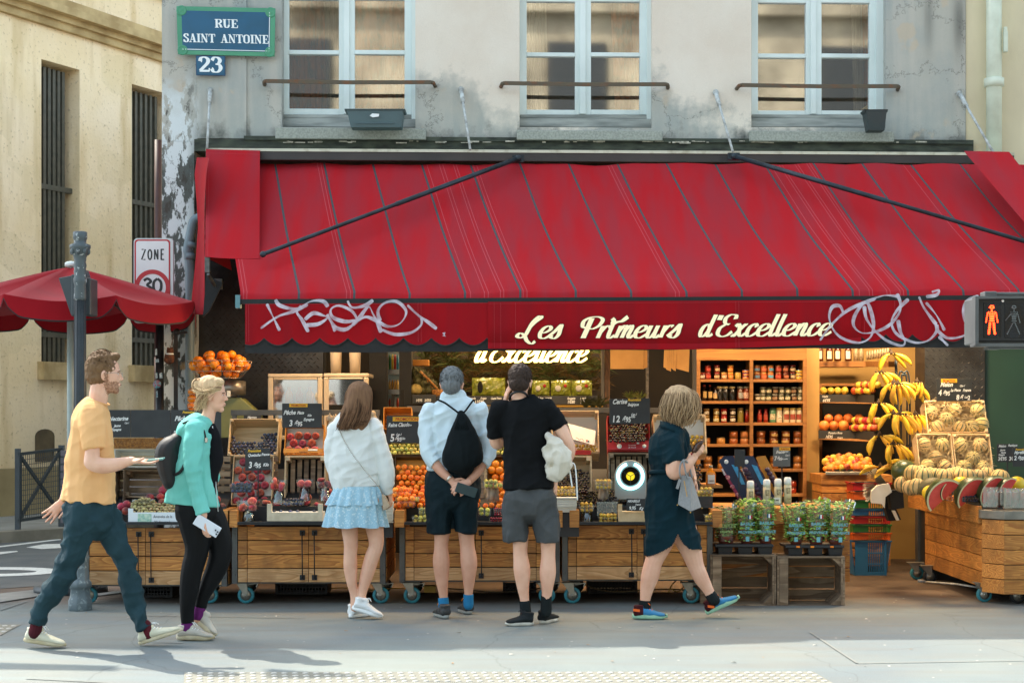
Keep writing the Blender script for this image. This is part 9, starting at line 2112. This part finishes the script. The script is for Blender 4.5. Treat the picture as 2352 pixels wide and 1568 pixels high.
D_.L(mb,[(988,945,0,22,24),(983,985,-4,20,22),(984,1025,-12,19,20),(994,1052,-22,18,18),(1000,1061,-28,17,17)],flat_end=True);D_.L(mb,[(1102,945,0,22,24),(1114,985,-4,21,22),(1120,1022,-12,20,20),(1116,1050,-22,19,18),(1110,1062,-28,17,17)],flat_end=True);fused(mb,'shirt',M_sb,D_.root,.006,2,.024,(8,8,6),seed=21)
mb=MB();c=D_.w(1041,906,2);n=20
for z0,z1,r0,r1 in ((-6,9,24,21),(9,-4,22.5,29)):mb.add([c+Vector((math.cos(t)*r*u,math.sin(t)*r*.8*u,z*u+.004*math.sin(t))) for t in [math.pi*2*i/n for i in range(n)] for r,z in ((r0,z0),(r1,z1))],[(2*i,2*i+1,2*((i+1)%n)+1,2*((i+1)%n)) for i in range(n)])
mb.smooth=True ;mb.build('collar',M_sb,D_.root);mb=MB()
for p,a,r in (((999,1060,-28),(12,12,-6),17.5),((1110,1061,-28),(-8,12,-6),17.5)):D_.L(mb,[(p[0]-a[0]*.5,p[1]-a[1]*.5,p[2]-a[2]*.5,r,r),(p[0]+a[0]*.3,p[1]+a[1]*.3,p[2]+a[2]*.3,r,r)],flat_end=True,flat_start=True)
mb.build('rolled_cuff',M_sb,D_.root)
M_ds=cloth('dark_teal_shorts','#0d1c22','#112329',.75)
def shorts(fg,pts,legs,m,sd):mb=MB();fg.L(mb,pts,flat_start=True);[fg.L(mb,l,flat_end=True) for l in legs];fused(mb,'shorts',m,fg.root,.006,2,.02,(9,9,4),seed=sd)
shorts(D_,[(1041,1060,0,50,30),(1041,1100,0,64,42),(1041,1135,0,60,42)],[[(1012,1120,0,36,40),(1010,1175,0,31,35),(1009,1223,0,29,33)],[(1070,1120,0,34,40),(1069,1175,0,29,35),(1068,1222,0,26.5,32)]],M_ds,4)
for sk in ([(1018,1372,0,12),(1020,1395,-2,12.5)],[(1076,1364,4,11.5),(1076,1388,6,12)]):mb=MB();D_.L(mb,sk,flat_start=True);mb.build('sock',cloth('blue_sock','#2f7fae','#286f9c'),D_.root)
M_run=mat('black_runner_mesh','#1d2022','#3c3f40',scale=40,rough=.6);M_gsole=mat('grey_orange_sole','#8d928d','#c0522a',scale=9,rough=.6,lo=.6,hi=.66)
shoe(D_,1026,11.9,.004,1003,12.13,.002,.1,M_run,M_gsole,lace=M_or);shoe(D_,1079,12.16,.004,1060,12.38,.002,.1,M_run,M_gsole,lace=M_or)
bg_=thing('drawstring_bag','black drawstring backpack on the back of the man in the blue shirt','backpack',D_.w(1063,1083,-45));mb=MB();D_.L(mb,[(1059,948,-42,9,8),(1061,965,-46,17,12),(1063,990,-50,30,17),(1064,1020,-54,41,21),(1063,1050,-56,47,24),(1064,1068,-54,42,22),(1066,1078,-52,26,16)]);M_dc=cloth('dark_bag_cloth','#12191b','#0e1416');o=fused(mb,'bag_body',M_dc,bg_,.006,3,.009,(18,18,3),seed=31)
mb=MB()
for pts in (((1006,918,-18),(1022,925,-34),(1040,938,-42),(1056,950,-44)),((1087,919,-18),(1080,928,-34),(1070,942,-42),(1062,950,-44))):mb.tube(spline([tuple(D_.w(*p)) for p in pts],4),.007,6)
for i in range(7):mb.tube([D_.w(1055+i*1.6,947+abs(i-3),-52),D_.w(1044+i*5.4,985,-66)],.0035,5)
mb.build('cords',M_dc,bg_)
mb=MB();c=D_.w(1034,1099,-49);ax=(D_.w(1037,1103,-52)-D_.w(1016,1084,-40)).normalized();mb.lathe(c,[(.031,-.009),(.034,-.004),(.034,.004),(.031,.009)],18,axis=ax,cap=False);mb.build('wristwatch',M_wire,D_.root)
mb=MB();mb.obox(D_.w(1071,1125,-78),(.073,0,-.024),(0,.004,0),(.012,0,.034));mb.build('phone',mat('teal_black_phone','#123238',rough=.2),label='dark teal phone held behind the back of the grey haired man',cat='phone',bevel=.004)
# === 5: man in the black T-shirt and grey shorts
E_=Fig(11.6,1220,1433,'person with dark hair in a black T-shirt and grey shorts, hand raised to the ear');u=E_.u
mb=MB();hq,he,hh,hM=head(E_,mb,1195,878,80,yaw=78,tilt=10)
E_.L(mb,[(1194,888,0,18,17),(1194,912,0,18,17),(1199,945,0,36,20),(1206,985,0,38,24),(1208,1080,0,44,28),(1212,1125,0,48,32)])
E_.L(mb,[(1150,955,0,12),(1137,985,10,13),(1138,1014,22,13.5),(1146,1018,34,13),(1152,990,44,12),(1155,955,40,9.5),(1158,930,24,8)]);hand(mb,E_.w(1158,930,22),(.22,-.35,1),(1,.2,-.1),side=-1,curl=.3,sc=.95,spread=.2)
E_.L(mb,[(1252,952,0,12),(1284,980,-4,16),(1302,1012,-6,14.5),(1308,1036,0,14),(1298,1065,8,12.5),(1284,1090,10,9.5),(1276,1102,10,8)]);hand(mb,E_.w(1276,1102,10),(-.05,-.1,-1),(-1,.3,0),side=1,curl=.35,sc=.95)
E_.L(mb,[(1190,1190,0,22,22),(1195,1235,0,18.5,19),(1195,1270,0,16.5,17),(1199,1308,-2,19.5,18),(1201,1345,0,14.5,15),(1205,1378,0,10.5,12),(1208,1412,0,11,11)]);E_.L(mb,[(1252,1190,0,22,22),(1258,1235,0,18,19),(1259,1278,0,16.5,17),(1258,1315,-2,19,18),(1257,1350,0,13.5,15),(1255,1375,2,10.5,12),(1254,1405,4,11,11)]);fused(mb,'body',M_sk1,E_.root,.0045,2)
short_hair(E_,he,hq,'dark',hairmat('dark_brown_hair','#3a2c24','#1f1814'),random.Random(5),1.02,480)
mb=MB();mb.tube(spline([tuple(E_.w(*p)) for p in ((1171,918,-4),(1173,908,-16),(1182,901,-24),(1194,899,-26),(1206,903,-22),(1213,912,-10),(1214,920,6))],5),.009,8);mb.build('neck_band',mat('black_headband','#0f1112',rough=.3),E_.root)
M_bt=cloth('black_cotton','#0e1012','#131517');mb=MB();E_.L(mb,[(1194,916,0,27,20),(1197,925,0,46,25),(1201,940,0,62,30),(1205,965,0,64,33),(1208,1000,0,55,34),(1208,1045,0,51,34),(1210,1085,0,54,36),(1212,1121,0,59,42)],flat_end=True,flat_start=True)
E_.L(mb,[(1150,940,0,24,24),(1137,968,6,19,21),(1136,1002,14,16.5,18)],flat_end=True);E_.L(mb,[(1250,938,0,25,24),(1270,957,-2,22,22),(1287,981,-4,19.5,19)],flat_end=True);fused(mb,'t_shirt',M_bt,E_.root,.006,2,.022,(7,7,5),seed=40)
shorts(E_,[(1212,1105,0,46,30),(1213,1140,0,57,42),(1215,1160,0,54,42)],[[(1187,1145,0,33,40),(1184,1195,0,29.5,35),(1185,1242,0,28,33)],[(1243,1145,0,33,40),(1253,1195,0,31,36),(1258,1244,0,29.5,33)]],cloth('grey_shorts','#4e5152','#434647',.75),9)
for sk in ([(1205,1379,0,12.5),(1208,1410,0,13)],[(1255,1368,2,12.5),(1254,1405,4,13)]):mb=MB();E_.L(mb,sk,flat_start=True);mb.build('sock',cloth('black_sock','#22292a','#1a2021'),E_.root)
M_cv=cloth('black_canvas_shoe','#1e2224','#262b2c',.8);M_wso=mat('worn_white_sole','#c6c3b6','#a9a598',scale=15,rough=.7);shoe(E_,1225,11.56,.002,1161,11.52,.002,.1,M_cv,M_wso,lace=M_black,ht=.92);shoe(E_,1243,11.62,.002,1276,11.84,.002,.1,M_cv,M_wso,lace=M_black,ht=.92)
M_cb=cloth('cream_cotton_bag','#d5d0c2','#c6c0b0');cb=thing('cotton_bag','bunched cream cotton drawstring bag held by the man in the black T-shirt','bag',E_.w(1285,1100,-20));mb=MB();E_.L(mb,[(1262,1005,-24,12,12),(1275,1022,-28,18,16),(1288,1045,-30,24,20),(1292,1068,-28,22,18),(1280,1086,-24,18,14)]);E_.L(mb,[(1255,1030,-24,12,10),(1262,1050,-30,13,12),(1258,1066,-26,9,9)]);E_.L(mb,[(1262,1078,-24,8,8),(1266,1094,-24,8,6),(1278,1100,-22,7,5)]);fused(mb,'bag_body',M_cb,cb,.006,2,.02,(14,14,12),seed=50)
mb=MB();mb.tube(spline([tuple(E_.w(*p)) for p in ((1312,1062,-24),(1320,1068,-22),(1324,1100,-22),(1326,1148,-22))],5),.005,6);mb.tube(spline([tuple(E_.w(*p)) for p in ((1306,1070,-26),(1310,1090,-24),(1314,1118,-24))],5),.005,6);mb.build('cords',M_swh,cb)
# === 6: woman in the dark dress, walking right, head turned away
F_=Fig(11.94,1540,1419,'person with short blonde hair in a dark teal shirt dress walking right');u=F_.u
mb=MB();hq,he,hh,hM=head(F_,mb,1567,930,82,yaw=40,tilt=4)
F_.L(mb,[(1560,945,0,16,16),(1553,972,0,17,17),(1543,1000,0,24,28),(1536,1030,0,28,32),(1530,1080,0,24,28),(1532,1150,0,32,34),(1538,1200,0,34,34)])
F_.L(mb,[(1545,1010,-38,19,18),(1549,1050,-48,18,17),(1547,1078,-50,18,17),(1552,1084,-50,17.5,16),(1570,1074,-49,15,14),(1587,1058,-47,10.5,10),(1594,1051,-46,9,9)]);hand(mb,F_.w(1593,1052,-46),(.7,-.1,.75),(-.5,.5,.6),side=1,curl=.95,sc=.9)
F_.L(mb,[(1560,1010,38,16),(1580,1070,48,14),(1592,1098,46,9)]);hand(mb,F_.w(1592,1096,30),(.25,-.4,-1),(-1,-.2,0),side=-1,curl=.7,sc=.88)
F_.L(mb,[(1538,1190,-6,28,28),(1526,1235,-8,26,26),(1512,1265,-8,23,23),(1501,1290,-8,20.5,21),(1493,1322,-8,21,20),(1486,1350,-8,16,16),(1482,1376,-8,12,13),(1481,1398,-8,12,12)]);F_.L(mb,[(1555,1180,8,36,32),(1572,1225,10,31,29),(1587,1263,10,25,25),(1598,1298,10,19,20),(1611,1327,10,17.5,18),(1625,1351,10,13,14),(1637,1374,10,11,12)]);fused(mb,'body',M_sk1,F_.root,.0045,2)
M_h6=hairmat('short_blonde_hair','#b89c78','#75593e');mb=MB();he(mb,-.05,0,.13,.43,.37,.4);F_.L(mb,[(1560,915,-4,38,32),(1557,940,-6,36,30),(1556,958,-6,28,24)]);fused(mb,'hair',M_h6,F_.root,.006,3,.004,(26,26,6));q=random.Random(6);gs_=[]
for i in range(12):a=R(195+i*14.5);ca,sa=math.cos(a),math.sin(a);gs_.append([F_.w(1566+ca*8,892,sa*6),F_.w(1563+ca*35,908,sa*33),F_.w(1562+ca*41,932,sa*40),F_.w(1560+ca*37,950,sa*35),F_.w(1560+ca*22,969+6*math.sin(i*2.3),sa*22)])
mb=MB();strands(mb,gs_,700,q,.02,.0019,.014);mb.build('hair_strands',M_h6,F_.root,recalc=False)
M_dr=cloth('dark_teal_cotton','#0f2c35','#0c252d');mb=MB();F_.L(mb,[(1552,976,0,24,26),(1543,990,0,33,40),(1536,1015,0,42,46),(1534,1045,0,45,46),(1531,1075,0,36,42),(1530,1092,0,35,40),(1529,1120,0,44,46),(1534,1160,0,52,50),(1540,1205,0,60,50),(1545,1256,0,67,48),(1546,1275,0,68,46)],flat_end=True,flat_start=True)
F_.L(mb,[(1541,1003,-26,30,26),(1546,1030,-40,27,25),(1550,1062,-46,25,24)],flat_end=True);F_.L(mb,[(1556,1005,28,26,26),(1568,1040,42,22,22)],flat_end=True);o=fused(mb,'dress',M_dr,F_.root,.006,2,.022,(8,8,5),seed=60)
# shirt-tail hem and front slit cut out of the dress
bm=bmesh.new();bm.from_mesh(o.data);off=Vector(F_.root.location);dl=[]
def hemy(x):return 1279-0*x if x<1480 else (1279-34*((x-1480)/76)**1.7-18*max(0,(x-1545)/13) if x<1558 else (1226+36*min(1,(x-1558)/26)**.55))
for v in bm.verts:
 x,y=F_.uv(v.co+off)
 if y>hemy(x):dl.append(v)
bmesh.ops.delete(bm,geom=dl,context='VERTS');bm.to_mesh(o.data);bm.free();sd=o.modifiers.new('s','SOLIDIFY');sd.thickness=.003
mb=MB();A0,A1=F_.w(1516,966,-14),F_.w(1569,992,-34);mb.smooth=True
cp=[(1519,972,6),(1516,966,-14),(1530,968,-32),(1548,974,-40),(1566,984,-34)];co=[(1514,982,6),(1515,979,-20),(1530,983,-42),(1546,990,-50),(1561,1000,-44)];mb.add([F_.w(*p) for p in cp+co],[(i,i+1,6+i,5+i) for i in range(4)]);cl=mb.build('collar',M_dr,F_.root);cl.modifiers.new('s','SOLIDIFY').thickness=.005
mb=MB();mb.tube([F_.w(1530+36*math.cos(t),1084+2*math.sin(t),40*math.sin(t)) for t in [i*.314 for i in range(20)]],.018,6,closed=True);mb.build('belt',M_dr,F_.root)
for sk in ([(1482,1378,-8,14),(1481,1396,-8,14)],[(1630,1362,10,13),(1640,1377,10,14)]):mb=MB();F_.L(mb,sk,flat_start=True);mb.build('sock',cloth('black_sock','#22292a','#1a2021'),F_.root)
M_bs=cloth('blue_runner_mesh','#3f86b5','#3577a5',.6);M_mar=cloth('maroon_heel_mesh','#4a2226','#3a181c');M_mint=mat('mint_sole','#9cc9ac','#8bb99c',scale=20,rough=.7);M_orl=mat('orange_lace','#f06a1c',rough=.6)
tc_=lambda s,h:1 if s<.3 else (2 if s>.93 else 0)
for a in ((1453,11.9,.006,1532,11.9,.004),(1624,12.0,hz_(1411,12.0),1700,12.0,hz_(1375,12.0))):
 s_=shoe(F_,*a,.095,[M_bs,M_mar,M_black],M_mint,lace=M_orl,sole_h=.034,toecap=tc_);hp=P(a[0]+5,HY+(EH-a[2])*FPX/a[1]-19,a[1]-.03);mb=MB();mb.obox(hp+Vector((.012,-.008,0)),(.024,0,-.003),(0,.003,0),(0,0,.009));mb.build('heel_tab',M_orl,F_.root)
hb=thing('handbag','grey structured handbag hanging from the arm of the woman in the dark dress','handbag',F_.w(1585,1175,-60));M_gb=mat('grey_leather','#8a8c8c','#7f8182',scale=60,rough=.5,bump=.2);mb=MB();T=[F_.w(1566,1090,-66),F_.w(1586,1094,-66),F_.w(1589,1095,-40),F_.w(1569,1091,-40)];Bt=[F_.w(1556,1158,-74),F_.w(1586,1175,-82),F_.w(1612,1165,-34),F_.w(1582,1150,-28)];mb.hexa([Bt[0],Bt[1],Bt[2],Bt[3],T[0],T[1],T[2],T[3]]);mb.build('bag_body',M_gb,hb,bevel=.006)
mb=MB()
for dx in (0,14):mb.tube(spline([tuple(F_.w(*p)) for p in ((1565+dx,1098,-68),(1561+dx,1085,-72),(1563+dx*.6,1066,-72),(1571,1056,-66),(1577+dx*.3,1066,-56),(1581+dx*.6,1096,-52))],5),.0065,6)
mb.build('handles',M_gb,hb);mb=MB();mb.bar(F_.w(1562,1100,-74),F_.w(1555,1122,-76),.02,.006,up=(0,1,0));mb.build('tassel',M_gb,hb);mb=MB();mb.bar(F_.w(1571,1103,-76),F_.w(1578,1140,-80),.005,.003,up=(0,1,0));[mb.ell(p+Vector((0,0,-.004)),.005) for p in Bt];mb.build('gold_fittings',mat('gold_metal','#c9a24a',rough=.3,metal=.9),hb)
mb=MB();F_.L(mb,[(1594,1036,-54,6,8),(1602,1024,-54,7.5,10),(1611,1015,-52,5,8)]);fused(mb,'sunglasses',mat('tortoise_lens','#1c120c','#5a3216',scale=40,rough=.1),thing('folded_glasses','folded dark sunglasses in the fist of the woman in the dark dress','sunglasses',F_.w(1600,1030,-54)),.004,1)
